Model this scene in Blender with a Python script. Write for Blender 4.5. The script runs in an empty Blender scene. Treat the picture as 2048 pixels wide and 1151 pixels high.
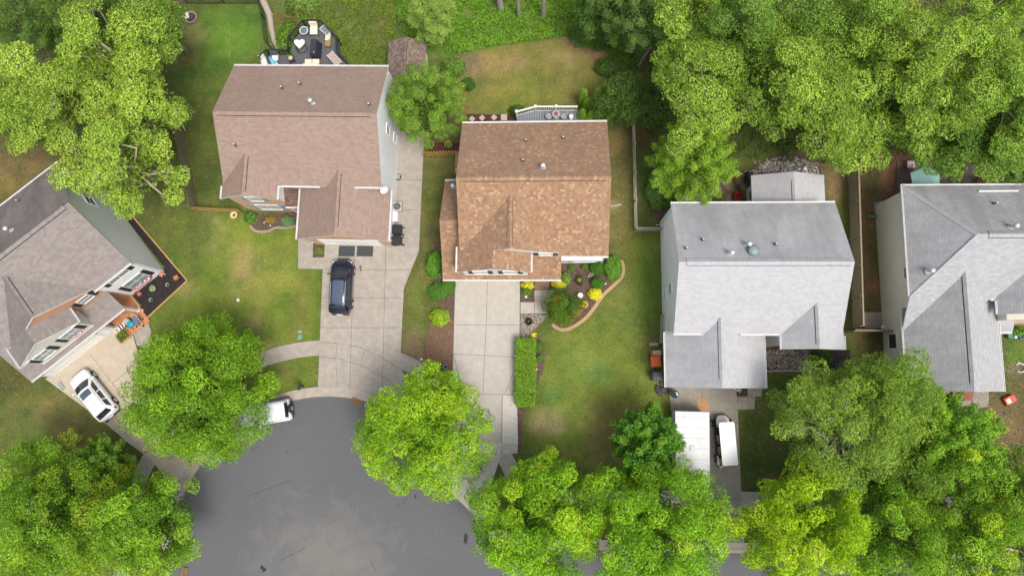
import bpy, math, random
import numpy as np
from mathutils import Matrix, Vector
R = math.radians
random.seed(7)
rng = np.random.default_rng(11)
S = bpy.context.scene
# ------------------------------------------------------------------ camera
CAMH, FOC = 58.0, 1365.0            # drone height in metres, focal length in pixels of the 2048 px photograph
_d = np.array([71., -175., -FOC]); _d /= np.linalg.norm(_d)
_Z = -_d
_Y = np.array([86., 10575., -FOC]); _Y -= _Z * _Y.dot(_Z); _Y /= np.linalg.norm(_Y)
_X = np.cross(_Y, _Z)
CM = np.array([_X, _Y, _Z])
cam_d = bpy.data.cameras.new('camera'); cam = bpy.data.objects.new('camera', cam_d)
S.collection.objects.link(cam); S.camera = cam
cam_d.sensor_width = 36; cam_d.lens = FOC / 2048 * 36
cam_d.clip_start = 0.5; cam_d.clip_end = 2000
cam.matrix_world = Matrix.Translation((0, 0, CAMH)) @ Matrix(CM.tolist()).to_4x4()
# ------------------------------------------------------------------ light
SUN_EL, SUN_AZ = R(65), R(135)      # azimuth clockwise from +Y
S.world = bpy.data.worlds.new('World'); S.world.use_nodes = True
wt = S.world.node_tree
bg = wt.nodes['Background']
sky = wt.nodes.new('ShaderNodeTexSky'); sky.sky_type = 'NISHITA'; sky.sun_disc = False
sky.sun_elevation = SUN_EL; sky.sun_rotation = SUN_AZ
sky.air_density = 0.9; sky.dust_density = 4.0; sky.ozone_density = 0.6
hs = wt.nodes.new('ShaderNodeHueSaturation'); hs.inputs['Saturation'].default_value = .55      # thin cloud greys the blue
wt.links.new(sky.outputs[0], hs.inputs['Color']); wt.links.new(hs.outputs[0], bg.inputs[0]); bg.inputs[1].default_value = 0.125
sl = bpy.data.lights.new('sun', 'SUN'); sl.energy = 1.35; sl.angle = R(18); sl.color = (1.0, 0.95, 0.87)
so = bpy.data.objects.new('sun', sl); S.collection.objects.link(so)
sd = Vector((math.sin(SUN_AZ) * math.cos(SUN_EL), math.cos(SUN_AZ) * math.cos(SUN_EL), math.sin(SUN_EL)))
so.rotation_euler = (-sd).to_track_quat('-Z', 'Y').to_euler(); so.location = sd * 100
S.view_settings.view_transform = 'Standard'; S.view_settings.look = 'None'
S.view_settings.gamma = 1; S.view_settings.exposure = 0.98
S.render.engine = 'CYCLES'
S.cycles.max_bounces = 6; S.cycles.transparent_max_bounces = 4
# ------------------------------------------------------------------ helpers
def g(px, py, h=0.0):
    """world x, y of the point at height h seen at pixel (px, py) of the photograph"""
    v = CM @ np.array([px - 1024, 575.5 - py, -FOC]); t = (h - CAMH) / v[2]
    return float(v[0] * t), float(v[1] * t)
def gl(pts, h=0.0): return [g(p[0], p[1], h) for p in pts]
class MB:
    def __init__(s): s.v = []; s.f = []; s.m = []; s.uv = []
    def face(s, idx, m=0, uv=None):
        s.f.append(tuple(idx)); s.m.append(m); s.uv.append(uv)
    def poly(s, pts, m=0, uv=None):
        b = len(s.v); s.v += [tuple(p) for p in pts]; s.face(range(b, b + len(pts)), m, uv)
    def hexa(s, p, m=0):          # 8 points: bottom ring then top ring (both counter-clockwise from above)
        b = len(s.v); s.v += [tuple(q) for q in p]
        for f in ((3, 2, 1, 0), (4, 5, 6, 7), (0, 1, 5, 4), (1, 2, 6, 5), (2, 3, 7, 6), (3, 0, 4, 7)):
            s.face([b + i for i in f], m)
    def box(s, x0, x1, y0, y1, z0, z1, m=0):
        s.hexa([(x0, y0, z0), (x1, y0, z0), (x1, y1, z0), (x0, y1, z0), (x0, y0, z1), (x1, y0, z1), (x1, y1, z1), (x0, y1, z1)], m)
    def obox(s, c, ang, lx, ly, z0, z1, m=0):      # box with centre c, turned by ang
        ca, sa = math.cos(ang), math.sin(ang); q = []
        for z in (z0, z1):
            for x, y in ((-lx, -ly), (lx, -ly), (lx, ly), (-lx, ly)):
                x *= .5; y *= .5
                q.append((c[0] + x * ca - y * sa, c[1] + x * sa + y * ca, z))
        s.hexa(q, m)
    def prism(s, pts, z0, z1, m=0, mt=None):
        n = len(pts); b = len(s.v)
        a = sum(pts[i][0] * pts[(i + 1) % n][1] - pts[(i + 1) % n][0] * pts[i][1] for i in range(n))
        if a < 0: pts = pts[::-1]
        s.v += [(p[0], p[1], z0) for p in pts] + [(p[0], p[1], z1) for p in pts]
        s.face([b + n + i for i in range(n)], m if mt is None else mt)
        s.face([b + n - 1 - i for i in range(n)], m)
        for i in range(n):
            j = (i + 1) % n; s.face([b + i, b + j, b + n + j, b + n + i], m)
    def sheet(s, pts, z, m=0):
        n = len(pts)
        a = sum(pts[i][0] * pts[(i + 1) % n][1] - pts[(i + 1) % n][0] * pts[i][1] for i in range(n))
        if a < 0: pts = pts[::-1]
        s.poly([(p[0], p[1], z) for p in pts], m)
    def tube(s, pts, rad, n=6, m=0, cap=True):
        pts = [Vector(p) for p in pts]; rings = []
        for i, p in enumerate(pts):
            d = (pts[min(i + 1, len(pts) - 1)] - pts[max(i - 1, 0)])
            if d.length < 1e-6: d = Vector((0, 0, 1))
            d.normalize()
            u = d.cross(Vector((0, 0, 1)) if abs(d.z) < .9 else Vector((1, 0, 0))).normalized(); w = d.cross(u)
            r = rad[i] if isinstance(rad, (list, tuple)) else rad
            b = len(s.v)
            for k in range(n):
                t = 2 * math.pi * k / n; s.v.append(tuple(p + (u * math.cos(t) + w * math.sin(t)) * r))
            rings.append(b)
        for a, b in zip(rings, rings[1:]):
            for k in range(n):
                k2 = (k + 1) % n; s.face([a + k, b + k, b + k2, a + k2], m)
        if cap:
            s.face([rings[0] + k for k in range(n)], m); s.face([rings[-1] + n - 1 - k for k in range(n)], m)
    def lathe(s, c, prof, n=16, m=0, sx=1, sy=1, ang=0):   # prof: (radius, z)
        b = len(s.v); ca, sa = math.cos(ang), math.sin(ang)
        for r, z in prof:
            for k in range(n):
                t = 2 * math.pi * k / n; x, y = r * math.cos(t) * sx, r * math.sin(t) * sy
                s.v.append((c[0] + x * ca - y * sa, c[1] + x * sa + y * ca, c[2] + z))
        for i in range(len(prof) - 1):
            for k in range(n):
                k2 = (k + 1) % n; s.face([b + i * n + k, b + i * n + k2, b + (i + 1) * n + k2, b + (i + 1) * n + k], m)
        s.face([b + n - 1 - k for k in range(n)], m); s.face([b + (len(prof) - 1) * n + k for k in range(n)], m)
    def build(s, name, mats, parent=None, smooth=False, bevel=0, subsurf=0):
        me = bpy.data.meshes.new(name); me.from_pydata(s.v, [], s.f)
        if not isinstance(mats, (list, tuple)): mats = [mats]
        for m in mats: me.materials.append(m)
        me.polygons.foreach_set('material_index', s.m)
        if any(u is not None for u in s.uv):
            ul = me.uv_layers.new(name='UVMap'); arr = []
            for f, u in zip(s.f, s.uv):
                arr += [c for q in (u or [(0, 0)] * len(f)) for c in q]
            ul.data.foreach_set('uv', arr)
        if smooth: me.polygons.foreach_set('use_smooth', [True] * len(s.f))
        me.update()
        o = bpy.data.objects.new(name, me); S.collection.objects.link(o)
        if parent is not None: o.parent = parent
        if bevel:
            b = o.modifiers.new('bevel', 'BEVEL'); b.width = bevel; b.segments = 2; b.limit_method = 'ANGLE'
        if subsurf:
            b = o.modifiers.new('sub', 'SUBSURF'); b.levels = subsurf; b.render_levels = subsurf
        return o
class Parts:
    """several like pieces, each built as a part of its own"""
    def __init__(s): s.l = []
    def new(s): s.l.append(MB()); return s.l[-1]
    def box(s, *a): s.new().box(*a)
    def build(s, name, mat, parent): return [m.build(name, mat, parent) for m in s.l]
def empty(name, loc=(0, 0, 0), rz=0.0):
    o = bpy.data.objects.new(name, None); S.collection.objects.link(o)
    o.location = loc; o.rotation_euler = (0, 0, rz); o.empty_display_size = .3
    return o
def tag(o, label, cat, group=None, kind=None):
    o['label'] = label; o['category'] = cat
    if group: o['group'] = group
    if kind: o['kind'] = kind
    return o
def struct(o): o['kind'] = 'structure'; return o
def copy_tree(o, parent=None):
    c = o.copy(); S.collection.objects.link(c)
    if parent is not None: c.parent = parent
    for ch in [q for q in bpy.data.objects if q.parent == o]: copy_tree(ch, c)
    return c
# ------------------------------------------------------------------ materials
class NT:
    def __init__(s, name):
        s.mat = bpy.data.materials.new(name); s.mat.use_nodes = True; s.t = s.mat.node_tree
        s.b = s.t.nodes['Principled BSDF']; s.out = s.t.nodes['Material Output']
    def n(s, typ, ins=None, **kw):
        x = s.t.nodes.new(typ)
        for k, v in kw.items(): setattr(x, k, v)
        for k, v in (ins or {}).items(): s.set(x.inputs[k], v)
        return x
    def set(s, sock, v):
        if isinstance(v, bpy.types.NodeSocket): s.t.links.new(v, sock)
        elif isinstance(v, bpy.types.Node): s.t.links.new(v.outputs[0], sock)
        else: sock.default_value = v
    def math(s, op, a, b=0.0, c=None):
        x = s.n('ShaderNodeMath', operation=op); s.set(x.inputs[0], a); s.set(x.inputs[1], b)
        if c is not None: s.set(x.inputs[2], c)
        return x.outputs[0]
    def mix(s, f, a, b, blend='MIX'):
        x = s.n('ShaderNodeMix', data_type='RGBA', blend_type=blend)
        s.set(x.inputs[0], f); s.set(x.inputs[6], a); s.set(x.inputs[7], b); return x.outputs[2]
    def ramp(s, f, stops, interp='LINEAR'):
        x = s.n('ShaderNodeValToRGB'); s.set(x.inputs[0], f); cr = x.color_ramp; cr.interpolation = interp
        while len(cr.elements) < len(stops): cr.elements.new(.5)
        for e, (p, c) in zip(cr.elements, stops):
            e.position = p; e.color = c if len(c) == 4 else (*c, 1)
        return x.outputs[0]
    def obj(s): return s.n('ShaderNodeTexCoord').outputs['Object']
    def noise(s, scale, detail=3, rough=.55, vec=None, dist=0.0):
        x = s.n('ShaderNodeTexNoise', {'Scale': scale, 'Detail': detail, 'Roughness': rough, 'Distortion': dist})
        s.set(x.inputs['Vector'], vec if vec is not None else s.obj()); return x.outputs[0]
    def map(s, vec, scale=(1, 1, 1), rot=(0, 0, 0)):
        x = s.n('ShaderNodeMapping'); s.set(x.inputs[0], vec); x.inputs['Scale'].default_value = scale; x.inputs['Rotation'].default_value = rot
        return x.outputs[0]
    def bump(s, h, strength=.3, dist=.02):
        x = s.n('ShaderNodeBump', {'Strength': strength, 'Distance': dist}); s.set(x.inputs['Height'], h)
        s.t.links.new(x.outputs[0], s.b.inputs['Normal'])
    def base(s, col, rough=.7, spec=.3, metal=0.0):
        s.set(s.b.inputs['Base Color'], col if not (isinstance(col, tuple) and len(col) == 3) else (*col, 1))
        s.set(s.b.inputs['Roughness'], rough); s.b.inputs['Specular IOR Level'].default_value = spec; s.b.inputs['Metallic'].default_value = metal
        return s.mat
def c4(c): return (c[0], c[1], c[2], 1)
def sc(c, k): return (c[0] * k, c[1] * k, c[2] * k, 1)
_pc = {}
def plain(col, rough=.6, spec=.35, metal=0.0, var=.12, nscale=3.0, name='paint'):
    key = (col, rough, spec, metal, var, nscale)
    if key in _pc: return _pc[key]
    t = NT(name); n = t.noise(nscale, 4)
    c = t.mix(t.math('MULTIPLY', n, 1.0), sc(col, 1 - var), sc(col, 1 + var))
    _pc[key] = t.base(c, rough, spec, metal); return _pc[key]
def shingle(name, stops, stain_shade=None, stain_shade_amt=.5, course=.17, tab=.30, line=.72, yellow=None):
    t = NT(name)
    uv = t.n('ShaderNodeUVMap', uv_map='UVMap').outputs[0]
    sp = t.n('ShaderNodeSeparateXYZ', {0: uv})
    v = t.math('DIVIDE', sp.outputs[1], course); row = t.math('FLOOR', v); fv = t.math('FRACT', v)
    off = t.math('FRACT', t.math('MULTIPLY', row, .381))
    u = t.math('ADD', t.math('DIVIDE', sp.outputs[0], tab), off); colm = t.math('FLOOR', u); fu = t.math('FRACT', u)
    cv = t.n('ShaderNodeCombineXYZ', {0: colm, 1: row}).outputs[0]
    wn = t.n('ShaderNodeTexWhiteNoise', noise_dimensions='2D'); t.set(wn.inputs['Vector'], cv)
    c = t.ramp(wn.outputs[0], stops)
    big = t.noise(.55, 4, .6)
    c = t.mix(t.math('MULTIPLY', big, .35), c, sc(stops[0][1], .8))
    fine = t.noise(9.0, 3, .7)
    c = t.mix(.35, c, t.mix(fine, (.62, .62, .62, 1), (1.3, 1.3, 1.3, 1)), 'MULTIPLY')
    if stain_shade:
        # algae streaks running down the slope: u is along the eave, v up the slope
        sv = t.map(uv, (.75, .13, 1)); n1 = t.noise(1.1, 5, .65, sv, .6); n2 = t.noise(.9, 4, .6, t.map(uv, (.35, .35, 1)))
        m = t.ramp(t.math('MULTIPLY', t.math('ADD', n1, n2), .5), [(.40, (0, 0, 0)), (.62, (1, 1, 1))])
        # north and west slopes darker: algae, with slope shade put into the colour
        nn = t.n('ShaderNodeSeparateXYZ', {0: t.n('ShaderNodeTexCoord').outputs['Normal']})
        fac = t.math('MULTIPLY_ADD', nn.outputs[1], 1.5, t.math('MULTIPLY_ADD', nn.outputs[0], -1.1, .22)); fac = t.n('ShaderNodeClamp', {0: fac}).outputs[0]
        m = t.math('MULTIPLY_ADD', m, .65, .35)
        c = t.mix(t.math('MULTIPLY', t.math('MULTIPLY', m, fac), stain_shade_amt), c, c4(stain_shade))
    edge = t.math('LESS_THAN', fv, .16); gap = t.math('LESS_THAN', fu, .05)
    e = t.math('MAXIMUM', edge, t.math('MULTIPLY', gap, .6))
    c = t.mix(e, c, t.mix(1.0, c, (line, line, line, 1), 'MULTIPLY'))
    t.bump(t.math('ADD', t.math('MULTIPLY', fv, -1.0), t.math('MULTIPLY', wn.outputs[0], .5)), .5, .02)
    return t.base(c, .9, .2)
def siding(name, col, pitch=.12):
    t = NT(name); z = t.n('ShaderNodeSeparateXYZ', {0: t.obj()}).outputs[2]
    f = t.math('FRACT', t.math('DIVIDE', z, pitch)); n = t.noise(.8, 4, .6); n2 = t.noise(6, 3)
    c = t.mix(n, sc(col, .86), sc(col, 1.05)); c = t.mix(t.math('LESS_THAN', f, .10), c, sc(col, .72))
    t.bump(t.math('ADD', f, t.math('MULTIPLY', n2, .1)), .15, .01)
    return t.base(c, .55, .35)
def brick(name, c1, c2, mort):
    t = NT(name); o = t.n('ShaderNodeSeparateXYZ', {0: t.obj()})
    xy = t.math('ADD', o.outputs[0], o.outputs[1]); v = t.n('ShaderNodeCombineXYZ', {0: xy, 1: o.outputs[2]}).outputs[0]
    b = t.n('ShaderNodeTexBrick', {'Vector': v, 'Color1': c4(c1), 'Color2': c4(c2), 'Mortar': c4(mort), 'Scale': 1.0, 'Mortar Size': .008, 'Brick Width': .22, 'Row Height': .075})
    c = t.mix(t.noise(2.0, 4), b.outputs[0], t.mix(1.0, b.outputs[0], (1.25, 1.15, 1.1, 1), 'MULTIPLY'))
    t.bump(b.outputs[1], -.4, .01)
    return t.base(c, .85, .25)
def concrete(name, col, dark=.72, joint=None):
    t = NT(name); o = t.obj()
    n1 = t.noise(.35, 5, .6, o, .3); n2 = t.noise(1.8, 5, .65, o); n3 = t.noise(25, 3, .6, o)
    c = t.mix(n1, sc(col, .84), sc(col, 1.12))
    m = t.ramp(n2, [(.42, (1, 1, 1)), (.62, (0, 0, 0))])
    c = t.mix(t.math('MULTIPLY', m, .55), c, sc((col[0], col[1] * .97, col[2] * .93), dark))
    c = t.mix(.30, c, t.mix(n3, (.6, .6, .6, 1), (1.4, 1.4, 1.4, 1)), 'MULTIPLY')
    t.bump(n3, .25, .01)
    return t.base(c, .85, .25)
def asphalt():
    t = NT('asphalt'); o = t.obj()
    n1 = t.noise(.10, 5, .6, o, .5); n2 = t.noise(.55, 6, .65, o, .8); n3 = t.noise(15, 4, .8, o)
    a = (.098, .099, .104)
    c = t.mix(n1, sc(a, .82), sc(a, 1.16))
    # pale dusty wash near the middle of the turning circle
    cx, cy = g(650, 1120); vm = t.n('ShaderNodeVectorMath', operation='DISTANCE'); t.set(vm.inputs[0], t.map(o, (1, 1.15, 1))); vm.inputs[1].default_value = (cx, cy * 1.15, 0)
    d = t.math('ADD', vm.outputs['Value'], t.math('MULTIPLY', t.math('SUBTRACT', n2, .5), 14.0))
    m = t.ramp(t.math('DIVIDE', d, 9.0), [(.10, (1, 1, 1)), (.75, (0, 0, 0))])
    c = t.mix(t.math('MULTIPLY', m, .42), c, (.20, .185, .155, 1))
    m2 = t.ramp(n2, [(.55, (0, 0, 0)), (.75, (1, 1, 1))]); c = t.mix(t.math('MULTIPLY', m2, .22), c, (.13, .13, .13, 1))
    c = t.mix(.55, c, t.mix(n3, (.45, .45, .45, 1), (1.55, 1.55, 1.55, 1)), 'MULTIPLY')
    t.bump(n3, .5, .01)
    return t.base(c, .88, .25)
def pebbles(name, cols, scale=9.0):
    t = NT(name); v = t.n('ShaderNodeTexVoronoi', {'Scale': scale}); t.set(v.inputs['Vector'], t.obj())
    s = t.n('ShaderNodeSeparateColor', {0: v.outputs['Color']})
    c = t.ramp(s.outputs[0], cols)
    c = t.mix(t.ramp(v.outputs['Distance'], [(.35, (0, 0, 0)), (.62, (1, 1, 1))]), c, sc(cols[0][1], .45))
    t.bump(t.math('SUBTRACT', 1.0, v.outputs['Distance']), .9, .06)
    return t.base(c, .8, .3)
def mulch(name, col, col2, scale=7.0):
    t = NT(name); o = t.obj(); n = t.noise(scale, 6, .75, o); n2 = t.noise(1.2, 4, .6, o)
    c = t.ramp(n, [(.30, sc(col, .45)), (.50, c4(col)), (.72, c4(col2))]); c = t.mix(t.math('MULTIPLY', n2, .5), c, sc(col, .8))
    t.bump(n, .9, .06); return t.base(c, .95, .15)
def wood(name, col, var=.35, rough=.8, ax=(14, 1.2, 14)):
    t = NT(name); n = t.noise(1.0, 5, .65, t.map(t.obj(), ax)); n2 = t.noise(1.1, 3)
    c = t.mix(n, sc(col, 1 - var), sc(col, 1 + var)); c = t.mix(t.math('MULTIPLY', n2, .5), c, sc(col, .75))
    t.bump(n, .4, .01); return t.base(c, rough, .25)
def ground_mat():
    t = NT('lawn'); at = t.n('ShaderNodeAttribute', attribute_name='tint').outputs[0]; o = t.obj()
    n1 = t.noise(.9, 5, .65, o, .4); n2 = t.noise(6.5, 4, .7, o); n3 = t.noise(13, 3, .75, o); n4 = t.noise(2.6, 5, .7, t.map(o, (1, 1, 1), (0, 0, .6)), .5)
    c = t.mix(.9, at, t.mix(n1, (.66, .80, .72, 1), (1.50, 1.25, 1.25, 1)), 'MULTIPLY')
    dry = t.ramp(n4, [(.55, (0, 0, 0)), (.72, (1, 1, 1))])
    c = t.mix(t.math('MULTIPLY', dry, .42), c, (.27, .225, .11, 1))
    c = t.mix(.9, c, t.mix(n2, (.50, .56, .50, 1), (1.62, 1.50, 1.55, 1)), 'MULTIPLY')
    c = t.mix(.75, c, t.mix(n3, (.40, .42, .4, 1), (1.58, 1.56, 1.5, 1)), 'MULTIPLY')
    t.bump(t.math('ADD', n3, t.math('MULTIPLY', n2, .8)), .9, .06)
    return t.base(t.mix(1.0, c, (1.16, 1.18, 1.26, 1), 'MULTIPLY'), .95, .1)
def leaf_mat():
    t = NT('leaves'); at = t.n('ShaderNodeAttribute', attribute_name='leaf_colour').outputs[0]
    t.base(at, .55, .22)
    tr = t.n('ShaderNodeBsdfTranslucent'); t.set(tr.inputs[0], t.mix(1.0, at, (1.35, 1.30, .40, 1), 'MULTIPLY'))
    mx = t.n('ShaderNodeMixShader', {0: .28}); t.t.links.new(t.b.outputs[0], mx.inputs[1]); t.t.links.new(tr.outputs[0], mx.inputs[2])
    t.t.links.new(mx.outputs[0], t.out.inputs[0]); return t.mat
def glass_mat(name='window_glass', col=(.03, .04, .05), rough=.06):
    t = NT(name); n = t.noise(1.3, 3); return t.base(t.mix(n, sc(col, .7), sc(col, 1.5)), rough, .8)
LEAF = leaf_mat(); GLASS = glass_mat(); CARGLASS = glass_mat('tinted_glass', (.016, .02, .026), .04)
PALEGLASS = glass_mat('sky_glass', (.22, .26, .27), .15)
WHITE = plain((.66, .66, .655), .5, .4, var=.05, name='white_trim'); BLACKSH = plain((.025, .025, .032), .6, .3, name='dark_shutter')
GREYM = plain((.30, .31, .32), .45, .5, .3, name='grey_metal'); GALV = plain((.55, .57, .58), .35, .5, .6, name='galvanised_metal')
RUBBER = plain((.022, .022, .024), .8, .3, name='rubber'); BLACK = plain((.02, .021, .024), .45, .4, name='black_plastic')
BARK = wood('bark', (.20, .165, .13), .4, .9, (6, 6, 1.5)); PALEBARK = wood('pale_bark', (.34, .29, .23), .35, .9, (6, 6, 1.5))
# ------------------------------------------------------------------ the ground
GX0, GX1, GY0, GY1, GS = -66., 54., -34., 46., .3
nx, ny = int((GX1 - GX0) / GS) + 1, int((GY1 - GY0) / GS) + 1
xs = np.linspace(GX0, GX1, nx); ys = np.linspace(GY0, GY1, ny); XX, YY = np.meshgrid(xs, ys)
tint = np.zeros((ny, nx, 3)); tint[:] = (.075, .092, .026)
def smooth_noise(cell, seed):
    r = np.random.default_rng(seed); a = r.random((int((GY1 - GY0) / cell) + 3, int((GX1 - GX0) / cell) + 3))
    fx = (XX - GX0) / cell; fy = (YY - GY0) / cell; ix = fx.astype(int); iy = fy.astype(int); u = fx - ix; v = fy - iy
    u = u * u * (3 - 2 * u); v = v * v * (3 - 2 * v)
    return (a[iy, ix] * (1 - u) + a[iy, ix + 1] * u) * (1 - v) + (a[iy + 1, ix] * (1 - u) + a[iy + 1, ix + 1] * u) * v
FINE = smooth_noise(.6, 5) * .5 + smooth_noise(1.5, 6) * .5
WOB = smooth_noise(2.2, 1) * .6 + smooth_noise(.8, 2) * .4
def inside(poly):
    m = np.zeros(XX.shape, bool); n = len(poly)
    for i in range(n):
        x0, y0 = poly[i]; x1, y1 = poly[(i + 1) % n]
        if y0 == y1: continue
        c = ((y0 > YY) != (y1 > YY)) & (XX < (x1 - x0) * (YY - y0) / (y1 - y0) + x0); m ^= c
    return m.astype(float)
def blur(a, k):
    for _ in range(3):
        for ax in (0, 1):
            c = np.cumsum(np.pad(a, [(k + 1, k) if i == ax else (0, 0) for i in (0, 1)], mode='edge'), axis=ax)
            a = (np.take(c, range(2 * k + 1, c.shape[ax]), ax) - np.take(c, range(0, c.shape[ax] - 2 * k - 1), ax)) / (2 * k + 1)
    return a
def paint_poly(pts, col, a=1.0, k=1, wob=0.0):
    global tint
    m = blur(inside(gl(pts)), k)
    if wob: m = np.clip((m + (WOB - .5) * wob - .5) * 3 + .5, 0, 1)
    tint = tint * (1 - a * m[..., None]) + np.array(col) * (a * m[..., None])
def blob(px, py, r, col, a=.8, ry=None):
    global tint
    x, y = g(px, py); d = np.sqrt(((XX - x) / r) ** 2 + ((YY - y) / (ry or r)) ** 2) + (WOB - .5) * 1.1
    m = np.clip(1.25 - d, 0, 1) ; m = m * m * (3 - 2 * m)
    tint = tint * (1 - a * m[..., None]) + np.array(col) * (a * m[..., None])
GR, YG, OL, TAN, DIRT, DKG, SOIL = (.075, .13, .022), (.135, .175, .030), (.125, .125, .034), (.24, .195, .095), (.15, .095, .052), (.050, .075, .018), (.06, .042, .028)
# back lawn behind the mauve roofed house; shade is put into its dark green
paint_poly([(340, 20), (390, 5), (525, 5), (545, 100), (560, 135), (470, 135), (440, 400), (385, 410), (350, 260)], (.058, .098, .018), 1, 2)
blob(470, 75, 3.2, (.075, .16, .02), .9); blob(440, 60, 2.4, (.080, .15, .02), .7); blob(385, 70, 1.6, TAN, .35); blob(372, 110, 1.3, DIRT, .45)
blob(395, 250, 2.0, (.10, .105, .03), .6, 4); blob(400, 340, 2.0, (.085, .095, .028), .6, 3)
# its front lawn
paint_poly([(300, 420), (600, 420), (645, 540), (640, 780), (560, 800), (420, 700), (280, 660)], (.098, .140, .022), 1, 2)
blob(470, 480, 2.6, YG, .8); blob(500, 560, 3.4, (.165, .165, .045), .7); blob(560, 540, 2.2, (.145, .175, .034), .8, 3); blob(420, 470, 1.6, TAN, .25, 3)
blob(620, 590, 1.0, (.09, .14, .02), .8, 4.5); blob(512, 648, .9, TAN, .75); blob(480, 540, 1.4, TAN, .35, 3); blob(600, 620, 1.2, (.17, .13, .05), .4, 3)
blob(385, 500, 1.4, (.06, .085, .02), .8, 4); blob(340, 560, 1.5, (.075, .105, .024), .8, 4); blob(530, 690, 2.4, TAN, .35, .8); blob(570, 740, 2, (.13, .14, .04), .7)
blob(300, 470, 2.2, (.07, .085, .025), .8, 3); blob(370, 580, 1.2, TAN, .35)
# rough wood edge at the top
paint_poly([(560, 0), (1350, -40), (1345, 60), (1270, 140), (1190, 90), (1130, 75), (1000, 90), (920, 110), (850, 100), (780, 130), (660, 135), (570, 100)], (.075, .125, .022), 1, 2, .6)
paint_poly([(560, 0), (790, 0), (800, 60), (770, 130), (690, 130), (660, 60), (590, 90)], (.070, .100, .024), .9, 3, .8)
blob(590, 40, 1.6, (.10, .055, .03), .7); blob(760, 60, 1.6, (.13, .11, .04), .45, 2.4); blob(700, 100, 2.0, (.09, .13, .03), .6); blob(800, 20, 2.2, (.13, .09, .045), .5)
blob(1000, 60, 3.5, (.085, .165, .020), .7, 2); blob(880, 70, 2.4, (.075, .15, .02), .8)
# olive clearing
paint_poly([(920, 110), (1000, 93), (1080, 82), (1140, 70), (1190, 92), (1212, 130), (1195, 240), (925, 250), (915, 170)], (.130, .130, .034), 1, 1, .3)
blob(1000, 125, 3.2, (.20, .150, .070), .6, 1.3); blob(945, 130, 1.5, (.15, .115, .07), .7); blob(1130, 115, 2.2, (.20, .165, .075), .6, 1.2); blob(1040, 190, 3.6, (.115, .140, .028), .8, 2.2)
blob(1165, 80, 1.6, (.24, .15, .11), .8, 1.0); blob(1195, 105, 1.3, (.26, .15, .08), .8); blob(1180, 220, 2, (.125, .10, .042), .6); blob(900, 260, 1.8, (.11, .075, .04), .7, 2.5)
blob(890, 240, 2.0, (.115, .085, .045), .8)
# strips beside the orange roofed house
paint_poly([(848, 280), (930, 280), (912, 480), (905, 560), (905, 800), (800, 740), (808, 575), (842, 500)], (.090, .098, .028), 1, 1)
blob(835, 600, .9, (.095, .13, .025), .9, 3); blob(825, 700, 1.1, (.16, .13, .075), .85, 1.6); blob(870, 400, 1.2, (.07, .09, .02), .7, 2); blob(870, 470, .8, SOIL, .5)
paint_poly([(1215, 250), (1265, 250), (1268, 470), (1230, 520), (1215, 512)], (.110, .105, .036), 1, 1)
blob(1235, 310, .9, (.16, .12, .05), .7, 2); blob(1225, 410, .7, TAN, .6, .5)
# front lawn of the orange roofed house
paint_poly([(1250, 465), (1325, 465), (1332, 775), (1345, 980), (1250, 960), (1040, 905), (1060, 800), (1085, 660), (1160, 650), (1250, 560)], (.108, .145, .026), 1, 2)
blob(1300, 560, 1.2, (.075, .14, .022), .9, 4); blob(1240, 600, 1.6, (.125, .145, .04), .7, 3.4); blob(1160, 740, 2.6, (.115, .17, .034), .7, 3); blob(1200, 760, 1.3, (.06, .14, .035), .55)
blob(1110, 790, 1.2, (.06, .14, .03), .5); blob(1100, 850, 2.2, (.22, .185, .095), .75, 1.3); blob(1200, 820, 1.4, (.20, .165, .08), .6); blob(1250, 840, 1.8, (.165, .12, .06), .65, 2.2)
blob(1210, 880, 2.5, (.16, .135, .055), .6); blob(1300, 700, .9, (.15, .14, .05), .6, 3)
# behind and beside the pale roofed house
paint_poly([(1268, 140), (1400, 200), (1800, 300), (1700, 340), (1720, 660), (1690, 660), (1660, 410), (1640, 330), (1500, 340), (1320, 460), (1268, 460)], (.070, .088, .024), 1, 2)
blob(1280, 250, 1.5, (.085, .055, .032), .8, 3); blob(1290, 340, 1.2, (.05, .10, .02), .8, 2); blob(1500, 300, 2.5, (.060, .09, .02), .8); blob(1620, 310, 2.2, (.17, .115, .06), .75, 1.2)
blob(1672, 360, 1.2, (.175, .12, .065), .8, 2.2); blob(1690, 450, .8, (.06, .08, .02), .8, 3)
paint_poly([(1715, 330), (1830, 290), (1960, 330), (1955, 375), (1790, 400), (1755, 440), (1766, 650), (1726, 650)], (.165, .100, .055), 1, 2, .4)
blob(1745, 360, 1.0, (.06, .085, .022), .7, 2); blob(1745, 500, .6, (.065, .10, .02), .6, 3); blob(1850, 300, 2.5, (.13, .075, .042), .7)
paint_poly([(1690, 660), (1768, 660), (1770, 760), (1690, 760)], (.090, .080, .030), 1, 1); blob(1700, 710, .8, (.06, .09, .02), .7, 1.5)
# lawn to the right of the driveway at the pale roofed house
paint_poly([(1475, 818), (1700, 800), (1700, 1100), (1486, 1100)], (.050, .076, .018), 1, 1); blob(1540, 960, 1.6, (.13, .08, .045), .6, 1.0); blob(1560, 900, 1.2, (.085, .09, .03), .6)
paint_poly([(1525, 745), (1620, 745), (1600, 810), (1525, 800)], (.06, .088, .02), 1, 1)
# right edge
paint_poly([(2020, 640), (2100, 640), (2100, 1151), (1900, 1151), (1880, 800), (2020, 785)], (.095, .080, .036), 1, 2)
blob(2030, 705, 1.2, (.06, .125, .02), .9, 1.6); blob(2035, 740, .9, (.17, .13, .09), .8, .6); blob(2000, 850, 2, (.125, .095, .05), .7); blob(1960, 830, .9, (.06, .05, .045), .7)
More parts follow.
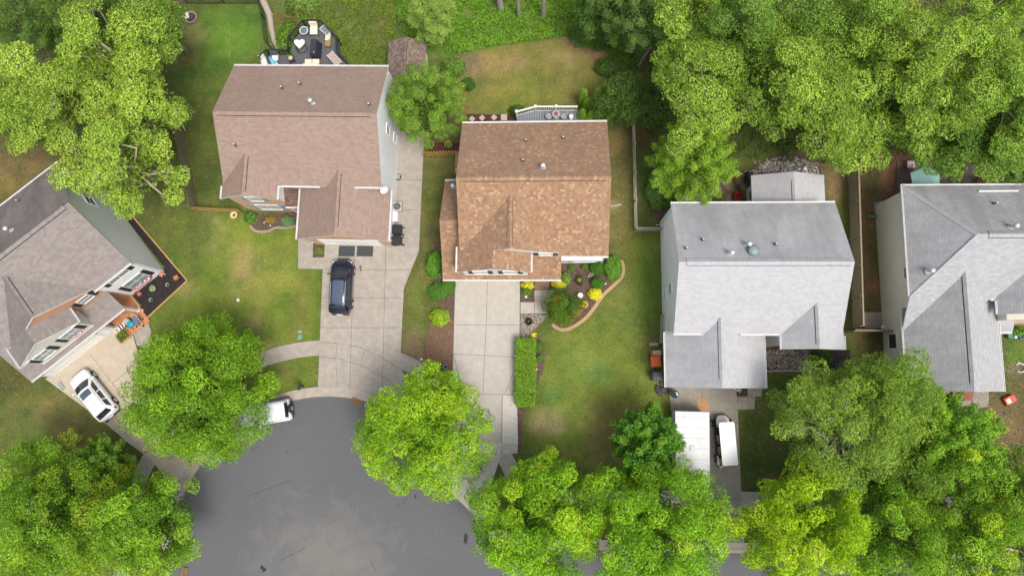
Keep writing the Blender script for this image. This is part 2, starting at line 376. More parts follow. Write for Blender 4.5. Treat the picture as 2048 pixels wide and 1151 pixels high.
# left house
paint_poly([(-80, 300), (90, 300), (100, 325), (0, 425), (-80, 480)], (.125, .105, .034), 1, 2); blob(40, 340, 2, (.16, .12, .045), .5)
paint_poly([(-80, 700), (0, 715), (70, 770), (130, 770), (260, 890), (330, 940), (300, 1020), (-80, 1020)], (.075, .092, .024), 1, 2)
blob(20, 760, 2.4, (.060, .062, .02), .8); blob(110, 830, 3.0, (.145, .125, .048), .6, 2); blob(60, 880, 2.2, (.085, .12, .026), .8); blob(170, 880, 2.0, (.12, .10, .034), .6); blob(160, 430, 3, (.10, .075, .04), .7)
blob(150, 300, 6, (.10, .075, .042), .7); blob(60, 120, 9, (.06, .05, .03), .8); blob(1700, 120, 16, (.07, .055, .032), .75, 9)
tint = tint * (1 + (FINE[..., None] - .5) * np.array([.75, .45, .5]))      # tufty, uneven turf
col = np.concatenate([np.clip(tint, 0, 1), np.ones((ny, nx, 1))], 2).reshape(-1, 4)
v = np.stack([XX, YY, np.zeros_like(XX)], 2).reshape(-1, 3)
i = (np.arange(ny - 1)[:, None] * nx + np.arange(nx - 1)[None, :]).reshape(-1); fq = np.stack([i, i + 1, i + nx + 1, i + nx], 1)
# outer skirt to the horizon in the same sheet
BIG = 900.; nb = len(v)
sk = np.array([(-BIG, -BIG, 0), (BIG, -BIG, 0), (BIG, BIG, 0), (-BIG, BIG, 0)]); v = np.concatenate([v, sk])
c0, c1, c2, c3 = 0, nx - 1, nx * ny - 1, nx * (ny - 1)
skf = [(nb, nb + 1, c1, c0), (nb + 1, nb + 2, c2, c1), (nb + 2, nb + 3, c3, c2), (nb + 3, nb, c0, c3)]
fq = np.concatenate([fq, np.array(skf)])
col = np.concatenate([col, np.tile([.075, .092, .026, 1], (4, 1))])
def quad_mesh(name, v, fq, attr, col, mat, smooth=False):
    me = bpy.data.meshes.new(name); nf = len(fq)
    me.vertices.add(len(v)); me.vertices.foreach_set('co', np.asarray(v, np.float32).ravel())
    me.loops.add(nf * 4); me.loops.foreach_set('vertex_index', np.asarray(fq, np.int32).ravel())
    me.polygons.add(nf); me.polygons.foreach_set('loop_start', np.arange(nf, dtype=np.int32) * 4)
    try: me.polygons.foreach_set('loop_total', np.full(nf, 4, np.int32))
    except Exception: pass
    me.update(calc_edges=True)
    a = me.color_attributes.new(attr, 'FLOAT_COLOR', 'POINT'); a.data.foreach_set('color', np.asarray(col, np.float32).ravel())
    me.materials.append(mat); me.update()
    return me
gme = quad_mesh('ground', v, fq, 'tint', col, ground_mat())
go = bpy.data.objects.new('ground', gme); S.collection.objects.link(go); struct(go)
# ------------------------------------------------------------------ road, kerb, pavements, driveways
ROADM = asphalt()
CONC = concrete('concrete', (.34, .305, .265)); CONC2 = concrete('pale_concrete', (.40, .37, .33), .84); CONC3 = concrete('old_concrete', (.27, .25, .215), .75)
CONC4 = concrete('new_concrete', (.50, .475, .44), .92); KERBM = concrete('kerb_concrete', (.36, .32, .27), .7); JOINT = plain((.13, .115, .095), .9, .1, name='joint')
# turning circle through three points of its edge
pts3 = [g(600, 796), g(955, 1064), g(362, 1000)]
(ax_, ay_), (bx_, by_), (cx_, cy_) = pts3
D_ = 2 * (ax_ * (by_ - cy_) + bx_ * (cy_ - ay_) + cx_ * (ay_ - by_))
CX = ((ax_**2 + ay_**2) * (by_ - cy_) + (bx_**2 + by_**2) * (cy_ - ay_) + (cx_**2 + cy_**2) * (ay_ - by_)) / D_
CY = ((ax_**2 + ay_**2) * (cx_ - bx_) + (bx_**2 + by_**2) * (ax_ - cx_) + (cx_**2 + cy_**2) * (bx_ - ax_)) / D_
CR = math.hypot(ax_ - CX, ay_ - CY)
print('circle', CX, CY, CR)
def arc(r, a0, a1, n=40): return [(CX + r * math.cos(R(a0 + (a1 - a0) * i / n)), CY + r * math.sin(R(a0 + (a1 - a0) * i / n))) for i in range(n + 1)]
yk = g(1480, 1097)[1]                                  # kerb line of the street leaving to the right
a_end = -math.degrees(math.asin(min(1, (CY - yk) / CR))) if CY > yk else math.degrees(math.asin((yk - CY) / CR))
A0 = a_end
outer = arc(CR, 215, A0)                                # clockwise from lower left over the top to the right
xr = outer[-1][0]
# ease the circle into the kerb of the street with a wide curve
i0 = next(i for i, p in enumerate(outer) if i > 15 and p[1] < yk + 3.0)
P0 = outer[i0]; tx_, ty_ = P0[0] - outer[i0 - 1][0], P0[1] - outer[i0 - 1][1]; yl_ = yk - .25
P1 = (P0[0] + tx_ / ty_ * (yl_ - P0[1]), yl_); P2 = (P1[0] + 2.2 * math.hypot(P1[0] - P0[0], P1[1] - P0[1]), yl_)
edge = outer[:i0] + [tuple((1 - t) ** 2 * P0[k] + 2 * t * (1 - t) * P1[k] + t * t * P2[k] for k in (0, 1)) for t in [j / 12 for j in range(13)]]
xr = P2[0]; edge += [(xr + 2, yl_), (60, yl_)]
road = MB(); road.sheet(edge + [(60, yk - 9), (CX + 2, yk - 9), (CX - 5, CY - CR - 1)], .008); struct(road.build('road', ROADM))
def offset(line, d):
    out = []
    for i, p in enumerate(line):
        a = line[max(i - 1, 0)]; b = line[min(i + 1, len(line) - 1)]; dx, dy = b[0] - a[0], b[1] - a[1]; L = math.hypot(dx, dy) or 1
        out.append((p[0] - dy / L * d, p[1] + dx / L * d))
    return out
def band(line, d0, d1, z0, z1, mb, m=0):
    A, B = offset(line, d0), offset(line, d1)
    for i in range(len(line) - 1):
        q = [A[i], A[i + 1], B[i + 1], B[i]]
        ar = sum(q[k][0] * q[(k + 1) % 4][1] - q[(k + 1) % 4][0] * q[k][1] for k in range(4))
        if ar < 0: q = q[::-1]
        mb.hexa([(x, y, z0) for x, y in q] + [(x, y, z1) for x, y in q], m)
kb = MB(); band(edge, -.02, .40, -.05, .035, kb); band(edge, .40, .78, -.05, .105, kb); struct(kb.build('kerb', KERBM))
kj = MB()
def strip(mb, pts, w, z, m=0):
    for a, b in zip(pts, pts[1:]):
        dx, dy = b[0] - a[0], b[1] - a[1]; L = math.hypot(dx, dy)
        if L < 1e-4: continue
        nxx, nyy = -dy / L * w / 2, dx / L * w / 2
        q = [(a[0] + nxx, a[1] + nyy, z), (a[0] - nxx, a[1] - nyy, z), (b[0] - nxx, b[1] - nyy, z), (b[0] + nxx, b[1] + nyy, z)]
        mb.poly(q, m)
e_in, e_out = offset(edge, 0), offset(edge, .78)
for i in range(2, len(edge) - 2, 3): strip(kj, [e_out[i], offset(edge, .42)[i]], .035, .110)
ko = kj.build('kerb_joint', JOINT); struct(ko)
strip_edge = MB(); band(edge, -.10, -.02, .004, .014, strip_edge)
struct(strip_edge.build('gutter_stain', plain((.20, .17, .13), .9, .1, var=.4, nscale=2, name='gutter_dirt')))
# pavement ring
sw = MB(); swl = [p for p in edge]; dense_ = [(a[0] + (b[0] - a[0]) * k / 30, a[1] + (b[1] - a[1]) * k / 30) for a, b in zip(edge, edge[1:]) for k in range(30)]
cl_ = [p for p in offset(dense_, 4.1)[::12] if min(math.hypot(p[0] - q[0], p[1] - q[1]) for q in dense_[::2]) > 4.0]
band(cl_, -.65, .65, -.05, .062, sw)
struct(sw.build('pavement', CONC))
HARD = []
def drive(name, poly, m, z=.075, joints=(), jw=.035, h=-.05):
    HARD.append(gl(poly))
    mb = MB(); mb.prism(gl(poly), h, z); o = struct(mb.build(name, m))
    if joints:
        j = MB()
        for l in joints: strip(j, gl(l), jw, z + .004)
        struct(j.build('joint', JOINT, o))
    return o
drive('driveway', [(648, 484), (790, 492), (792, 300), (790, 262), (849, 262), (846, 330), (838, 502), (808, 576), (800, 736), (830, 772), (790, 826), (745, 800), (700, 786), (636, 779), (640, 684)], CONC, .075,
      [[(644, 595), (803, 596)], [(641, 655), (801, 655)], [(772, 492), (771, 540), (766, 735), (764, 800)], [(710, 514), (704, 640), (700, 780)], [(648, 538), (772, 540), (820, 540)],
       [(640, 684), (680, 686), (720, 694), (760, 712), (800, 738)], [(638, 713), (680, 717), (730, 733), (780, 762), (800, 780)], [(730, 700), (722, 730)], [(675, 687), (672, 716), (676, 780)], [(846, 360), (792, 360)], [(842, 420), (792, 420)]])
drive('entry_path', [(597, 478), (650, 478), (648, 538), (597, 537)], CONC, .070)
drive('driveway', [(911, 556), (1040, 556), (1039, 680), (1033, 792), (1036, 888), (1035, 905), (1003, 908), (985, 960), (978, 1005), (967, 1047), (925, 1006), (884, 969), (890, 940), (900, 860), (905, 770)], CONC2, .075,
      [[(975, 556), (973, 640), (970, 700), (966, 786)], [(910, 649), (1038, 650)], [(907, 707), (1035, 714)], [(904, 786), (1034, 789)], [(907, 708), (927, 786)], [(1034, 728), (1010, 786)], [(906, 738), (915, 740)], [(1005, 790), (1002, 906)], [(900, 900), (1010, 905)],
       [(960, 905), (905, 990)], [(905, 770), (903, 720)], [(1000, 935), (940, 1010)]])
drive('driveway_patch', [(1006, 790), (1034, 790), (1036, 886), (1005, 885)], CONC4, .088)
drive('driveway_patch', [(955, 884), (1003, 885), (1002, 905), (950, 905)], CONC4, .0885)
drive('front_path', [(1069, 580), (1110, 580), (1110, 626), (1041, 627), (1041, 604), (1069, 604)], CONC2, .070, [[(1069, 604), (1069, 626)], [(1069, 602), (1100, 602)]])
drive('driveway', [(1337, 770), (1473, 770), (1476, 840), (1483, 1000), (1489, 1100), (1415, 1101), (1398, 1000), (1345, 850)], CONC3, .075,
      [[(1404, 775), (1406, 850)], [(1345, 844), (1476, 845)], [(1400, 915), (1479, 914)], [(1395, 996), (1483, 996)], [(1395, 1029), (1486, 1029)], [(1448, 996), (1451, 1098)]])
drive('front_path', [(1475, 772), (1525, 772), (1522, 792), (1510, 792), (1508, 818), (1475, 818)], CONC3, .070, [[(1496, 792), (1496, 818)], [(1475, 793), (1510, 793)]])
drive('driveway', [(92, 757), (228, 655), (262, 650), (275, 700), (330, 780), (360, 860), (380, 930), (350, 975), (300, 915), (262, 888), (205, 840)], concrete('sandy_concrete', (.42, .36, .28), .85), .075,
      [[(180, 706), (225, 765), (290, 850)], [(225, 766), (262, 738)], [(205, 838), (300, 790)], [(225, 862), (330, 800)], [(290, 905), (340, 880)]])
drive('front_path', [(262, 648), (283, 636), (292, 640), (303, 660), (300, 700), (275, 690)], CONC, .071)
drive('front_path', [(1942, 775), (1976, 775), (1977, 812), (1945, 818)], CONC3, .070)
drive('front_path', [(1880, 780), (1942, 782), (1942, 812), (1880, 812)], CONC3, .069)
drive('patio', [(1793, 324), (1953, 326), (1953, 385), (1793, 385)], concrete('patio_concrete', (.17, .135, .105), .75), .060, [[(1858, 326), (1858, 375)]])
drive('path_slab', [(1728, 624), (1764, 624), (1765, 656), (1729, 656)], CONC3, .050)
drive('patio_slab', [(1858, 326), (1888, 326), (1888, 342), (1858, 342)], CONC3, .072)
# flagstone patio, mulch, gravel
FLAG = pebbles('flagstone', [(0, (.19, .145, .085)), (.5, (.26, .21, .13)), (1, (.31, .26, .175))], 1.15)
GRAVEL = pebbles('gravel', [(0, (.17, .145, .12)), (.4, (.29, .255, .22)), (.8, (.40, .37, .33)), (1, (.55, .53, .50))], 6.0)
FINEGR = pebbles('fine_gravel', [(0, (.26, .21, .17)), (.6, (.36, .31, .26)), (1, (.46, .42, .37))], 10.0)
MULCH = mulch('mulch', (.105, .070, .052), (.23, .165, .13)); DKMULCH = mulch('dark_mulch', (.030, .024, .023), (.075, .06, .055)); REDM = mulch('red_mulch', (.085, .035, .028), (.14, .07, .055))
PINEST = mulch('pine_straw', (.155, .095, .060), (.26, .17, .11))
def bed(name, poly, m, z): HARD.append(gl(poly)); mb = MB(); mb.prism(gl(poly), -.05, z); return struct(mb.build(name, m))
bed('patio', [(1385, 350), (1425, 338), (1495, 342), (1500, 412), (1385, 412)], FLAG, .045)
bed('gravel_bed', [(1484, 348), (1510, 338), (1528, 325), (1552, 314), (1590, 313), (1618, 321), (1637, 337), (1640, 352), (1640, 400), (1500, 400)], GRAVEL, .055)
bed('gravel_bed', [(1523, 700), (1655, 700), (1662, 735), (1600, 742), (1526, 744)], GRAVEL, .050)
bed('mulch_bed', [(1628, 702), (1700, 700), (1700, 735), (1660, 738)], DKMULCH, .058)
bed('gravel_bed', [(1041, 628), (1098, 628), (1082, 645), (1065, 662), (1053, 678), (1040, 684)], FINEGR, .052)
bed('mulch_bed', [(1122, 520), (1246, 520), (1246, 545), (1232, 566), (1206, 592), (1187, 620), (1163, 640), (1135, 657), (1115, 658), (1103, 646), (1098, 580), (1124, 560)], MULCH, .050)
bed('mulch_bed', [(1066, 668), (1078, 672), (1088, 688), (1091, 706), (1086, 740), (1074, 772), (1056, 806), (1045, 838), (1042, 900), (1036, 905), (1036, 800), (1040, 684)], MULCH, .046)
bed('mulch_bed', [(862, 640), (885, 632), (908, 640), (906, 705), (904, 790), (892, 790), (880, 750), (850, 735), (848, 700)], PINEST, .040)
bed('mulch_bed', [(868, 480), (912, 480), (910, 640), (890, 640), (872, 600), (862, 560)], MULCH, .036)
bed('mulch_bed', [(1040, 558), (1069, 558), (1068, 603), (1042, 604)], MULCH, .085)
bed('mulch_bed', [(1098, 558), (1124, 556), (1124, 590), (1100, 590)], MULCH, .048)
bed('mulch_bed', [(920, 228), (1034, 230), (1034, 252), (918, 252)], REDM, .050)
bed('mulch_bed', [(852, 285), (925, 285), (925, 305), (855, 305)], REDM, .048)
bed('mulch_bed', [(252, 436), (262, 430), (375, 562), (288, 640), (265, 636), (262, 586), (330, 535)], DKMULCH, .060)
bed('mulch_bed', [(1298, 400), (1345, 400), (1342, 435), (1325, 445), (1300, 430)], MULCH, .044)
bed('mulch_bed', [(498, 428), (596, 424), (598, 452), (570, 456), (540, 462), (510, 462), (498, 450)], MULCH, .052)
bed('planter_bed', [(627, 487), (650, 487), (649, 515), (626, 515)], MULCH, .082)
bed('gravel_bed', [(1520, 740), (1524, 700), (1500, 700), (1500, 740)], CONC3, .046)
# ------------------------------------------------------------------ houses
VENT_SHADE = plain((.055, .050, .048), .9, .1, name='vent_slot_shade')  # ridge vent sides; the shadow gap under the cap is put into this dark tone
SH_OR = shingle('multitone_shingles', [(0, (.235, .138, .080)), (.3, (.275, .166, .098)), (.6, (.305, .188, .114)), (.88, (.33, .207, .128)), (.96, (.40, .272, .17)), (1, (.43, .295, .185))], (.17, .115, .09), .5, .19, .21, .78)
SH_MV = shingle('mauve_shingles', [(0, (.245, .174, .138)), (.5, (.272, .196, .156)), (1, (.297, .217, .175))], (.175, .12, .104), .35, .19, .32, .82)
SH_DK = shingle('dark_brown_shingles', [(0, (.10, .062, .050)), (.5, (.15, .095, .078)), (1, (.19, .125, .10))], None, 0, .19, .32, .6)
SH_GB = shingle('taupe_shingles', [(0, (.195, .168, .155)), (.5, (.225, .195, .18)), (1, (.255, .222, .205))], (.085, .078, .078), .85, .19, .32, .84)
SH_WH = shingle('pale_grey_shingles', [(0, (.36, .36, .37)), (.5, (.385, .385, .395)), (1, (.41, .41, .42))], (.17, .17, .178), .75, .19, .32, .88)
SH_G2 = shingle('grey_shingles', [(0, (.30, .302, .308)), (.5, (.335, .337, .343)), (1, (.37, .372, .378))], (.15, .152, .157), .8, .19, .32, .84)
SH_SD = shingle('shed_shingles', [(0, (.13, .095, .078)), (.5, (.20, .145, .12)), (1, (.26, .20, .17))], None, 0, .19, .20, .6)
SID_W = siding('white_siding', (.78, .785, .79)); SID_C = siding('cream_siding', (.60, .575, .51)); SID_B = siding('beige_siding', (.70, .665, .55)); SID_T = siding('tan_siding', (.55, .40, .27))
BR_R = brick('red_brick', (.34, .145, .065), (.43, .20, .095), (.42, .35, .28)); BR_T = brick('tan_brick', (.40, .25, .16), (.50, .34, .23), (.45, .38, .30)); BR_M = brick('maroon_brick', (.16, .055, .04), (.20, .075, .055), (.28, .22, .2))
GDOOR = plain((.72, .70, .66), .5, .4, var=.05, name='garage_door_paint'); SHUT_B = plain((.20, .27, .32), .6, .3, name='blue_grey_shutter')

def gable(mb, a0, a1, c0, c1, ze0, ze1, zr, rp, axis='x', t=.15, m=0, mt=1):
    """inverted V roof: a along the ridge, c across it; ze0/ze1 eave heights at c0/c1, ridge at rp"""
    def P(a, c, z): return (a, c, z) if axis == 'x' else (c, a, z)
    L0 = math.hypot(rp - c0, zr - ze0); L1 = math.hypot(c1 - rp, zr - ze1)
    flip = axis != 'x'
    def put(pts, mm, uv=None):
        if flip: pts = pts[::-1]; uv = uv[::-1] if uv else None
        mb.poly(pts, mm, uv)
    put([P(a0, c0, ze0), P(a1, c0, ze0), P(a1, rp, zr), P(a0, rp, zr)], m, [(a0, 0), (a1, 0), (a1, L0), (a0, L0)])
    put([P(a1, c1, ze1), P(a0, c1, ze1), P(a0, rp, zr), P(a1, rp, zr)], m, [(-a1, 0), (-a0, 0), (-a0, L1), (-a1, L1)])
    put([P(a0, rp, zr - t), P(a1, rp, zr - t), P(a1, c0, ze0 - t), P(a0, c0, ze0 - t)], mt)
    put([P(a1, rp, zr - t), P(a0, rp, zr - t), P(a0, c1, ze1 - t), P(a1, c1, ze1 - t)], mt)
    put([P(a0, c0, ze0 - t), P(a1, c0, ze0 - t), P(a1, c0, ze0), P(a0, c0, ze0)], mt)
    put([P(a1, c1, ze1 - t), P(a0, c1, ze1 - t), P(a0, c1, ze1), P(a1, c1, ze1)], mt)
    for a, s in ((a0, 1), (a1, -1)):
        q1 = [P(a, c0, ze0), P(a, rp, zr), P(a, rp, zr - t), P(a, c0, ze0 - t)]
        q2 = [P(a, rp, zr), P(a, c1, ze1), P(a, c1, ze1 - t), P(a, rp, zr - t)]
        for q in (q1, q2): put(q if s > 0 else q[::-1], mt)
def shed_slab(mb, x0, x1, y0, y1, z0, z1, t=.15, m=0, mt=1, v0=0.0):
    """one slope rising from (y0, z0) to (y1, z1)"""
    L = math.hypot(y1 - y0, z1 - z0); b = [(x0, y0, z0 - t), (x1, y0, z0 - t), (x1, y1, z1 - t), (x0, y1, z1 - t), (x0, y0, z0), (x1, y0, z0), (x1, y1, z1), (x0, y1, z1)]
    n = len(mb.v); mb.hexa(b, mt); mb.m[-5] = m; mb.uv[-5] = [(x0, v0), (x1, v0), (x1, v0 + L), (x0, v0 + L)]
def penta(mb, a0, a1, c0, c1, z0, zw0, zw1, zr, rp, axis='x', m=0):
    def P(a, c, z): return (a, c, z) if axis == 'x' else (c, a, z)
    prof = [(c0, z0), (c1, z0), (c1, zw1), (rp, zr), (c0, zw0)]
    A = [P(a0, c, z) for c, z in prof]; B = [P(a1, c, z) for c, z in prof]
    fl = axis != 'x'
    def put(q): mb.poly(q[::-1] if fl else q, m)
    put(A[::-1]); put(B)
    for i in range(5):
        j = (i + 1) % 5; put([A[i], A[j], B[j], B[i]])
def ridge_cap(mb, a0, a1, rp, zr, slope, axis='x', w=.25, up=.075):
    def P(a, c, z): return (a, c, z) if axis == 'x' else (c, a, z)
    zt = zr + up; ze = zr - w * slope + up
    for s in (-1, 1):
        q = [P(a0, rp + s * w, ze), P(a1, rp + s * w, ze), P(a1, rp, zt), P(a0, rp, zt)]
        uv = [(0, a0), (0, a1), (w, a1), (w, a0)]
        if (s > 0) != (axis != 'x'): q = q[::-1]; uv = uv[::-1]
        mb.poly(q, 0, uv)
        v4 = [P(a0, rp + s * (w + .035), ze - up * 1.5), P(a1, rp + s * (w + .035), ze - up * 1.5), P(a1, rp + s * w, ze - .01), P(a0, rp + s * w, ze - .01)]
        mb.poly(v4, 1)
    for a in (a0, a1):
        mb.poly([P(a, rp - w, ze - up), P(a, rp, zt - up), P(a, rp + w, ze - up), P(a, rp + w, ze), P(a, rp, zt), P(a, rp - w, ze)], 0)
def gutter(gp, p, q, z, out, w=.12):
    """open white channel along the eave from p to q; out = outward unit vector"""
    mb = gp.new(); (x0, y0), (x1, y1) = p, q; ox, oy = out
    def bx(d0, d1, z0, z1):
        pts = [(x0 + ox * d0, y0 + oy * d0), (x1 + ox * d0, y1 + oy * d0), (x1 + ox * d1, y1 + oy * d1), (x0 + ox * d1, y0 + oy * d1)]
        mb.prism(pts, z0, z1)
    bx(.003, w, z - .13, z - .115); bx(w - .028, w, z - .114, z + .012); bx(.003, .022, z - .114, z - .005)
def window(root, p, out, w, h, shutters=True, cols=2, rows=2, bay=0.0, sill=True, shm=None, pane=None, trim=None, name='window', shw=.38):
    """p = centre on the wall, out = outward unit vector (x, y)"""
    ox, oy = out; ux, uy = -oy, ox
    def bx(mb, u0, u1, n0, n1, z0, z1):
        pts = [(p[0] + ux * u + ox * n, p[1] + uy * u + oy * n) for u, n in ((u0, n0), (u1, n0), (u1, n1), (u0, n1))]
        mb.prism(pts, p[2] + z0, p[2] + z1)
    f = MB(); b = .07; d0, d1 = -.02, .06 + bay
    bx(f, -w/2 - b, -w/2, d0, d1, -h/2 - b, h/2 + b); bx(f, w/2, w/2 + b, d0, d1, -h/2 - b, h/2 + b)
    bx(f, -w/2, w/2, d0, d1, h/2, h/2 + b); bx(f, -w/2, w/2, d0, d1 + .02, -h/2 - b, -h/2)
    for i in range(1, cols): u = -w/2 + w * i / cols; bx(f, u - .025, u + .025, d0, d1 - .015, -h/2, h/2)
    for j in range(1, rows):
        z = -h/2 + h * j / rows
        for i in range(cols): bx(f, -w/2 + w * i / cols + (.025 if i else 0), -w/2 + w * (i + 1) / cols - (.025 if i < cols - 1 else 0), d0, d1 - .018, z - .02, z + .02)
    fo = f.build(name, trim or WHITE, root)
    g_ = MB(); bx(g_, -w/2 + .002, w/2 - .002, -.01, d1 - .035, -h/2 + .002, h/2 - .002); g_.build('pane', pane or GLASS, fo)
    if shutters:
        for s in (-1, 1):
            m = MB(); u = s * (w/2 + b + .02 + shw/2); bx(m, u - shw/2, u + shw/2, .0, .045, -h/2 - .05, h/2 + .05)
            for k in range(8): z = -h/2 + .02 + (h - .04) * k / 8; bx(m, u - shw/2 + .04, u + shw/2 - .04, .045, .058, z, z + h / 8 - .03)
            m.build('shutter', shm or BLACKSH, fo)
    return fo
def garage_door(root, x0, x1, y, h=2.25, m=None):
    mb = MB()
    for k in range(4): mb.box(x0, x1, y - .03, y + .05, .03 + k * h / 4, (k + 1) * h / 4 - .015)
    for k in range(4):
        n = 8
        for i in range(n):
            w = (x1 - x0) / n; mb.box(x0 + i * w + .1, x0 + (i + 1) * w - .1, y - .045, y - .03, .12 + k * h / 4, (k + 1) * h / 4 - .11)
    d = mb.build('garage_door', m or GDOOR, root)
    t = MB(); t.box(x0 - .12, x0, y - .05, y + .04, 0, h + .12); t.box(x1, x1 + .12, y - .05, y + .04, 0, h + .12); t.box(x0, x1, y - .05, y + .04, h, h + .12); t.build('door_frame', WHITE, d)
def front_door(root, p, out, m):
    ox, oy = out; ux, uy = -oy, ox; mb = MB()
    def bx(mb, u0, u1, n0, n1, z0, z1):
        mb.prism([(p[0] + ux * u + ox * n, p[1] + uy * u + oy * n) for u, n in ((u0, n0), (u1, n0), (u1, n1), (u0, n1))], z0, z1)
    bx(mb, -.46, .46, -.01, .05, .2, 2.25)
    for z0, z1 in ((.4, 1.1), (1.3, 2.1)):
        for s in (-1, 1): bx(mb, s * .23 - .15, s * .23 + .15, .05, .07, z0, z1)
    d = mb.build('door', m, root); k = MB(); bx(k, .34, .40, .05, .11, 1.15, 1.21); k.build('handle', GALV, d)
    f = MB(); bx(f, -.58, -.47, -.01, .06, .15, 2.38); bx(f, .47, .58, -.01, .06, .15, 2.38); bx(f, -.47, .47, -.01, .06, 2.26, 2.38); f.build('frame', WHITE, d)
def downspout(root, x, y, z, out=(0, -1)):
    mb = MB(); ox, oy = out; mb.tube([(x + ox * .05, y + oy * .05, z), (x + ox * .05, y + oy * .05, .25), (x + ox * .35, y + oy * .35, .08)], .045, 6); mb.build('downspout', WHITE, root)
def vents(roof, items, zf):
    """items: (x, y, kind); zf(x, y) roof height"""
    for x, y, k in items:
        z = zf(x, y); m = MB()
        if k == 'pipe':
            m.lathe((x, y, z), [(.15, -.05), (.13, .04), (.055, .10), (.05, .42), (.04, .42), (.038, .30)], 12); m.build('vent_pipe', plain((.12, .12, .125), .4, .5, .3, name='lead_vent'), roof, True)
            c = MB(); c.lathe((x, y, z), [(.075, .40), (.08, .46), (.03, .50)], 10); c.build('vent_cap', GALV, roof, True)
        elif k == 'flue':
            m.lathe((x, y, z), [(.26, -.08), (.20, .05), (.10, .10), (.10, .55), (.18, .57), (.19, .72), (.06, .80)], 14); m.build('flue', plain((.62, .64, .65), .3, .5, .5, name='pale_metal'), roof, True)
        elif k == 'dome':
            m.lathe((x, y, z), [(.40, -.25), (.38, .10), (.30, .12), (.30, .22), (.42, .23), (.40, .33), (.2, .42)], 20); m.build('roof_ventilator', plain((.16, .21, .20), .4, .4, name='green_grey_metal'), roof, True)
def place(root, mb_list): pass

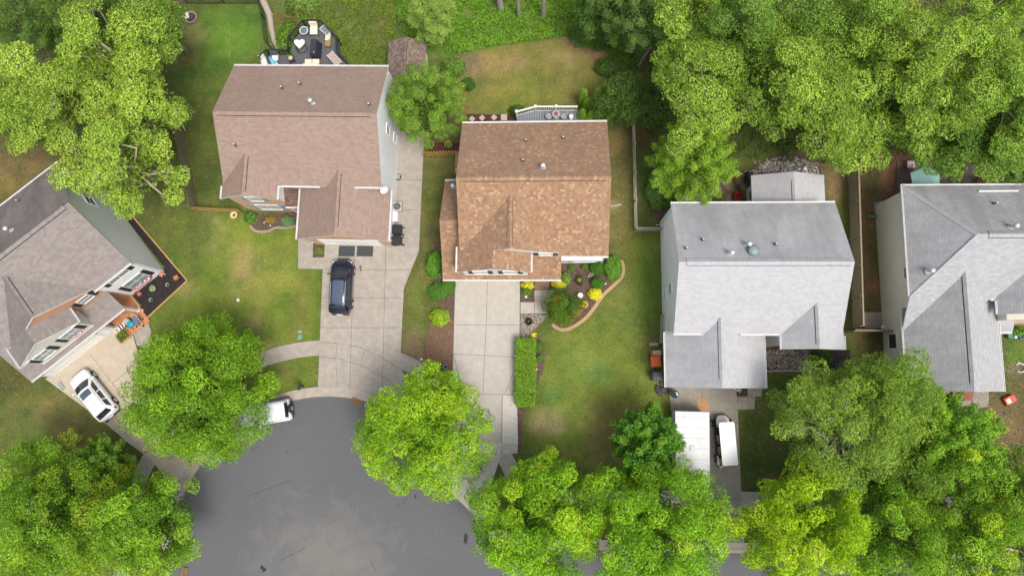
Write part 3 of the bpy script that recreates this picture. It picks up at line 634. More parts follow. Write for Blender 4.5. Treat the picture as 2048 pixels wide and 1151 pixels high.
def house_a(name, loc, rz, label, shing, side, front, brickm, shut, group=None, low_extra=0.0, bunting=False, flower=False):
    r = empty(name, (*loc, 0), rz); tag(r, label, 'house')
    sl = .543
    W = MB()                                        # main block with gable ends
    penta(W, 2.1, 13.5, 1.45, 11.7, 0, 5.39, 5.36, 8.15, 6.6); W.build('wall', side, r)
    w2 = MB(); penta(w2, 2.0, 7.35, 2.02, 7.42, 0, 1, 1, 1, 5) if False else None
    f2 = MB(); penta(f2, .03, 1.5, 2.12, 7.3, 2.9, 5.40, 5.40, 6.78, 4.7, 'y'); f2.build('gable_wall', front, r)
    f3 = MB(); penta(f3, 1.43, 4.5, 2.13, 9.9, 2.9, 5.40, 5.50, 7.50, 6.05, 'y'); f3.build('gable_wall', brickm if brickm else front, r)
    gw = MB(); penta(gw, .6, 2.08, .003, 7.7, 0, 2.84, 2.84, 4.95, 4.1); gw.box(2.08, 7.0, 0, 1.43, 0, 2.75); gw.build('wall', side, r)
    if brickm:
        bb = MB(); bb.box(7.003, 10.0, 1.40, 1.445, 0, 2.9); bb.build('brick_wall', brickm, r)
    # roofs
    M = MB(); gable(M, 2.0, 13.62, 1.6, 12.0, 5.4 + .47 * sl, 5.4, 8.35, 6.6); shed_slab(M, 9.95, 13.62, 1.13, 1.597, 5.4, 5.4 + .467 * sl, v0=-.53)
    main = M.build('roof', [shing, WHITE], r)
    G1 = MB(); gable(G1, 1.3, 5.9, 1.8, 10.3, 5.4, 5.4, 7.71, 6.05, 'y'); G1.build('roof', [shing, WHITE], r)
    G2 = MB(); gable(G2, -.12, 1.42, 1.8, 7.6, 5.392, 5.392, 6.967, 4.7, 'y'); G2.build('roof', [shing, WHITE], r)
    LR = MB(); gable(LR, .3, 2.1, -.35, 8.0, 2.8, 2.8, 5.16, 4.1); shed_slab(LR, 2.1, 10.0, -.35, 1.45, 2.8, 2.8 + 1.8 * .53)
    low = LR.build('roof', [shing, WHITE], r)
    rc = MB(); ridge_cap(rc, 2.5, 13.2, 6.6, 8.35, sl); rc.build('ridge_cap', [shing, VENT_SHADE], main)
    rc = MB(); ridge_cap(rc, 1.5, 5.9, 6.05, 7.71, sl, 'y', .20); rc.build('ridge_cap', [shing, VENT_SHADE], main)
    gt = Parts(); gutter(gt, (2.0, 12.0), (13.62, 12.0), 5.4, (0, 1)); gutter(gt, (9.95, 1.13), (13.62, 1.13), 5.4, (0, -1)); gutter(gt, (.3, -.35), (10.0, -.35), 2.8, (0, -1))
    gutter(gt, (1.8, -.12), (1.8, 1.3), 5.4, (-1, 0)); gutter(gt, (1.8, 1.31), (1.8, 1.9), 5.4, (-1, 0)); gutter(gt, (7.6, -.12), (7.6, 1.28), 5.4, (1, 0)); gutter(gt, (.3, 8.0), (1.98, 8.0), 2.8, (0, 1)); gt.build('gutter', WHITE, main)
    # cornice returns and frieze on the small gable
    fr = Parts(); fr.box(1.95, 2.6, -.08, .025, 5.12, 5.24); fr.box(6.8, 7.45, -.08, .025, 5.12, 5.24); fr.box(2.12, 7.3, .0, .028, 3.03, 3.13); fr.build('cornice', WHITE, r)
    for x in (3.55, 5.95) if not bunting else (3.35, 6.05):
        window(r, (x, .028, 4.35), (0, -1), 1.05 if not bunting else 1.25, 1.25, True, 2, 2, shm=shut, pane=PALEGLASS if bunting else None, shw=.36)
    window(r, (8.75, 1.428, 4.72), (0, -1), 1.0, .95, True, 1, 2, shm=shut, pane=PALEGLASS)
    if bunting:
        window(r, (11.75, 1.448, 4.45), (0, -1), 1.75, 1.15, True, 2, 2, shm=shut, pane=PALEGLASS)
        window(r, (11.75, 1.448, 1.75), (0, -1), 1.75, 1.6, True, 2, 2, shm=shut, pane=PALEGLASS)
    else:
        window(r, (12.0, 1.448, 1.75), (0, -1), 1.9, 1.35, True, 2, 2, shm=shut, pane=PALEGLASS)
        bx = MB(); bx.box(9.95, 13.3, 1.15, 1.44, 2.75, 3.3); bx.build('frieze', WHITE, r)
        window(r, (4.5, 11.702, 1.6), (0, 1), 1.6, 1.2, False, 2, 2)
    window(r, (13.502, 8.2, 4.4), (1, 0), .8, 1.2, False, 1, 2)
    garage_door(r, 1.3, 6.2, -.01)
    front_door(r, (8.1, 1.395, 0), (0, -1), plain((.20, .05, .04), .5, .4, name='red_door'))
    p = MB(); p.box(7.003, 10.0, -.15, 1.39, -.05, .16); p.build('porch_floor', brickm or plain((.20, .12, .085), .8, .2, name='porch_brick'), r)
    for x in (7.25, 9.75):
        c = MB(); c.box(x - .11, x + .11, -.12, .10, .16, 2.62); c.box(x - .15, x + .15, -.16, .14, .161, .30); c.box(x - .15, x + .15, -.16, .14, 2.5, 2.621); c.build('porch_post', WHITE, r)
    ct = Parts(); ct.box(13.48, 13.53, 1.42, 1.55, 0, 5.4); ct.box(13.48, 13.53, 11.6, 11.73, 0, 5.4); ct.box(.57, .66, -.03, .09, 0, 2.7); ct.build('corner_trim', WHITE, r)
    downspout(r, 7.05, -.02, 2.7); downspout(r, 13.4, 1.43, 5.3)
    return r, main, low
def zmain_a(b): return 5.4 + (b - 1.13) * .543 if b < 6.6 else 8.35 - (b - 6.6) * .546
# orange-brown roofed house
def L2(root, px, py, z):
    x, y = g(px, py, z); v = Matrix.Rotation(-root.rotation_euler[2], 2) @ Vector((x - root.location[0], y - root.location[1])); return v.x, v.y
h3, m3, lo3 = house_a('house', (-8.9, 8.1), 0.0, 'house with a mottled orange-brown shingle roof and white trim, in the middle of the row', SH_OR, SID_W, SID_W, None, BLACKSH)
vents(m3, [(*L2(h3, 1052, 284, 6.3), 'pipe'), (*L2(h3, 1126, 278, 6.2), 'pipe'), (*L2(h3, 1046, 323, 7.4), 'pipe'), (*L2(h3, 1086, 336, 7.8), 'flue')], lambda x, y: zmain_a(y))
vents(lo3, [(*L2(h3, 907, 374, 3.4), 'flue')], lambda x, y: 5.16 - (y - 4.1) * .6)
cb = MB(); cb.box(1.25, 2.08, 8.7, 10.3, 0, 2.9); cb.build('chimney_box', SID_W, h3)
cb = MB(); b_ = len(cb.v); cb.hexa([(1.15, 8.6, 2.9), (2.08, 8.6, 3.15), (2.08, 10.4, 3.15), (1.15, 10.4, 2.9), (1.15, 8.6, 3.0), (2.08, 8.6, 3.25), (2.08, 10.4, 3.25), (1.15, 10.4, 3.0)], 0); cb.uv[1] = [(0, 0), (0, .95), (1.8, .95), (1.8, 0)]; cb.build('roof', SH_OR, h3)
# taupe roofed house, turned
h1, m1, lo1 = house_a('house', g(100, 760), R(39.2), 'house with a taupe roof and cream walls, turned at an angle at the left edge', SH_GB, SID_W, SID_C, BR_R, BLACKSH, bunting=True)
vents(m1, [(*L2(h1, 30, 399, 6.6), 'pipe'), (*L2(h1, 24, 460, 7.4), 'flue')], lambda x, y: zmain_a(y))
# patriotic swags under three windows (cloth fans hung on the sill)
def swag(root, p, w, r):
    cols = [plain((.50, .05, .06), .8, .2, name='red_cloth'), plain((.75, .74, .72), .8, .2, name='white_cloth'), plain((.05, .06, .22), .8, .2, name='blue_cloth')]
    mb = MB(); n = 14
    rr = [(1.0, .80, 0), (.80, .58, 1), (.58, .40, 0), (.40, .22, 1), (.22, .02, 2)]
    for a, b, m in rr:
        for k in range(n):
            t0, t1 = math.pi + math.pi * k / n, math.pi + math.pi * (k + 1) / n; d0, d1 = (.03 if k % 2 else .0), (.0 if k % 2 else .03)
            def q(t, s, d): return (p[0] + math.cos(t) * w / 2 * s, p[1] - .07 - d, p[2] + math.sin(t) * r * s)
            mb.poly([q(t0, a, d0), q(t1, a, d1), q(t1, b, d1), q(t0, b, d0)], m)
    mb.build('bunting', cols, root)
swag(h1, (11.75, 1.44, 1.05), 1.9, .75); swag(h1, (6.05, .028, 3.85), 1.1, .5)
# gable light globes on the garage of the left house
for x in (1.0, 6.6):
    lm = MB(); lm.lathe((x, -.14, 2.0), [(.02, 0), (.11, .05), (.12, .2), (.05, .32)], 10); lm.build('wall_lamp', BLACK, h1, True)

def house_b(name, loc, rz, label, mir, W, shing, side, front, entry, shut):
    r = empty(name, (*loc, 0), rz); tag(r, label, 'house')
    def sx(a, b): a, b = mir * a, mir * b; return min(a, b), max(a, b)
    sl = .543
    w = MB(); x0, x1 = sx(0, W - .1); penta(w, x0, x1, 4.0, 13.5, 0, 5.38, 5.38, 7.95, 8.75); w.build('wall', side, r)
    w = MB(); x0, x1 = sx(.003, 6.8); penta(w, 0.0, 4.3, x0, x1, 0, 3.95, 3.95, 5.80, mir * 3.35, 'y'); w.build('garage_wall', side, r)
    w = MB(); w.box(x0 + .01, x1 - .01, -.06, -.003, 0, 3.85); penta(w, -.055, -.004, x0 + .3, x1 - .3, 3.852, 3.90, 3.90, 5.66, mir * 3.35, 'y'); w.build('brick_wall', front, r)
    x0, x1 = sx(W - 4.25, W - .05); w = MB(); penta(w, 2.9, 4.6, x0, x1, 0, 5.36, 5.36, 6.45, mir * (W - 2.2), 'y'); w.build('wall', side, r)
    w = MB(); penta(w, 2.84, 2.897, x0 + .002, x1 - .002, 0, 5.34, 5.34, 6.43, mir * (W - 2.2), 'y'); w.build('brick_wall', front, r)
    # roofs
    x0, x1 = sx(-.05, W); M = MB(); gable(M, x0, x1, 3.7, 13.85, 5.4, 5.4, 8.15, 8.77); main = M.build('roof', [shing, WHITE], r)
    x0, x1 = sx(-.45, 7.15); G = MB(); gable(G, -.38, 3.98, x0, x1, 3.9, 3.9, 6.0, mir * 3.35, 'y'); y0, y1 = sx(.03, 7.15); k0 = 3.9 + .48 * 2.1 / 3.8; gable(G, 3.98, 5.3, y0, y1, k0 if mir > 0 else 3.9, 3.9 if mir > 0 else k0, 6.0, mir * 3.35, 'y'); G.build('roof', [shing, WHITE], r)
    x0, x1 = sx(W - 4.5, W + .1); G = MB(); gable(G, 2.55, 6.3, x0, x1, 5.4, 5.4, 6.65, mir * (W - 2.2), 'y'); G.build('roof', [shing, WHITE], r)
    x0, x1 = sx(.5, W - .3)
    for a_ in ((x0, x1, 8.77, 8.15, sl), (.3, 4.9, mir * 3.35, 6.0, sl, 'y', .2), (2.9, 5.7, mir * (W - 2.2), 6.65, sl, 'y', .2)): rc = MB(); ridge_cap(rc, *a_); rc.build('ridge_cap', [shing, VENT_SHADE], main)
    gt = Parts(); x0, x1 = sx(-.05, W); gutter(gt, (x0, 13.85), (x1, 13.85), 5.4, (0, 1))
    x0, x1 = sx(5.0, W - 4.55); gutter(gt, (x0, 3.7), (x1, 3.7), 5.4, (0, -1)); x0, x1 = sx(-.05, 2.2); gutter(gt, (x0, 3.7), (x1, 3.7), 5.4, (0, -1))
    gutter(gt, (mir * -.45, -.38), (mir * -.45, 3.9), 3.9, (-mir, 0)); gutter(gt, (mir * 7.15, -.38), (mir * 7.15, 3.9), 3.9, (mir, 0))
    gutter(gt, (mir * (W + .1), 2.55), (mir * (W + .1), 3.6), 5.4, (mir, 0)); gutter(gt, (mir * (W - 4.5), 2.55), (mir * (W - 4.5), 3.65), 5.4, (-mir, 0)); gt.build('gutter', WHITE, main)
    x0, x1 = sx(.9, 5.9); garage_door(r, x0, x1, -.06, 2.3)
    wx = mir * (W - 2.2)
    window(r, (wx, 2.838, 4.35), (0, -1), 1.1, 1.2, True, 1, 2, shm=shut, pane=PALEGLASS); window(r, (wx - mir * .1, 2.838, 1.6), (0, -1), 1.9, 1.4, True, 2, 2, shm=shut, pane=PALEGLASS)
    front_door(r, (mir * (7.9), 3.99, 0), (0, -1), plain((.10, .06, .05), .5, .4, name='dark_door'))
    window(r, (mir * 7.75, 3.998, 4.5), (0, -1), .8, .9, False, 1, 2)
    p = MB(); x0, x1 = sx(6.81, W - 4.28); p.box(x0, x1, 2.6, 3.99, -.05, .16); p.build('porch_floor', CONC, r)
    if entry:
        e = MB(); x0, x1 = sx(7.17, W - 4.28); shed_slab(e, x0, x1, 2.55, 3.995, 3.0, 3.7); e.build('porch_roof', [SH_DK, WHITE], r)
        gt = Parts(); gutter(gt, (x0, 2.55), (x1, 2.55), 3.0, (0, -1)); gt.build('gutter', WHITE, r)
        for x in (x0 + .15, x1 - .15): c = MB(); c.box(x - .08, x + .08, 2.62, 2.78, .16, 2.86); c.build('porch_post', WHITE, r)
    for y, z_ in ((8.9, 4.3), (9.1, 1.7)) if mir < 0 else ((7.3, 4.3), (7.2, 1.7)):
        x = -mir * .002; window(r, (x, y, z_), (-mir, 0), .75, .9, False, 1, 2, trim=side)
    ct = Parts()
    for x in (0, mir * (W - .1)):
        for y in (4.0, 13.5): ct.box(x - .04, x + .04, y - .04, y + .06, 0, 5.4)
    ct.build('corner_trim', WHITE, r)
    downspout(r, -mir * .02, 13.3, 5.3, (-mir, 0)); downspout(r, -mir * .02, .2, 3.7, (-mir, 0)); downspout(r, mir * 6.9, .1, 3.7, (mir, 0))
    return r, main
def zmain_b(b): return 5.4 + (b - 3.7) * .543 if b < 8.77 else 8.15 - (b - 8.77) * .541
h2, m2 = house_b('house', (-13.42, 11.15), R(-1.3), 'two-storey house with a mauve-brown roof behind the dark blue car', -1, 12.95, SH_MV, SID_W, BR_T, True, SHUT_B)
vents(m2, [(*L2(h2, 569, 181, 6.4), 'pipe'), (*L2(h2, 604, 173, 6.2), 'pipe'), (*L2(h2, 742, 215, 7.3), 'pipe'), (*L2(h2, 472, 291, 6.9), 'pipe'), (*L2(h2, 629, 211, 7.2), 'flue')], lambda x, y: zmain_b(y))
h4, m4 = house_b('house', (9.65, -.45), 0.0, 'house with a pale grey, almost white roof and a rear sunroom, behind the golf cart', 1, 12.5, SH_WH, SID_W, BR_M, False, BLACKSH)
vents(m4, [(*L2(h4, 1404, 480, 7.1), 'pipe'), (*L2(h4, 1371, 497, 7.5), 'pipe'), (*L2(h4, 1549, 489, 7.3), 'pipe'), (*L2(h4, 1459, 508, 7.7), 'flue'), (*L2(h4, 1495, 490, 7.5), 'flue'), (*L2(h4, 1505, 502, 7.6), 'dome')], lambda x, y: zmain_b(y))
# satellite dish on the garage corner of the mauve roofed house: bolted to the house, so a part of it
dx, dy = L2(h2, 770, 382, 4.6); dm = MB(); dv = Vector((.45, -.55, .7)).normalized(); du = dv.cross(Vector((0, 0, 1))).normalized(); dw = dv.cross(du)
ring = []
for rr_, dd in ((.02, 0), (.20, .03), (.34, .09), (.36, .08), (.20, .0), (.02, -.03)):
    b_ = len(dm.v); ring.append(b_)
    for k in range(18):
        t_ = 2 * math.pi * k / 18; q = Vector((dx, dy, 5.0)) + (du * math.cos(t_) * rr_ + dw * math.sin(t_) * rr_ * .85) + dv * dd; dm.v.append(tuple(q))
for a_, b_ in zip(ring, ring[1:]):
    for k in range(18): dm.face([a_ + k, a_ + (k + 1) % 18, b_ + (k + 1) % 18, b_ + k])
dish = dm.build('satellite_dish', plain((.46, .47, .50), .5, .4, name='dish_paint'), h2, True)
am = MB(); am.tube([(dx, dy, 5.0), (dx - .1, dy + .1, 4.6), (dx - .15, dy + .2, 4.0)], .03); am.tube([(dx, dy, 4.75), tuple(Vector((dx, dy, 4.85)) + dv * .5)], .018); am.build('dish_arm', GREYM, dish)
# sunroom behind the pale roof
sr = MB(); penta(sr, 13.9, 16.35, 7.35, 12.4, 0, 3.06, 3.06, 3.98, 9.9, 'y'); sr.build('sunroom_wall', SID_W, h4)
sr = MB(); gable(sr, 13.95, 16.7, 6.85, 12.65, 3.2, 3.2, 4.2, 9.9, 'y'); sro = sr.build('sunroom_roof', [SH_WH, WHITE], h4)
rc = MB(); ridge_cap(rc, 14.0, 16.0, 9.9, 4.2, .34, 'y', .2); rc.build('ridge_cap', [SH_WH, VENT_SHADE], sro)
window(h4, (7.348, 15.1, 1.7), (-1, 0), 1.5, 1.3, False, 2, 2)
# ---- grey hip roofed house at the right edge
h5 = empty('house', (27.7, -.5, 0), 0); tag(h5, 'house with a grey hip roof and beige side wall at the right edge', 'house')
w = MB(); w.box(0, 14, 6.6, 15.0, 0, 5.3); w.build('wall', SID_B, h5)
w = MB(); w.box(.004, 6.6, .3, 6.598, 0, 3.85); penta(w, .28, 6.0, .3, 6.5, 3.851, 3.9, 3.9, 5.5, 3.25, 'y'); w.build('garage_wall', SID_B, h5)
w = MB(); w.box(0.0, .8, 4.3, 5.3, 3.851, 3.97); w.box(0.0, .8, 5.301, 6.59, 3.851, 4.45); w.build('wall', SID_B, h5)
sb = .563
hr = MB()
def hp(pts, uvd):
    """roof polygon with a soffit copy; uvd = direction of the eave"""
    p0 = Vector(pts[0]); n = (Vector(pts[1]) - p0).cross(Vector(pts[2]) - p0).normalized(); e = Vector((*uvd, 0)).normalized(); up = n.cross(e)
    hr.poly(pts, 0, [((Vector(q) - p0).dot(e), (Vector(q) - p0).dot(up)) for q in pts]); hr.poly([(q[0], q[1], q[2] - .16) for q in reversed(pts)], 1)
    for i in range(len(pts)):
        a, b = pts[i], pts[(i + 1) % len(pts)]; hr.poly([(a[0], a[1], a[2] - .16), (b[0], b[1], b[2] - .16), b, a], 1)
X0, YB, YF, XR, YR, ZR = -.42, 15.2, 6.65, 3.35, 10.9, 7.8
hp([(X0, YB, 5.4), (X0, YF, 5.4), (XR, YR, ZR)], (0, -1))
hp([(14.3, YB, 5.4), (X0, YB, 5.4), (XR, YR, ZR), (14.3, YR, ZR)], (-1, 0))
yl = 4.1; zl = 5.4 - (YF - yl) * sb
hp([(5.55, YF - .2, 5.4 - .2 * sb), (14.3, YF - .2, 5.4 - .2 * sb), (14.3, YR, ZR), (XR, YR, ZR), (X0, YF, 5.4), (-.42, yl, zl), (.3, yl, zl)], (1, 0))
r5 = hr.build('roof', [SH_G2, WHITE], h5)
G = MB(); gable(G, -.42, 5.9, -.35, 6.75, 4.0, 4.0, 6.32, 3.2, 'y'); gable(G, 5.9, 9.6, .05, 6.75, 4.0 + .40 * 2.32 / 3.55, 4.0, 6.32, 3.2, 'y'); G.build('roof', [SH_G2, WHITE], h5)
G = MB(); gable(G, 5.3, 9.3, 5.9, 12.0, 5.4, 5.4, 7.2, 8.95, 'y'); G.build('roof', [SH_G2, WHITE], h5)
w = MB(); penta(w, 4.9, 6.7, 6.6, 11.8, 0, 5.25, 5.25, 6.9, 8.95, 'y'); w.build('wall', SID_B, h5)
w = MB(); w.box(7.6, 11.7, 4.84, 4.897, 0, 2.6); w.build('brick_wall', BR_R, h5)
e = MB(); shed_slab(e, 6.75, 8.0, 4.1, 4.9, 3.6, 4.0); e.build('porch_roof', [SH_G2, WHITE], h5)
for a_ in ((4.2, 14.2, YR, ZR, sb), (0.2, 9.0, 3.2, 6.32, .66, 'y', .2)): rc = MB(); ridge_cap(rc, *a_); rc.build('ridge_cap', [SH_G2, VENT_SHADE], r5)
def hipcap(p, q, w=.16):
    m = MB(); p, q = Vector(p), Vector(q); d = (q - p).normalized(); s = Vector((-d.y, d.x, 0)).normalized() * w; up = Vector((0, 0, .05)); dn = Vector((0, 0, -.06))
    L = (q - p).length
    m.poly([p + up, q + up, q + s + dn, p + s + dn], 0, [(0, 0), (0, L), (w, L), (w, 0)]); m.poly([p - s + dn, q - s + dn, q + up, p + up], 0, [(w, 0), (w, L), (0, L), (0, 0)]); m.build('hip_cap', SH_WH, r5)
hipcap((X0, YB, 5.42), (XR, YR, 7.85)); hipcap((X0, YF, 5.42), (XR, YR, 7.85), .10)
gt = Parts(); gutter(gt, (X0, YF), (X0, YB), 5.4, (-1, 0)); gutter(gt, (X0 - .1, YB), (14.3, YB), 5.4, (0, 1)); gutter(gt, (-.35, 1.0), (-.35, 5.4), 4.0, (-1, 0)); gutter(gt, (6.75, -.42), (6.75, 5.2), 4.0, (1, 0)); gutter(gt, (5.55, YF - .2), (5.9, YF - .2), 5.29, (0, -1)); gutter(gt, (5.9, 5.3), (5.9, 6.35), 5.4, (-1, 0)); gutter(gt, (6.75, 4.1), (8.0, 4.1), 3.6, (0, -1)); gt.build('gutter', WHITE, r5)
window(h5, (-.002, 3.45, 1.6), (-1, 0), 1.1, 1.2, False, 1, 1); window(h5, (-.002, 8.6, 4.5), (-1, 0), .8, .8, False, 1, 2)
garage_door(h5, .9, 5.9, .29, 2.3)
vents(r5, [(g(1988, 407, 6.4)[0] - 27.7, g(1988, 407, 6.4)[1] + .5, 'pipe'), (g(2020, 455, 7.4)[0] - 27.7, g(2020, 455, 7.4)[1] + .5, 'flue')], lambda x, y: 7.8 - abs(y - YR) * .56)
vents(r5, [(g(1862, 541, 6.5)[0] - 27.7, g(1862, 541, 6.5)[1] + .5, 'flue')], lambda x, y: 5.4 + (x - X0) * .637)
sb_ = MB(); x_, y_ = g(1950, 381, 5.8); sb_.obox((x_ - 27.7 + 1.7, y_ + .45), 0, 2.9, .10, 5.75, 5.86); sb_.build('roof_bar', WHITE, r5)
# ---- shed
sh = empty('garden_shed', (-12.2, 26.25, 0)); tag(sh, 'small shed with a brown shingle gable roof behind the round pine', 'shed')
w = MB(); penta(w, -2.2, 2.2, -1.35, 1.35, 0, 2.48, 2.48, 3.25, 0, 'y'); w.build('wall', SID_B, sh)
G = MB(); gable(G, -2.4, 2.35, -1.65, 1.65, 2.5, 2.5, 3.42, 0, 'y', .12); sro = G.build('roof', [SH_SD, WHITE], sh)
rc = MB(); ridge_cap(rc, 0.2, 2.1, 0, 3.42, .56, 'y', .17); rc.build('ridge_cap', [SH_SD, VENT_SHADE], sro)
d_ = MB(); d_.box(-.6, .6, -2.24, -2.2, .1, 2.0); d_.build('door', plain((.4, .38, .33), .6, name='shed_door'), sh)
# ------------------------------------------------------------------ foliage
LKR, LKG, LKB = 2.1, 2.0, 1.25
def leaves_mesh(name, C, N, size, col, mat=LEAF, aspect=.55, jitter=.0):
    """one rhombic leaf per row: centre C, normal N"""
    n = len(C); N = N / np.maximum(np.linalg.norm(N, axis=1, keepdims=True), 1e-6)
    r = rng.normal(size=(n, 3)); T = r - N * (r * N).sum(1, keepdims=True); T /= np.maximum(np.linalg.norm(T, axis=1, keepdims=True), 1e-6)
    B = np.cross(N, T); s = (size if np.ndim(size) else np.full(n, size))[:, None] * rng.uniform(.7, 1.3, (n, 1)); w = s * aspect
    fold = N * s * .12
    V = np.stack([C - T * s * .5, C + B * w * .5 + fold, C + T * s * .5, C - B * w * .5 + fold], 1).reshape(-1, 3)
    V[:, 2] = np.maximum(V[:, 2], .02)
    F = np.arange(n * 4).reshape(-1, 4); cc = np.concatenate([np.clip(col * np.array([LKR, LKG, LKB]), 0.005, .8), np.ones((n, 1))], 1)
    return quad_mesh(name, V, F, 'leaf_colour', np.repeat(cc, 4, 0), mat)
def clump_points(C, rad, n, up=.55, flat=.75, shell=.55):
    """n points in an irregular blob round C; returns points, outward normals"""
    d = rng.normal(size=(n, 3)); d[:, 2] = np.abs(d[:, 2]) * 1.0 - .25 * np.abs(d[:, 2]).mean(); d /= np.linalg.norm(d, axis=1, keepdims=True)
    ph = rng.uniform(0, 6.28, 3)
    lump = 1 + .22 * np.sin(d[:, 0] * 5 + ph[0]) * np.sin(d[:, 1] * 5 + ph[1]) + .12 * np.sin(d[:, 2] * 7 + ph[2])
    rr = (shell + (1 - shell) * rng.random(n) ** .5) * lump
    P = C + d * rr[:, None] * np.array([rad, rad, rad * flat])
    N = d * (1 - up) + np.array([0, 0, up]) + rng.normal(size=(n, 3)) * .55
    return P, N
def crown_points(c, Rx, Ry, Rz, n, irr=.18, lower=-.15):
    """well spread clump centres on the upper part of an uneven dome"""
    ph = rng.uniform(0, 6.28, 4); out = []
    tries = 0; md = 1.75 * math.sqrt(Rx * Ry / n) * .62
    while len(out) < n and tries < n * 60:
        tries += 1
        z = rng.uniform(lower, 1); t = rng.uniform(0, 6.283); q = math.sqrt(max(0, 1 - z * z))
        k = 1 + irr * math.sin(2 * t + ph[0]) * .6 + irr * math.sin(3 * t + ph[1]) * .7 + irr * .5 * math.sin(5 * t + ph[2])
        rr = rng.uniform(.66, 1.04)
        p = np.array([q * math.cos(t) * Rx * k * rr, q * math.sin(t) * Ry * k * rr, z * Rz * rr])
        if all(np.linalg.norm(p - o) > md for o in out): out.append(p)
    return [c + p for p in out]
def tree(name, px, py, r, H, label, cat='tree', group=None, cols=((.10, .17, .02), (.14, .23, .03)), leaf=.24, nclump=60, rc=1.1, dens=230, crown_h=.55, bark=BARK, ry=None, gap=0.0, spread=.10, yellow=0.0, ycol=(.215, .29, .024), up=.28, flat=.7, irr=.16, lower=-.15, inner=True, trunk_r=.2, limbs=10, aspect=.55, shell=.62, cz=None, lean=None):
    """tree whose crown (centre height cz) is seen at px, py; r = crown radius in metres, H = top height"""
    global rng; rng = np.random.default_rng(int(px * 7 + py + 5000))
    Rz = H * crown_h * .5 if cz is None else (H - cz); cz = H - Rz if cz is None else cz
    cx, cy = g(px, py, cz + Rz * .35); ry = ry or r
    q_ = math.hypot(cx, cy); off = np.array([cx, cy]) / q_ * r * (1.9 if q_ > 30 and r < 3 else .95 if q_ > 28 else .6 if q_ > 14 else .1); root = empty(name, (cx + off[0], cy + off[1], 0)); tag(root, label, cat, group)
    c = np.array([-off[0], -off[1], cz]); cl = crown_points(c, r - rc * .45, ry - rc * .45, Rz - rc * .3, nclump, irr, lower)
    Ps, Ns, Cs, Sz = [], [], [], []
    kept = []
    for p in cl:
        if rng.random() < gap: continue
        kept.append(p)
        rcc = rc * rng.uniform(.65, 1.25); n = int(dens * 2.9 * (rcc / rc) ** 2)
        P, N = clump_points(p, rcc, n, up, flat, shell)
        u = rng.random(); base = (np.array(cols[0]) * (1 - u) + np.array(cols[1]) * u) * rng.uniform(.82, 1.15)
        if rng.random() < yellow: base = base * .45 + np.array(ycol) * rng.uniform(.8, 1.1) * .55
        cc = base[None, :] * rng.uniform(1 - 5 * spread, 1 + 4.6 * spread, (n, 1)) * (1 + rng.normal(size=(n, 3)) * .05)
        Ps.append(P); Ns.append(N); Cs.append(cc); Sz.append(np.full(n, leaf * .57))
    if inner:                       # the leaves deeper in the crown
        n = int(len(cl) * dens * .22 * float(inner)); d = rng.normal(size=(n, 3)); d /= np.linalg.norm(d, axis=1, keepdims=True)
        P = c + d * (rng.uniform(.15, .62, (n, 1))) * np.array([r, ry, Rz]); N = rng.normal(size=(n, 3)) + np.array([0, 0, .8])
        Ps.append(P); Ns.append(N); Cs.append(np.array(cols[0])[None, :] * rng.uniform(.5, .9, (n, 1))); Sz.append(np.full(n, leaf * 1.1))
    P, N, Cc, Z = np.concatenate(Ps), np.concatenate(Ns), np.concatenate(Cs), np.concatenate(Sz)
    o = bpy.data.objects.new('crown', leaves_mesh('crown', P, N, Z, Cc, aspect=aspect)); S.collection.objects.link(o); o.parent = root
    tb = MB(); top = (rng.normal() * .15 - off[0], rng.normal() * .15 - off[1], cz - Rz * .15)
    tb.tube([(0, 0, -.1), (.02, .01, .4), (top[0] * .5, top[1] * .5, cz * .5), top, (top[0], top[1], cz + Rz * .5)], [trunk_r * 1.5, trunk_r * 1.1, trunk_r * .9, trunk_r * .7, trunk_r * .2], 8)
    tb.build('trunk', bark, root, True)
    br = MB(); ends = [kept[i] for i in rng.permutation(len(kept))[:limbs]]
    for p in ends:
        h0 = max(.8, cz - Rz * rng.uniform(.05, .4)); s = np.array([top[0] * min(1, h0 / cz), top[1] * min(1, h0 / cz), h0]); e = p + np.array([0, 0, -.1 * rc])
        mid = s * .5 + e * .5 + np.array([0, 0, -.3]) + rng.normal(size=3) * .35
        q2 = e * .75 + s * .25 + rng.normal(size=3) * .3
        br.tube([tuple(s), tuple(mid), tuple(q2), tuple(e)], [trunk_r * .5, trunk_r * .36, trunk_r * .22, trunk_r * .10], 6)
        for _ in range(3):
            f = mid * .35 + e * .65 if rng.random() < .5 else q2; ee = e + rng.normal(size=3) * rc * .45
            br.tube([tuple(f), tuple(f * .5 + ee * .5 + rng.normal(size=3) * .12), tuple(ee)], [trunk_r * .17, trunk_r * .11, trunk_r * .05], 5)
    if limbs: br.build('branches', bark, root, True)
    return root
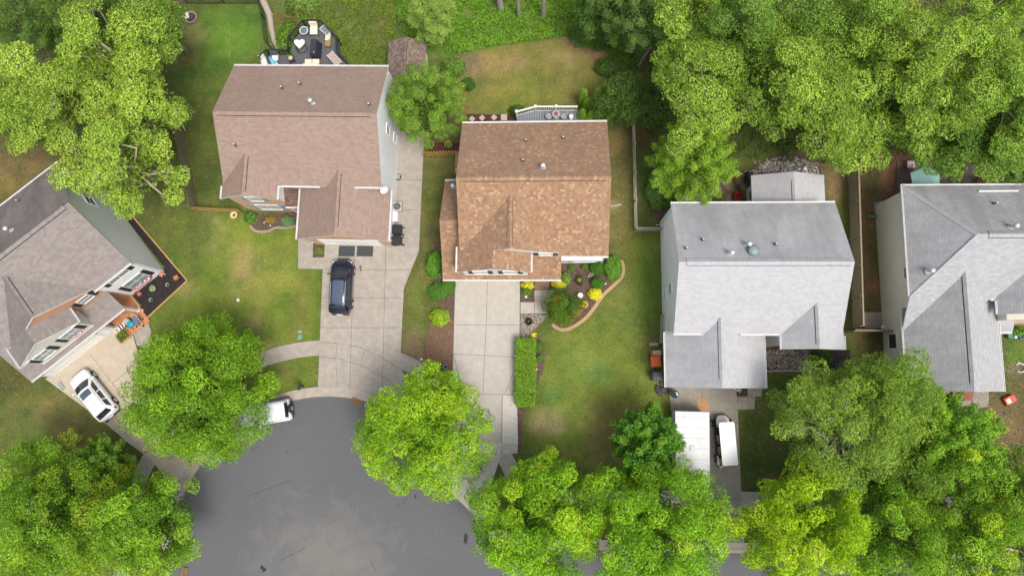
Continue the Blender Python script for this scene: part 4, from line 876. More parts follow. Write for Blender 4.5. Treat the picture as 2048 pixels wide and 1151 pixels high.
def feathery(name, px, py, r, H, label, group=None, cols=((.06, .12, .02), (.12, .20, .03)), nb=90, leaf=.20, per=260, cz=None, bark=BARK, droop=.25, trunk_r=.2, aspect=.4, ry=None, sprw=.45, yellow=0, ycol=(.215, .29, .024), cat='tree', tilt=.45, core=.9):
    """crown of sprays that point outwards, as on a willow oak or a young maple"""
    global rng; rng = np.random.default_rng(int(px * 7 + py + 5000))
    cz = cz if cz is not None else H * .5; Rz = H - cz; cx, cy = g(px, py, cz + Rz * .35); ry = ry or r
    root = empty(name, (cx, cy, 0)); tag(root, label, cat, group)
    Ps, Ns, Cs = [], [], []; br = MB()
    per = int(per * 1.5); leaf *= .82
    for i in range(nb):
        z = 1 - (i + .5) / nb * 1.18; z = max(z, -.25); t = i * 2.39996 + rng.normal() * .25; q = math.sqrt(max(0.02, 1 - z * z)); k = rng.uniform(.82, 1.08)
        d = np.array([q * math.cos(t), q * math.sin(t), z]); e = np.array([d[0] * r * k, d[1] * ry * k, cz + d[2] * Rz * k])
        s = np.array([d[0] * r * .35, d[1] * ry * .35, cz + d[2] * Rz * .35])
        u = np.sqrt(rng.random(per)); mid = s[None] * (1 - u[:, None]) + e[None] * u[:, None]
        mid[:, 2] -= droop * u ** 2 * r * .15
        w = sprw * (1.25 - u * .85)[:, None]; P = mid + rng.normal(size=(per, 3)) * w * np.array([.62, .62, .42])
        N = np.array([d[0] * tilt, d[1] * tilt, .75])[None] + rng.normal(size=(per, 3)) * .45
        v = rng.random(); base = np.array(cols[0]) * (1 - v) + np.array(cols[1]) * v
        if rng.random() < yellow: base = np.array(ycol)
        Ps.append(P); Ns.append(N); Cs.append(base[None] * rng.uniform(.8, 1.22, (per, 1)))
        if i % 4 == 0: br.tube([(0, 0, max(.6, cz * .6)), tuple(s), tuple(e * .9 + s * .1)], [trunk_r * .5, trunk_r * .3, .02], 5)
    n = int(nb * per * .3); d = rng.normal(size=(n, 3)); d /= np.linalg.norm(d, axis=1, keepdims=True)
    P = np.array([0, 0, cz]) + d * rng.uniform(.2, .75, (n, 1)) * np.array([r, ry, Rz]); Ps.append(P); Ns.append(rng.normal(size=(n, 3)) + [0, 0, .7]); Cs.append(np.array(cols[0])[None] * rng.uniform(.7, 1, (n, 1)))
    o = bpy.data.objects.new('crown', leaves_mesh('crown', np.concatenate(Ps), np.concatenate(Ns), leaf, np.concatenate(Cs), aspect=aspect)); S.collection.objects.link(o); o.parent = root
    tb = MB(); tb.tube([(0, 0, -.1), (0, 0, .5), (.05, 0, cz), (.05, .05, H * .85)], [trunk_r * 1.4, trunk_r, trunk_r * .8, .03], 8); tb.build('trunk', bark, root, True)
    br.build('branches', bark, root, True)
    return root
def bush(name, px, py, rx, ry, h, label, col, leaf=.11, n=1600, cat='shrub', group=None, box=False, spots=None, flat=1.0, stem=True, rough=.12, rz=0.0):
    """leafy shrub: rx, ry in metres, h height; box = clipped hedge"""
    cx, cy = g(px, py, h * .6); root = empty(name, (cx, cy, 0), rz); tag(root, label, cat, group)
    d = rng.normal(size=(n, 3)); d[:, 2] = np.abs(d[:, 2])
    if box:
        f = rng.random(n); P = np.empty((n, 3)); N = np.empty((n, 3))
        x, y = rng.uniform(-1, 1, n), rng.uniform(-1, 1, n); P[:] = np.stack([x * rx, y * ry, np.full(n, h)], 1); N[:] = (0, 0, 1)
        P[:, 2] -= (np.clip(np.abs(x) - .8, 0, 1) / .2) ** 2 * .16
        a = f < .22; P[a] = np.stack([np.sign(x[a]) * rx, y[a] * ry, rng.uniform(.05, 1, a.sum()) * (h - .1)], 1); N[a] = np.stack([np.sign(x[a]), 0 * x[a], 0 * x[a] + .3], 1)
        b = (f > .22) & (f < .30); P[b] = np.stack([x[b] * rx, np.sign(y[b]) * ry, rng.uniform(.05, 1, b.sum()) * (h - .1)], 1); N[b] = np.stack([0 * x[b], np.sign(y[b]), 0 * x[b] + .3], 1)
        corner = (np.abs(P[:, 0]) > rx * .8) & (np.abs(P[:, 1]) > ry - rx * .3); P[corner, 0] *= .88; P[corner, 1] *= .985
        P += rng.normal(size=(n, 3)) * .06; P[:, 2] += .09 * np.sin(P[:, 1] * 2.3 + 1) * np.sin(P[:, 0] * 3 + P[:, 1]); P[:, 0] *= 1 + .05 * np.sin(P[:, 1] * 3.1); N = N + rng.normal(size=(n, 3)) * .5
    else:
        d /= np.linalg.norm(d, axis=1, keepdims=True); ph = rng.uniform(0, 6.28, 3)
        lump = 1 + rough * np.sin(d[:, 0] * 6 + ph[0]) * np.sin(d[:, 1] * 6 + ph[1]) + rough * .6 * np.sin(d[:, 2] * 8 + ph[2])
        rr = (.72 + .28 * rng.random(n)) * lump; P = d * rr[:, None] * np.array([rx, ry, h * flat]); N = d + np.array([0, 0, .5]) + rng.normal(size=(n, 3)) * .45
    P[:, 2] = np.clip(P[:, 2], .04, None)
    cc = np.array(col)[None] * rng.uniform(.72, 1.28, (n, 1)) * (1 + rng.normal(size=(n, 3)) * .05)
    if spots is not None: m = rng.random(n) < spots[1]; cc[m] = np.array(spots[0])[None] * rng.uniform(.8, 1.2, (m.sum(), 1))
    o = bpy.data.objects.new('foliage', leaves_mesh('foliage', P, N, leaf, cc, aspect=.6)); S.collection.objects.link(o); o.parent = root
    sm = MB()
    for k in range(5):
        t = 2 * math.pi * k / 5; sm.tube([(0, 0, .0), (math.cos(t) * rx * .35, math.sin(t) * ry * .35, h * .5), (math.cos(t) * rx * .6, math.sin(t) * ry * .6, h * .8)], [.04, .03, .01], 5)
    if not box: sm.build('stem', BARK, root)
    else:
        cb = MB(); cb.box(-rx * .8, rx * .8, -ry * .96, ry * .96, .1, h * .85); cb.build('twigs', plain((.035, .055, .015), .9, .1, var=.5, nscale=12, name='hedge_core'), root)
    return root
# ---- big oaks, upper left
PALE = ((.115, .185, .035), (.185, .265, .060))
for i, a in enumerate([(215, 95, 4.0, 15, 'pale green sweetgum with open limbs in the top left corner, right of the dark pines'),
                       (110, 195, 3.9, 14.5, 'pale green sweetgum at the left, between the dark pines and the lowest of its neighbours'),
                       (270, 205, 3.9, 13.5, 'pale green sweetgum overhanging the fence of the dark green back lawn'),
                       (235, 322, 3.9, 13, 'pale green sweetgum leaning over the side wall of the taupe roofed house'),
                       (10, 225, 3.3, 14, 'pale green sweetgum cut off by the left edge of the picture')]):
    tree('sweetgum_tree', a[0], a[1], a[2], a[3], a[4], group='pale green trees by the left house', cols=PALE, leaf=.26, nclump=36, rc=1.1, dens=420, crown_h=.62, bark=PALEBARK, gap=.30, irr=.3, lower=-.35, trunk_r=.24, limbs=22, flat=.62, inner=.4)
tree('broadleaf_tree', 303, 40, 2.3, 13, 'mid green tree at the top beside the fire pit lawn', cols=((.07, .13, .03), (.11, .18, .04)), leaf=.25, nclump=26, rc=1.2, dens=480, crown_h=.55, trunk_r=.2)
for i, (x, y, r_, H_, lb) in enumerate([(40, 20, 4.0, 15, 'dark pine at the very top left corner'), (150, 15, 3.6, 15, 'dark pine cut by the top edge, right of the corner pine')]):
    feathery('pine_tree', x, y, r_, H_, lb, 'dark pines in the top left corner', cols=((.035, .075, .020), (.075, .13, .035)), nb=60, leaf=.26, per=300, aspect=.22, sprw=.55)
# ---- street trees
tree('willow_oak_tree', 389, 780, 5.5, 11.0, 'large bright green tree over the kerb between the white suv and the cul-de-sac', cols=((.062, .138, .014), (.125, .225, .020)), leaf=.22, nclump=165, rc=.92, dens=250, cz=5.0, trunk_r=.22, ry=6.0, irr=.08, lower=-.35, shell=.45, up=.2, flat=.7)
tree('willow_oak_tree', 100, 1045, 5.6, 11.5, 'green tree with yellowish sprays in the bottom left corner', cols=((.065, .140, .016), (.13, .225, .022)), leaf=.22, nclump=145, rc=.92, dens=250, cz=5.2, yellow=.14, ycol=(.20, .26, .03), irr=.14, lower=-.35, shell=.45, up=.2, flat=.7)
tree('maple_tree', 290, 1055, 4.1, 10.5, 'rounded green maple at the bottom left beside the asphalt', cols=((.070, .150, .016), (.125, .225, .022)), leaf=.22, nclump=70, rc=.74, dens=235, cz=5.4, yellow=.05, flat=.75, shell=.72, up=.18)
feathery('dogwood_tree', 195, 925, 2.2, 6.5, 'small dark green tree behind the rounded maple at the lower left', cols=((.045, .10, .018), (.08, .15, .022)), nb=50, leaf=.2, per=220, cz=3.6, sprw=.4, trunk_r=.1)
tree('maple_tree', 842, 872, 5.0, 11.0, 'yellow-green maple standing between the two driveways', cols=((.095, .195, .014), (.165, .275, .018)), leaf=.21, nclump=128, rc=.74, dens=235, cz=5.6, yellow=.18, ycol=(.215, .29, .024), irr=.10, lower=-.3, flat=.72, ry=4.9, shell=.72, up=.18)
tree('maple_tree', 1076, 1048, 5.0, 11.5, 'lime green maple at the bottom centre, left of its twin', group='maples along the bottom edge', cols=((.080, .180, .014), (.150, .270, .018)), leaf=.21, nclump=135, rc=.74, dens=235, cz=5.8, yellow=.12, ycol=(.215, .29, .024), irr=.12, lower=-.3, shell=.72, up=.18, flat=.85)
tree('maple_tree', 1306, 1072, 5.4, 11.5, 'bright green maple at the bottom, just left of the driveway with the golf cart', group='maples along the bottom edge', cols=((.080, .185, .014), (.150, .275, .020)), leaf=.21, nclump=151, rc=.74, dens=235, cz=5.8, yellow=.08, ycol=(.215, .29, .024), irr=.12, lower=-.3, shell=.72, up=.18, flat=.85)
feathery('holly_tree', 1298, 893, 2.7, 8.0, 'darker green small tree leaning over the white trailer', cols=((.035, .105, .014), (.075, .165, .022)), nb=70, leaf=.22, per=260, cz=4.2, sprw=.42, trunk_r=.12, ry=3.2, aspect=.55)
tree('elm_tree', 1688, 855, 5.0, 11.5, 'broad green tree with fanning pale stems in front of the two grey roofs', cols=((.085, .150, .030), (.135, .215, .040)), leaf=.20, nclump=72, rc=.95, dens=340, cz=6.0, bark=PALEBARK, inner=.3, gap=.26, irr=.2, lower=-.25, trunk_r=.16, limbs=46, ry=4.9)
tree('elm_tree', 1790, 790, 3.6, 11.0, 'green tree touching the garage eave of the right grey house', cols=((.085, .155, .030), (.13, .21, .038)), leaf=.20, nclump=36, rc=1.0, dens=380, cz=6.0, bark=PALEBARK, gap=.08, limbs=16, trunk_r=.14)
feathery('maple_tree', 1905, 880, 3.8, 10.0, 'mid green tree with yellow tips right of the fanning tree', cols=((.070, .155, .018), (.120, .225, .026)), nb=80, leaf=.2, per=300, cz=5.0, yellow=.14, ycol=(.215, .29, .024), sprw=.5, aspect=.5)
tree('maple_tree', 1612, 1075, 4.8, 11.0, 'lemon-lime maple at the bottom right of the golf cart driveway', group='maples along the bottom edge', cols=((.130, .235, .012), (.210, .320, .016)), leaf=.21, nclump=113, rc=.74, dens=235, cz=5.6, yellow=.25, ycol=(.215, .29, .024), irr=.14, lower=-.3, shell=.72, up=.18, flat=.85)
tree('maple_tree', 1800, 1085, 4.4, 10.5, 'green maple at the bottom edge, second from the right corner', group='maples along the bottom edge', cols=((.075, .160, .018), (.135, .240, .024)), leaf=.21, nclump=89, rc=.74, dens=235, cz=5.4, yellow=.12, irr=.2, shell=.72, up=.18, flat=.85)
tree('maple_tree', 1965, 1090, 4.6, 10.5, 'yellow-green maple in the bottom right corner', group='maples along the bottom edge', cols=((.085, .175, .018), (.150, .255, .024)), leaf=.21, nclump=89, rc=.74, dens=235, cz=5.4, yellow=.18, irr=.15, shell=.72, up=.18, flat=.85)
tree('broadleaf_tree', 2040, 985, 3.6, 10.0, 'green tree on the right edge above the corner maple', cols=((.075, .155, .020), (.125, .22, .026)), leaf=.21, nclump=40, rc=.95, dens=300, cz=5.4, irr=.18)
tree('broadleaf_tree', 1790, 960, 3.0, 8.5, 'darker green small tree between the fanning tree and the bottom maples', cols=((.055, .115, .020), (.085, .155, .026)), leaf=.2, nclump=30, rc=.9, dens=300, cz=4.6, irr=.2)
# ---- wood at the upper right
WD = ((.095, .165, .030), (.155, .235, .050)); WD2 = ((.060, .120, .024), (.105, .180, .040))
wood_spots = [(1375, 23, 3.2, 12.75, 0, 'leftmost of the wood trees at the top right'), (1400, 163, 3.8, 12.75, 0, 'wood tree whose crown hangs over the feathery yard tree'), (1500, 38, 3.2, 13.6, 1, 'wood tree on the top edge, second from the left'),
              (1545, 153, 3.9, 13.6, 0, 'wood tree in the second row with a wide pale crown'), (1625, 38, 3.3, 12.75, 1, 'darker wood tree by the top edge above the pale roofed house'), (1650, 193, 3.7, 12.75, 0, 'wood tree right above the gravel bed and the tall fence'),
              (1745, 38, 3.5, 13.6, 0, 'wood tree on the top edge, with open limbs, above the fence line'), (1760, 168, 3.3, 11.05, 1, 'wood tree with a smoky finer crown in the middle of the wood'), (1730, 256, 2.8, 9.35, 0, 'front wood tree whose crown ends at the tall fence'),
              (1860, 93, 3.7, 14.45, 0, 'large pale wood tree in the right part of the wood'), (1975, 33, 3.7, 13.6, 0, 'wood tree at the top near the right corner'), (1855, 213, 3.3, 11.9, 0, 'wood tree with visible limbs above the patio umbrella'),
              (1985, 168, 3.7, 13.6, 0, 'wood tree on the right edge, second row'), (1940, 266, 3.2, 10.2, 1, 'front wood tree beside the patio umbrella'), (2040, 251, 3.2, 11.9, 1, 'wood tree on the right edge behind the hip roof'),
              (1600, 108, 2.8, 10.2, 1, 'lower dark green wood tree showing between its pale neighbours'), (1470, 98, 2.6, 10.2, 1, 'lower wood tree between the two leftmost crowns'), (1820, 266, 2.3, 7.65, 1, 'small wood tree over the bare soil'), (2030, 316, 2.1, 6.8, 2, 'glossy dark tree with pale blossoms at the right edge behind the hip roof')]
for (x, y, r_, H_, k, lb) in wood_spots:
    c_ = [WD, WD2, ((.04, .085, .02), (.065, .12, .028))][k]
    tree('wood_tree' if k < 2 else 'magnolia_tree', x, y, r_, H_, lb, group='trees of the wood at the upper right', cols=c_, leaf=.25, nclump=int(30 * (r_ / 3.8) ** 2) + 6, rc=1.05, dens=400, crown_h=.6, bark=PALEBARK, gap=.36, irr=.26, lower=-.2, trunk_r=.2, limbs=16, flat=.62, inner=.4)
# ---- yard trees
tree('round_pine_tree', 850, 202, 3.35, 8.0, 'round clipped-looking pine with tufted crown right of the mauve roofed house', cols=((.075, .145, .026), (.125, .215, .045)), leaf=.15, nclump=190, rc=.36, dens=150, cz=4.0, irr=.07, lower=-.5, flat=1.1, up=.15, inner=True, limbs=6, aspect=.45, shell=.75)
feathery('feathery_tree', 1393, 316, 3.6, 9.5, 'light green feathery tree behind the left end of the pale roofed house', cols=((.085, .155, .020), (.125, .215, .030)), nb=80, leaf=.2, per=300, cz=4.6, sprw=.42, aspect=.35, trunk_r=.12)
tree('evergreen_tree', 1245, 195, 2.2, 6.0, 'dark glossy evergreen right of the cone shaped shrubs', cols=((.030, .062, .016), (.055, .10, .028)), leaf=.2, nclump=46, rc=.6, dens=150, cz=3.2, irr=.2, limbs=6, trunk_r=.1)
bush('evergreen_shrub', 1322, 372, 1.15, 1.9, 2.8, 'tall glossy green shrub at the corner of the pale roofed house', (.055, .115, .028), .13, 5200)
feathery('willow_tree', 858, 18, 2.0, 8.0, 'thin leaved pale tree at the top edge behind the shed', cols=((.095, .155, .045), (.14, .205, .065)), nb=50, leaf=.3, per=200, cz=4.0, sprw=.5, aspect=.18, droop=1.0, trunk_r=.12)
feathery('pine_tree', 1218, 0, 2.8, 10, 'dark pine at the top edge, behind the olive clearing', cols=((.035, .075, .022), (.065, .12, .032)), nb=55, leaf=.25, per=240, aspect=.25, sprw=.55, cz=5)
feathery('pine_tree', 1290, 10, 2.8, 12, 'blue-green pine at the top edge just left of the wood', cols=((.055, .105, .035), (.085, .145, .05)), nb=45, leaf=.25, per=220, aspect=.25, sprw=.5, cz=6)
bush('wild_shrub', 600, 2, 1.7, 1.0, 1.5, 'loose pale green shrub at the top edge above the grey deck', (.075, .125, .035), .2, 1500)
# crape myrtle in the flower bed
tree('crape_myrtle_tree', 1124, 612, 1.55, 3.4, 'small round dark green tree with rusty leaf tips on the curved flower bed', cols=((.040, .085, .015), (.070, .125, .020)), leaf=.13, nclump=60, rc=.42, dens=180, cz=1.9, yellow=.14, ycol=(.17, .11, .025), irr=.06, limbs=8, trunk_r=.06, lower=-.3, ry=1.45)
# arborvitae: columnar cones
for i, (x, y, r_, h_) in enumerate([(1165, 228, .42, 2.6), (1175, 208, .40, 3.0), (1168, 190, .36, 3.2), (1180, 232, .36, 2.2), (1196, 230, .45, 2.8), (1206, 205, .45, 3.2), (1196, 188, .40, 3.4), (1212, 228, .42, 2.6), (1208, 175, .34, 3.4)]):
    r_ *= 1.2; c_ = np.array((.105, .19, .025)) * rng.uniform(.85, 1.15)
    bush('arborvitae_shrub', x, y, r_, r_, h_, ['upright bright green conifer shrub by the white deck rail, beside the house eave', 'upright bright green conifer shrub by the white deck rail, middle of the left cluster', 'upright bright green conifer shrub at the back of the left cluster', 'smaller upright conifer shrub at the house eave', 'upright conifer shrub at the eave in the right cluster', 'upright conifer shrub in the middle of the right cluster', 'upright conifer shrub, second from the back of the right cluster', 'rightmost upright conifer shrub at the house eave', 'upright conifer shrub farthest from the house, beside the dark evergreen'][i], c_, .09, 1500, group='conifer shrubs at the end of the white deck', rough=.05)
# ---- shrubs
BG, DG, YGc = (.075, .165, .020), (.040, .100, .016), (.14, .22, .022)
bush('round_shrub', 867, 526, .75, 1.25, 1.5, 'glossy green round shrub left of the orange-brown roof', (.06, .145, .022), .12, 2600)
bush('round_shrub', 875, 581, 1.0, .85, 1.1, 'dark green clipped shrub overlapping its lighter neighbour beside the driveway', (.045, .125, .018), .09, 2600)
bush('round_shrub', 894, 571, .72, .62, 1.3, 'smaller clipped shrub touching the driveway corner', (.05, .12, .018), .09, 1700)
bush('round_shrub', 878, 634, .88, .78, 1.0, 'yellow-green loose shrub above the pine straw bed', YGc, .15, 1300)
bush('round_shrub', 865, 742, .85, .75, 1.1, 'dark glossy shrub below the pine straw bed beside the maple', (.03, .10, .016), .12, 1500)
bush('round_shrub', 889, 752, .55, .5, .7, 'small mid green shrub beside the dark glossy shrub', (.06, .12, .022), .10, 700)
bush('hedge', 1051, 744, .82, 2.78, 1.25, 'long clipped hedge along the right side of the pale driveway', (.075, .155, .018), .12, 7500, 'hedge', box=True, spots=((.16, .19, .035), .12))
bush('round_shrub', 1226, 533, .82, 1.15, 1.5, 'largest green shrub at the top of the curved flower bed', (.07, .155, .024), .11, 2800)
bush('round_shrub', 1195, 533, .72, .68, 1.2, 'dark green shrub under the bay window', (.035, .10, .016), .09, 1700)
bush('round_shrub', 1195, 565, .66, .58, 1.0, 'dark green shrub between the bay window shrub and the yellow one', (.035, .105, .016), .09, 1500)
bush('yellow_shrub', 1190, 587, .62, .54, .9, 'bright yellow shrub at the right of the curved flower bed', (.42, .37, .030), .11, 1100)
bush('yellow_shrub', 1170, 608, .30, .32, .45, 'small orange-yellow plant in the flower bed mulch', (.42, .26, .045), .09, 350)
bush('yellow_shrub', 1118, 567, .72, .40, .8, 'yellow flowering shrub right of the entry steps', (.50, .36, .03), .10, 1000, spots=((.10, .18, .03), .2))
bush('yellow_shrub', 1055, 569, .62, .42, .8, 'yellow flowering shrub left of the entry steps', (.47, .38, .04), .10, 900, spots=((.08, .16, .03), .25))
bush('round_shrub', 1053, 582, .42, .40, .8, 'small green shrub in front of the yellow flowers left of the steps', (.055, .125, .022), .10, 600)
bush('round_shrub', 1132, 556, .42, .62, .9, 'narrow green shrub at the porch corner', (.09, .17, .035), .10, 900)
bush('round_shrub', 1143, 535, .34, .30, .6, 'low green plant at the wall, first from the porch', (.05, .12, .022), .09, 450, group='low plants under the bay window')
bush('round_shrub', 1170, 533, .34, .28, .6, 'low green plant at the wall, nearer the dark shrubs', (.05, .11, .022), .09, 450, group='low plants under the bay window')
bush('yellow_shrub', 1067, 669, .28, .24, .4, 'tiny yellow plant at the top end of the long hedge', (.36, .36, .05), .09, 260)
bush('round_shrub', 1077, 692, .44, .50, .7, 'dark shrub beside the top end of the long hedge', (.05, .10, .022), .10, 700)
bush('round_shrub', 1080, 714, .36, .32, .5, 'small green plant in the mulch right of the hedge', (.055, .125, .025), .09, 420)
bush('clipped_shrub', 1033, 218, .75, .55, 1.2, 'dark clipped shrub at the left end of the white deck rail', (.035, .075, .015), .09, 1500)
bush('round_shrub', 936, 165, .62, .58, 1.2, 'dark shrub right of the round pine', (.03, .07, .016), .11, 1000)
bush('round_shrub', 498, 433, .62, .62, .9, 'leafy green shrub at the left end of the front garden', (.05, .115, .025), .15, 700)
bush('blue_shrub', 573, 440, .60, .52, 1.0, 'blue-green spruce-like shrub in the front garden', (.07, .135, .085), .10, 1400)
bush('brown_grass', 538, 438, .65, .35, .5, 'brownish low grass clump in the middle of the front garden', (.13, .10, .035), .12, 700)
bush('round_shrub', 637, 500, .40, .36, .5, 'small plant in the square bed by the garage', (.07, .12, .035), .10, 500)
bush('evergreen_shrub', 1645, 716, .95, .85, 1.2, 'very dark shrub below the front gable of the pale roofed house', (.025, .058, .014), .11, 1600)
bush('round_shrub', 1425, 402, .9, .42, .8, 'low dark shrub against the rear eave of the pale roofed house', (.035, .075, .018), .1, 900)
bush('vine_shrub', 572, 75, 1.2, 2.2, 1.6, 'leafy vine bush between the fallen log and the grey deck', (.065, .125, .020), .18, 1700)
bush('round_shrub', 1215, 130, 1.2, .9, 1.3, 'dark bramble at the right end of the olive clearing', (.04, .085, .02), .15, 1300)
bush('round_shrub', 1190, 60, 2.4, 1.4, 2.0, 'bramble thicket behind the bark heap', (.045, .095, .022), .2, 2600)
bush('round_shrub', 905, 130, 1.2, .8, 1.2, 'weedy bush right of the shed and above the round pine', (.06, .12, .025), .18, 1100)
bush('round_shrub', 1300, 210, 1.5, 2.2, 1.6, 'tall dark grass clump right of the dark evergreen', (.04, .08, .02), .22, 1700)
bush('round_shrub', 2040, 662, .8, .5, 1.0, 'bright green shrub at the front wall on the right edge', (.06, .14, .025), .12, 900)
# spiky plants
def spiky(px, py, r, label, col, name='spiky_plant'):
    x, y = g(px, py, .2); root = empty(name, (x, y, 0)); tag(root, label, 'plant'); m = MB()
    for k in range(34):
        t = k * 2.4; L = r * rng.uniform(.6, 1.1); c, s = math.cos(t), math.sin(t); w = .03
        m.poly([(-s * w, c * w, .05), (s * w, -c * w, .05), (c * L * .6 + s * w, s * L * .6 - c * w, .45), (c * L, s * L, .3), (c * L * .6 - s * w, s * L * .6 + c * w, .45)])
    m.build('blades', plain(col, .6, .3, name='blade_leaf'), root); b = MB(); b.lathe((0, 0, 0), [(.09, 0), (.08, .1), (.02, .14)], 8); b.build('base', BARK, root)
spiky(1160, 561, .55, 'spiky striped yucca in the middle of the curved flower bed', (.28, .31, .12)); spiky(1058, 643, .40, 'thin dark spiky plant in the fine gravel patch', (.10, .10, .06))
# grass tufts over every lawn, coloured as the turf beneath them
def lawn_tufts(n=150000, size=.10):
    keep = np.ones(XX.shape, bool); vis = inside(gl([(-60, -60), (2110, -60), (2110, 1210), (-60, 1210)])) > 0
    keep &= vis
    for p in HARD: keep &= inside(p) < .5
    keep &= (np.hypot(XX - CX, YY - CY) > CR + .8) & (YY > yk - .2)
    iy, ix = np.nonzero(keep); k = rng.integers(0, len(iy), n); iy, ix = iy[k], ix[k]
    P = np.stack([xs[ix] + rng.uniform(-.15, .15, n), ys[iy] + rng.uniform(-.15, .15, n), rng.uniform(.01, .06, n)], 1)
    hh = np.sin(P[:, 0] * 2.1 + np.sin(P[:, 1] * 1.7) * 1.5) * np.sin(P[:, 1] * 1.9 + np.sin(P[:, 0] * 1.3) * 2)
    cc = np.clip(tint[iy, ix], 0, 1) * 1.25 * rng.uniform(.55, 1.6, (n, 1)) * (1 + .18 * hh[:, None]); dry = rng.random(n) < .10 + .06 * hh; cc[dry] = np.array([.21, .175, .085]) * rng.uniform(.6, 1.2, (dry.sum(), 1))
    o = bpy.data.objects.new('grass', leaves_mesh('grass', P, rng.normal(size=(n, 3)) * .55 + [0, 0, .8], size, cc / np.array([LKR, LKG, LKB]), aspect=.6)); S.collection.objects.link(o); tag(o, 'short grass of the lawns between the houses', 'grass', kind='stuff')
lawn_tufts()
def litter(n=2600):
    P = []
    while len(P) < n:
        if rng.random() < .45: a, q = rng.uniform(0, 6.28), CR * math.sqrt(rng.random()); P.append((CX + q * math.cos(a), CY + q * math.sin(a), .022)); continue
        p = HARD[rng.integers(0, 12)]; x, y = rng.uniform(min(q[0] for q in p), max(q[0] for q in p)), rng.uniform(min(q[1] for q in p), max(q[1] for q in p)); P.append((x, y, .10))
    P = np.array(P); cc = np.array([.07, .055, .03])[None] * rng.uniform(.4, 2.6, (n, 1)); m = rng.random(n) < .3; cc[m] = np.array([.09, .12, .02])
    o = bpy.data.objects.new('leaf_litter', leaves_mesh('leaf_litter', P, rng.normal(size=(n, 3)) * .15 + [0, 0, 1], .075, cc, aspect=.6)); S.collection.objects.link(o); tag(o, 'fallen leaves and specks of dirt on the asphalt and driveways', 'litter', kind='stuff')
litter()
# ---- undergrowth and grass tufts: nobody could count these
def scatter(name, label, poly, n, size, cols, zmax, cat, dens_noise=True):
    pp = gl(poly); xs_, ys_ = [p[0] for p in pp], [p[1] for p in pp]; pts = []
    while len(pts) < n:
        x, y = rng.uniform(min(xs_), max(xs_), 4000), rng.uniform(min(ys_), max(ys_), 4000); m = np.zeros(4000, bool)
        for i in range(len(pp)):
            (x0, y0), (x1, y1) = pp[i], pp[(i + 1) % len(pp)]
            if y0 != y1: m ^= ((y0 > y) != (y1 > y)) & (x < (x1 - x0) * (y - y0) / (y1 - y0) + x0)
        hh = np.sin(x * 1.3 + np.sin(y * 1.1) * 2) * np.sin(y * 1.7 + np.sin(x * .9) * 2)
        if dens_noise: m &= rng.random(4000) < (.45 + .55 * hh)
        for q in np.stack([x, y, hh], 1)[m]: pts.append(q)
    A = np.array(pts[:n]); P = np.stack([A[:, 0], A[:, 1], rng.uniform(.05, zmax, n) * (.5 + .5 * np.abs(A[:, 2]))], 1)
    u = rng.random((n, 1)) * .6 + .4 * (A[:, 2:3] * .5 + .5); cc = (np.array(cols[0]) * (1 - u) + np.array(cols[1]) * u) * rng.uniform(.75, 1.25, (n, 1))
    o = bpy.data.objects.new(name, leaves_mesh(name, P, rng.normal(size=(n, 3)) * .5 + [0, 0, .9], size, cc, aspect=.45)); S.collection.objects.link(o)
    tag(o, label, cat, kind='stuff')
scatter('undergrowth', 'bright green undergrowth along the edge of the wood at the top', [(790, 0), (1350, -40), (1340, 60), (1270, 140), (1200, 85), (1130, 72), (1000, 90), (920, 108), (860, 95), (800, 60)], 30000, .24, ((.05, .11, .015), (.085, .17, .022)), .45, 'ground cover')
scatter('weeds', 'rough yellowish weeds behind the grey deck', [(575, 0), (800, 0), (790, 70), (770, 130), (690, 130), (670, 70), (600, 55)], 9000, .2, ((.05, .075, .018), (.085, .12, .024)), .2, 'weeds')
scatter('wood_floor_plants', 'low shaded plants on the floor of the wood', [(1345, -30), (2100, -30), (2100, 330), (1830, 280), (1700, 330), (1480, 320), (1300, 250), (1300, 120)], 14000, .3, ((.03, .06, .014), (.055, .10, .022)), .5, 'ground cover')
# bare trunks of tall pines whose crowns are above the picture
for x, y, lean_, rr_, lb in [(1002, 18, (-.4, 1.6), .28, 'thick bare pine trunk at the top edge, leftmost of three'), (1038, 32, (-.1, .6), .17, 'slim bare trunk at the top edge, middle of three'), (1087, 34, (-.05, .6), .20, 'bare trunk at the top edge, rightmost of three'), (1244, 78, (.35, .5), .17, 'bare leaning trunk before the dark pine'), (900, 60, (-.7, .9), .12, 'thin leaning trunk at the pale willow')]:
    x0, y0 = g(x, y); rt = empty('bare_tree', (x0, y0, 0)); tag(rt, lb, 'tree', 'bare trunks at the wood edge'); t_ = MB(); hh = 13
    t_.tube([(0, 0, -.1), (0, 0, .3), (lean_[0] * .3, lean_[1] * .3, 3), (lean_[0] * .7, lean_[1] * .7, 7), (lean_[0], lean_[1], hh)], [rr_ * 1.4, rr_ * 1.05, rr_, rr_ * .8, rr_ * .5], 10); t_.build('trunk', wood('grey_bark', (.27, .235, .20), .35, .9, (6, 6, 1.5)), rt, True)
    b_ = MB(); 
    for k in range(4): a_ = rng.uniform(0, 6.28); z_ = rng.uniform(6, 12); b_.tube([(lean_[0] * .8, lean_[1] * .8, z_), (lean_[0] * .8 + math.cos(a_) * .8, lean_[1] * .8 + math.sin(a_) * .8, z_ + .4)], [.04, .01], 5)
    b_.build('branches', BARK, rt)
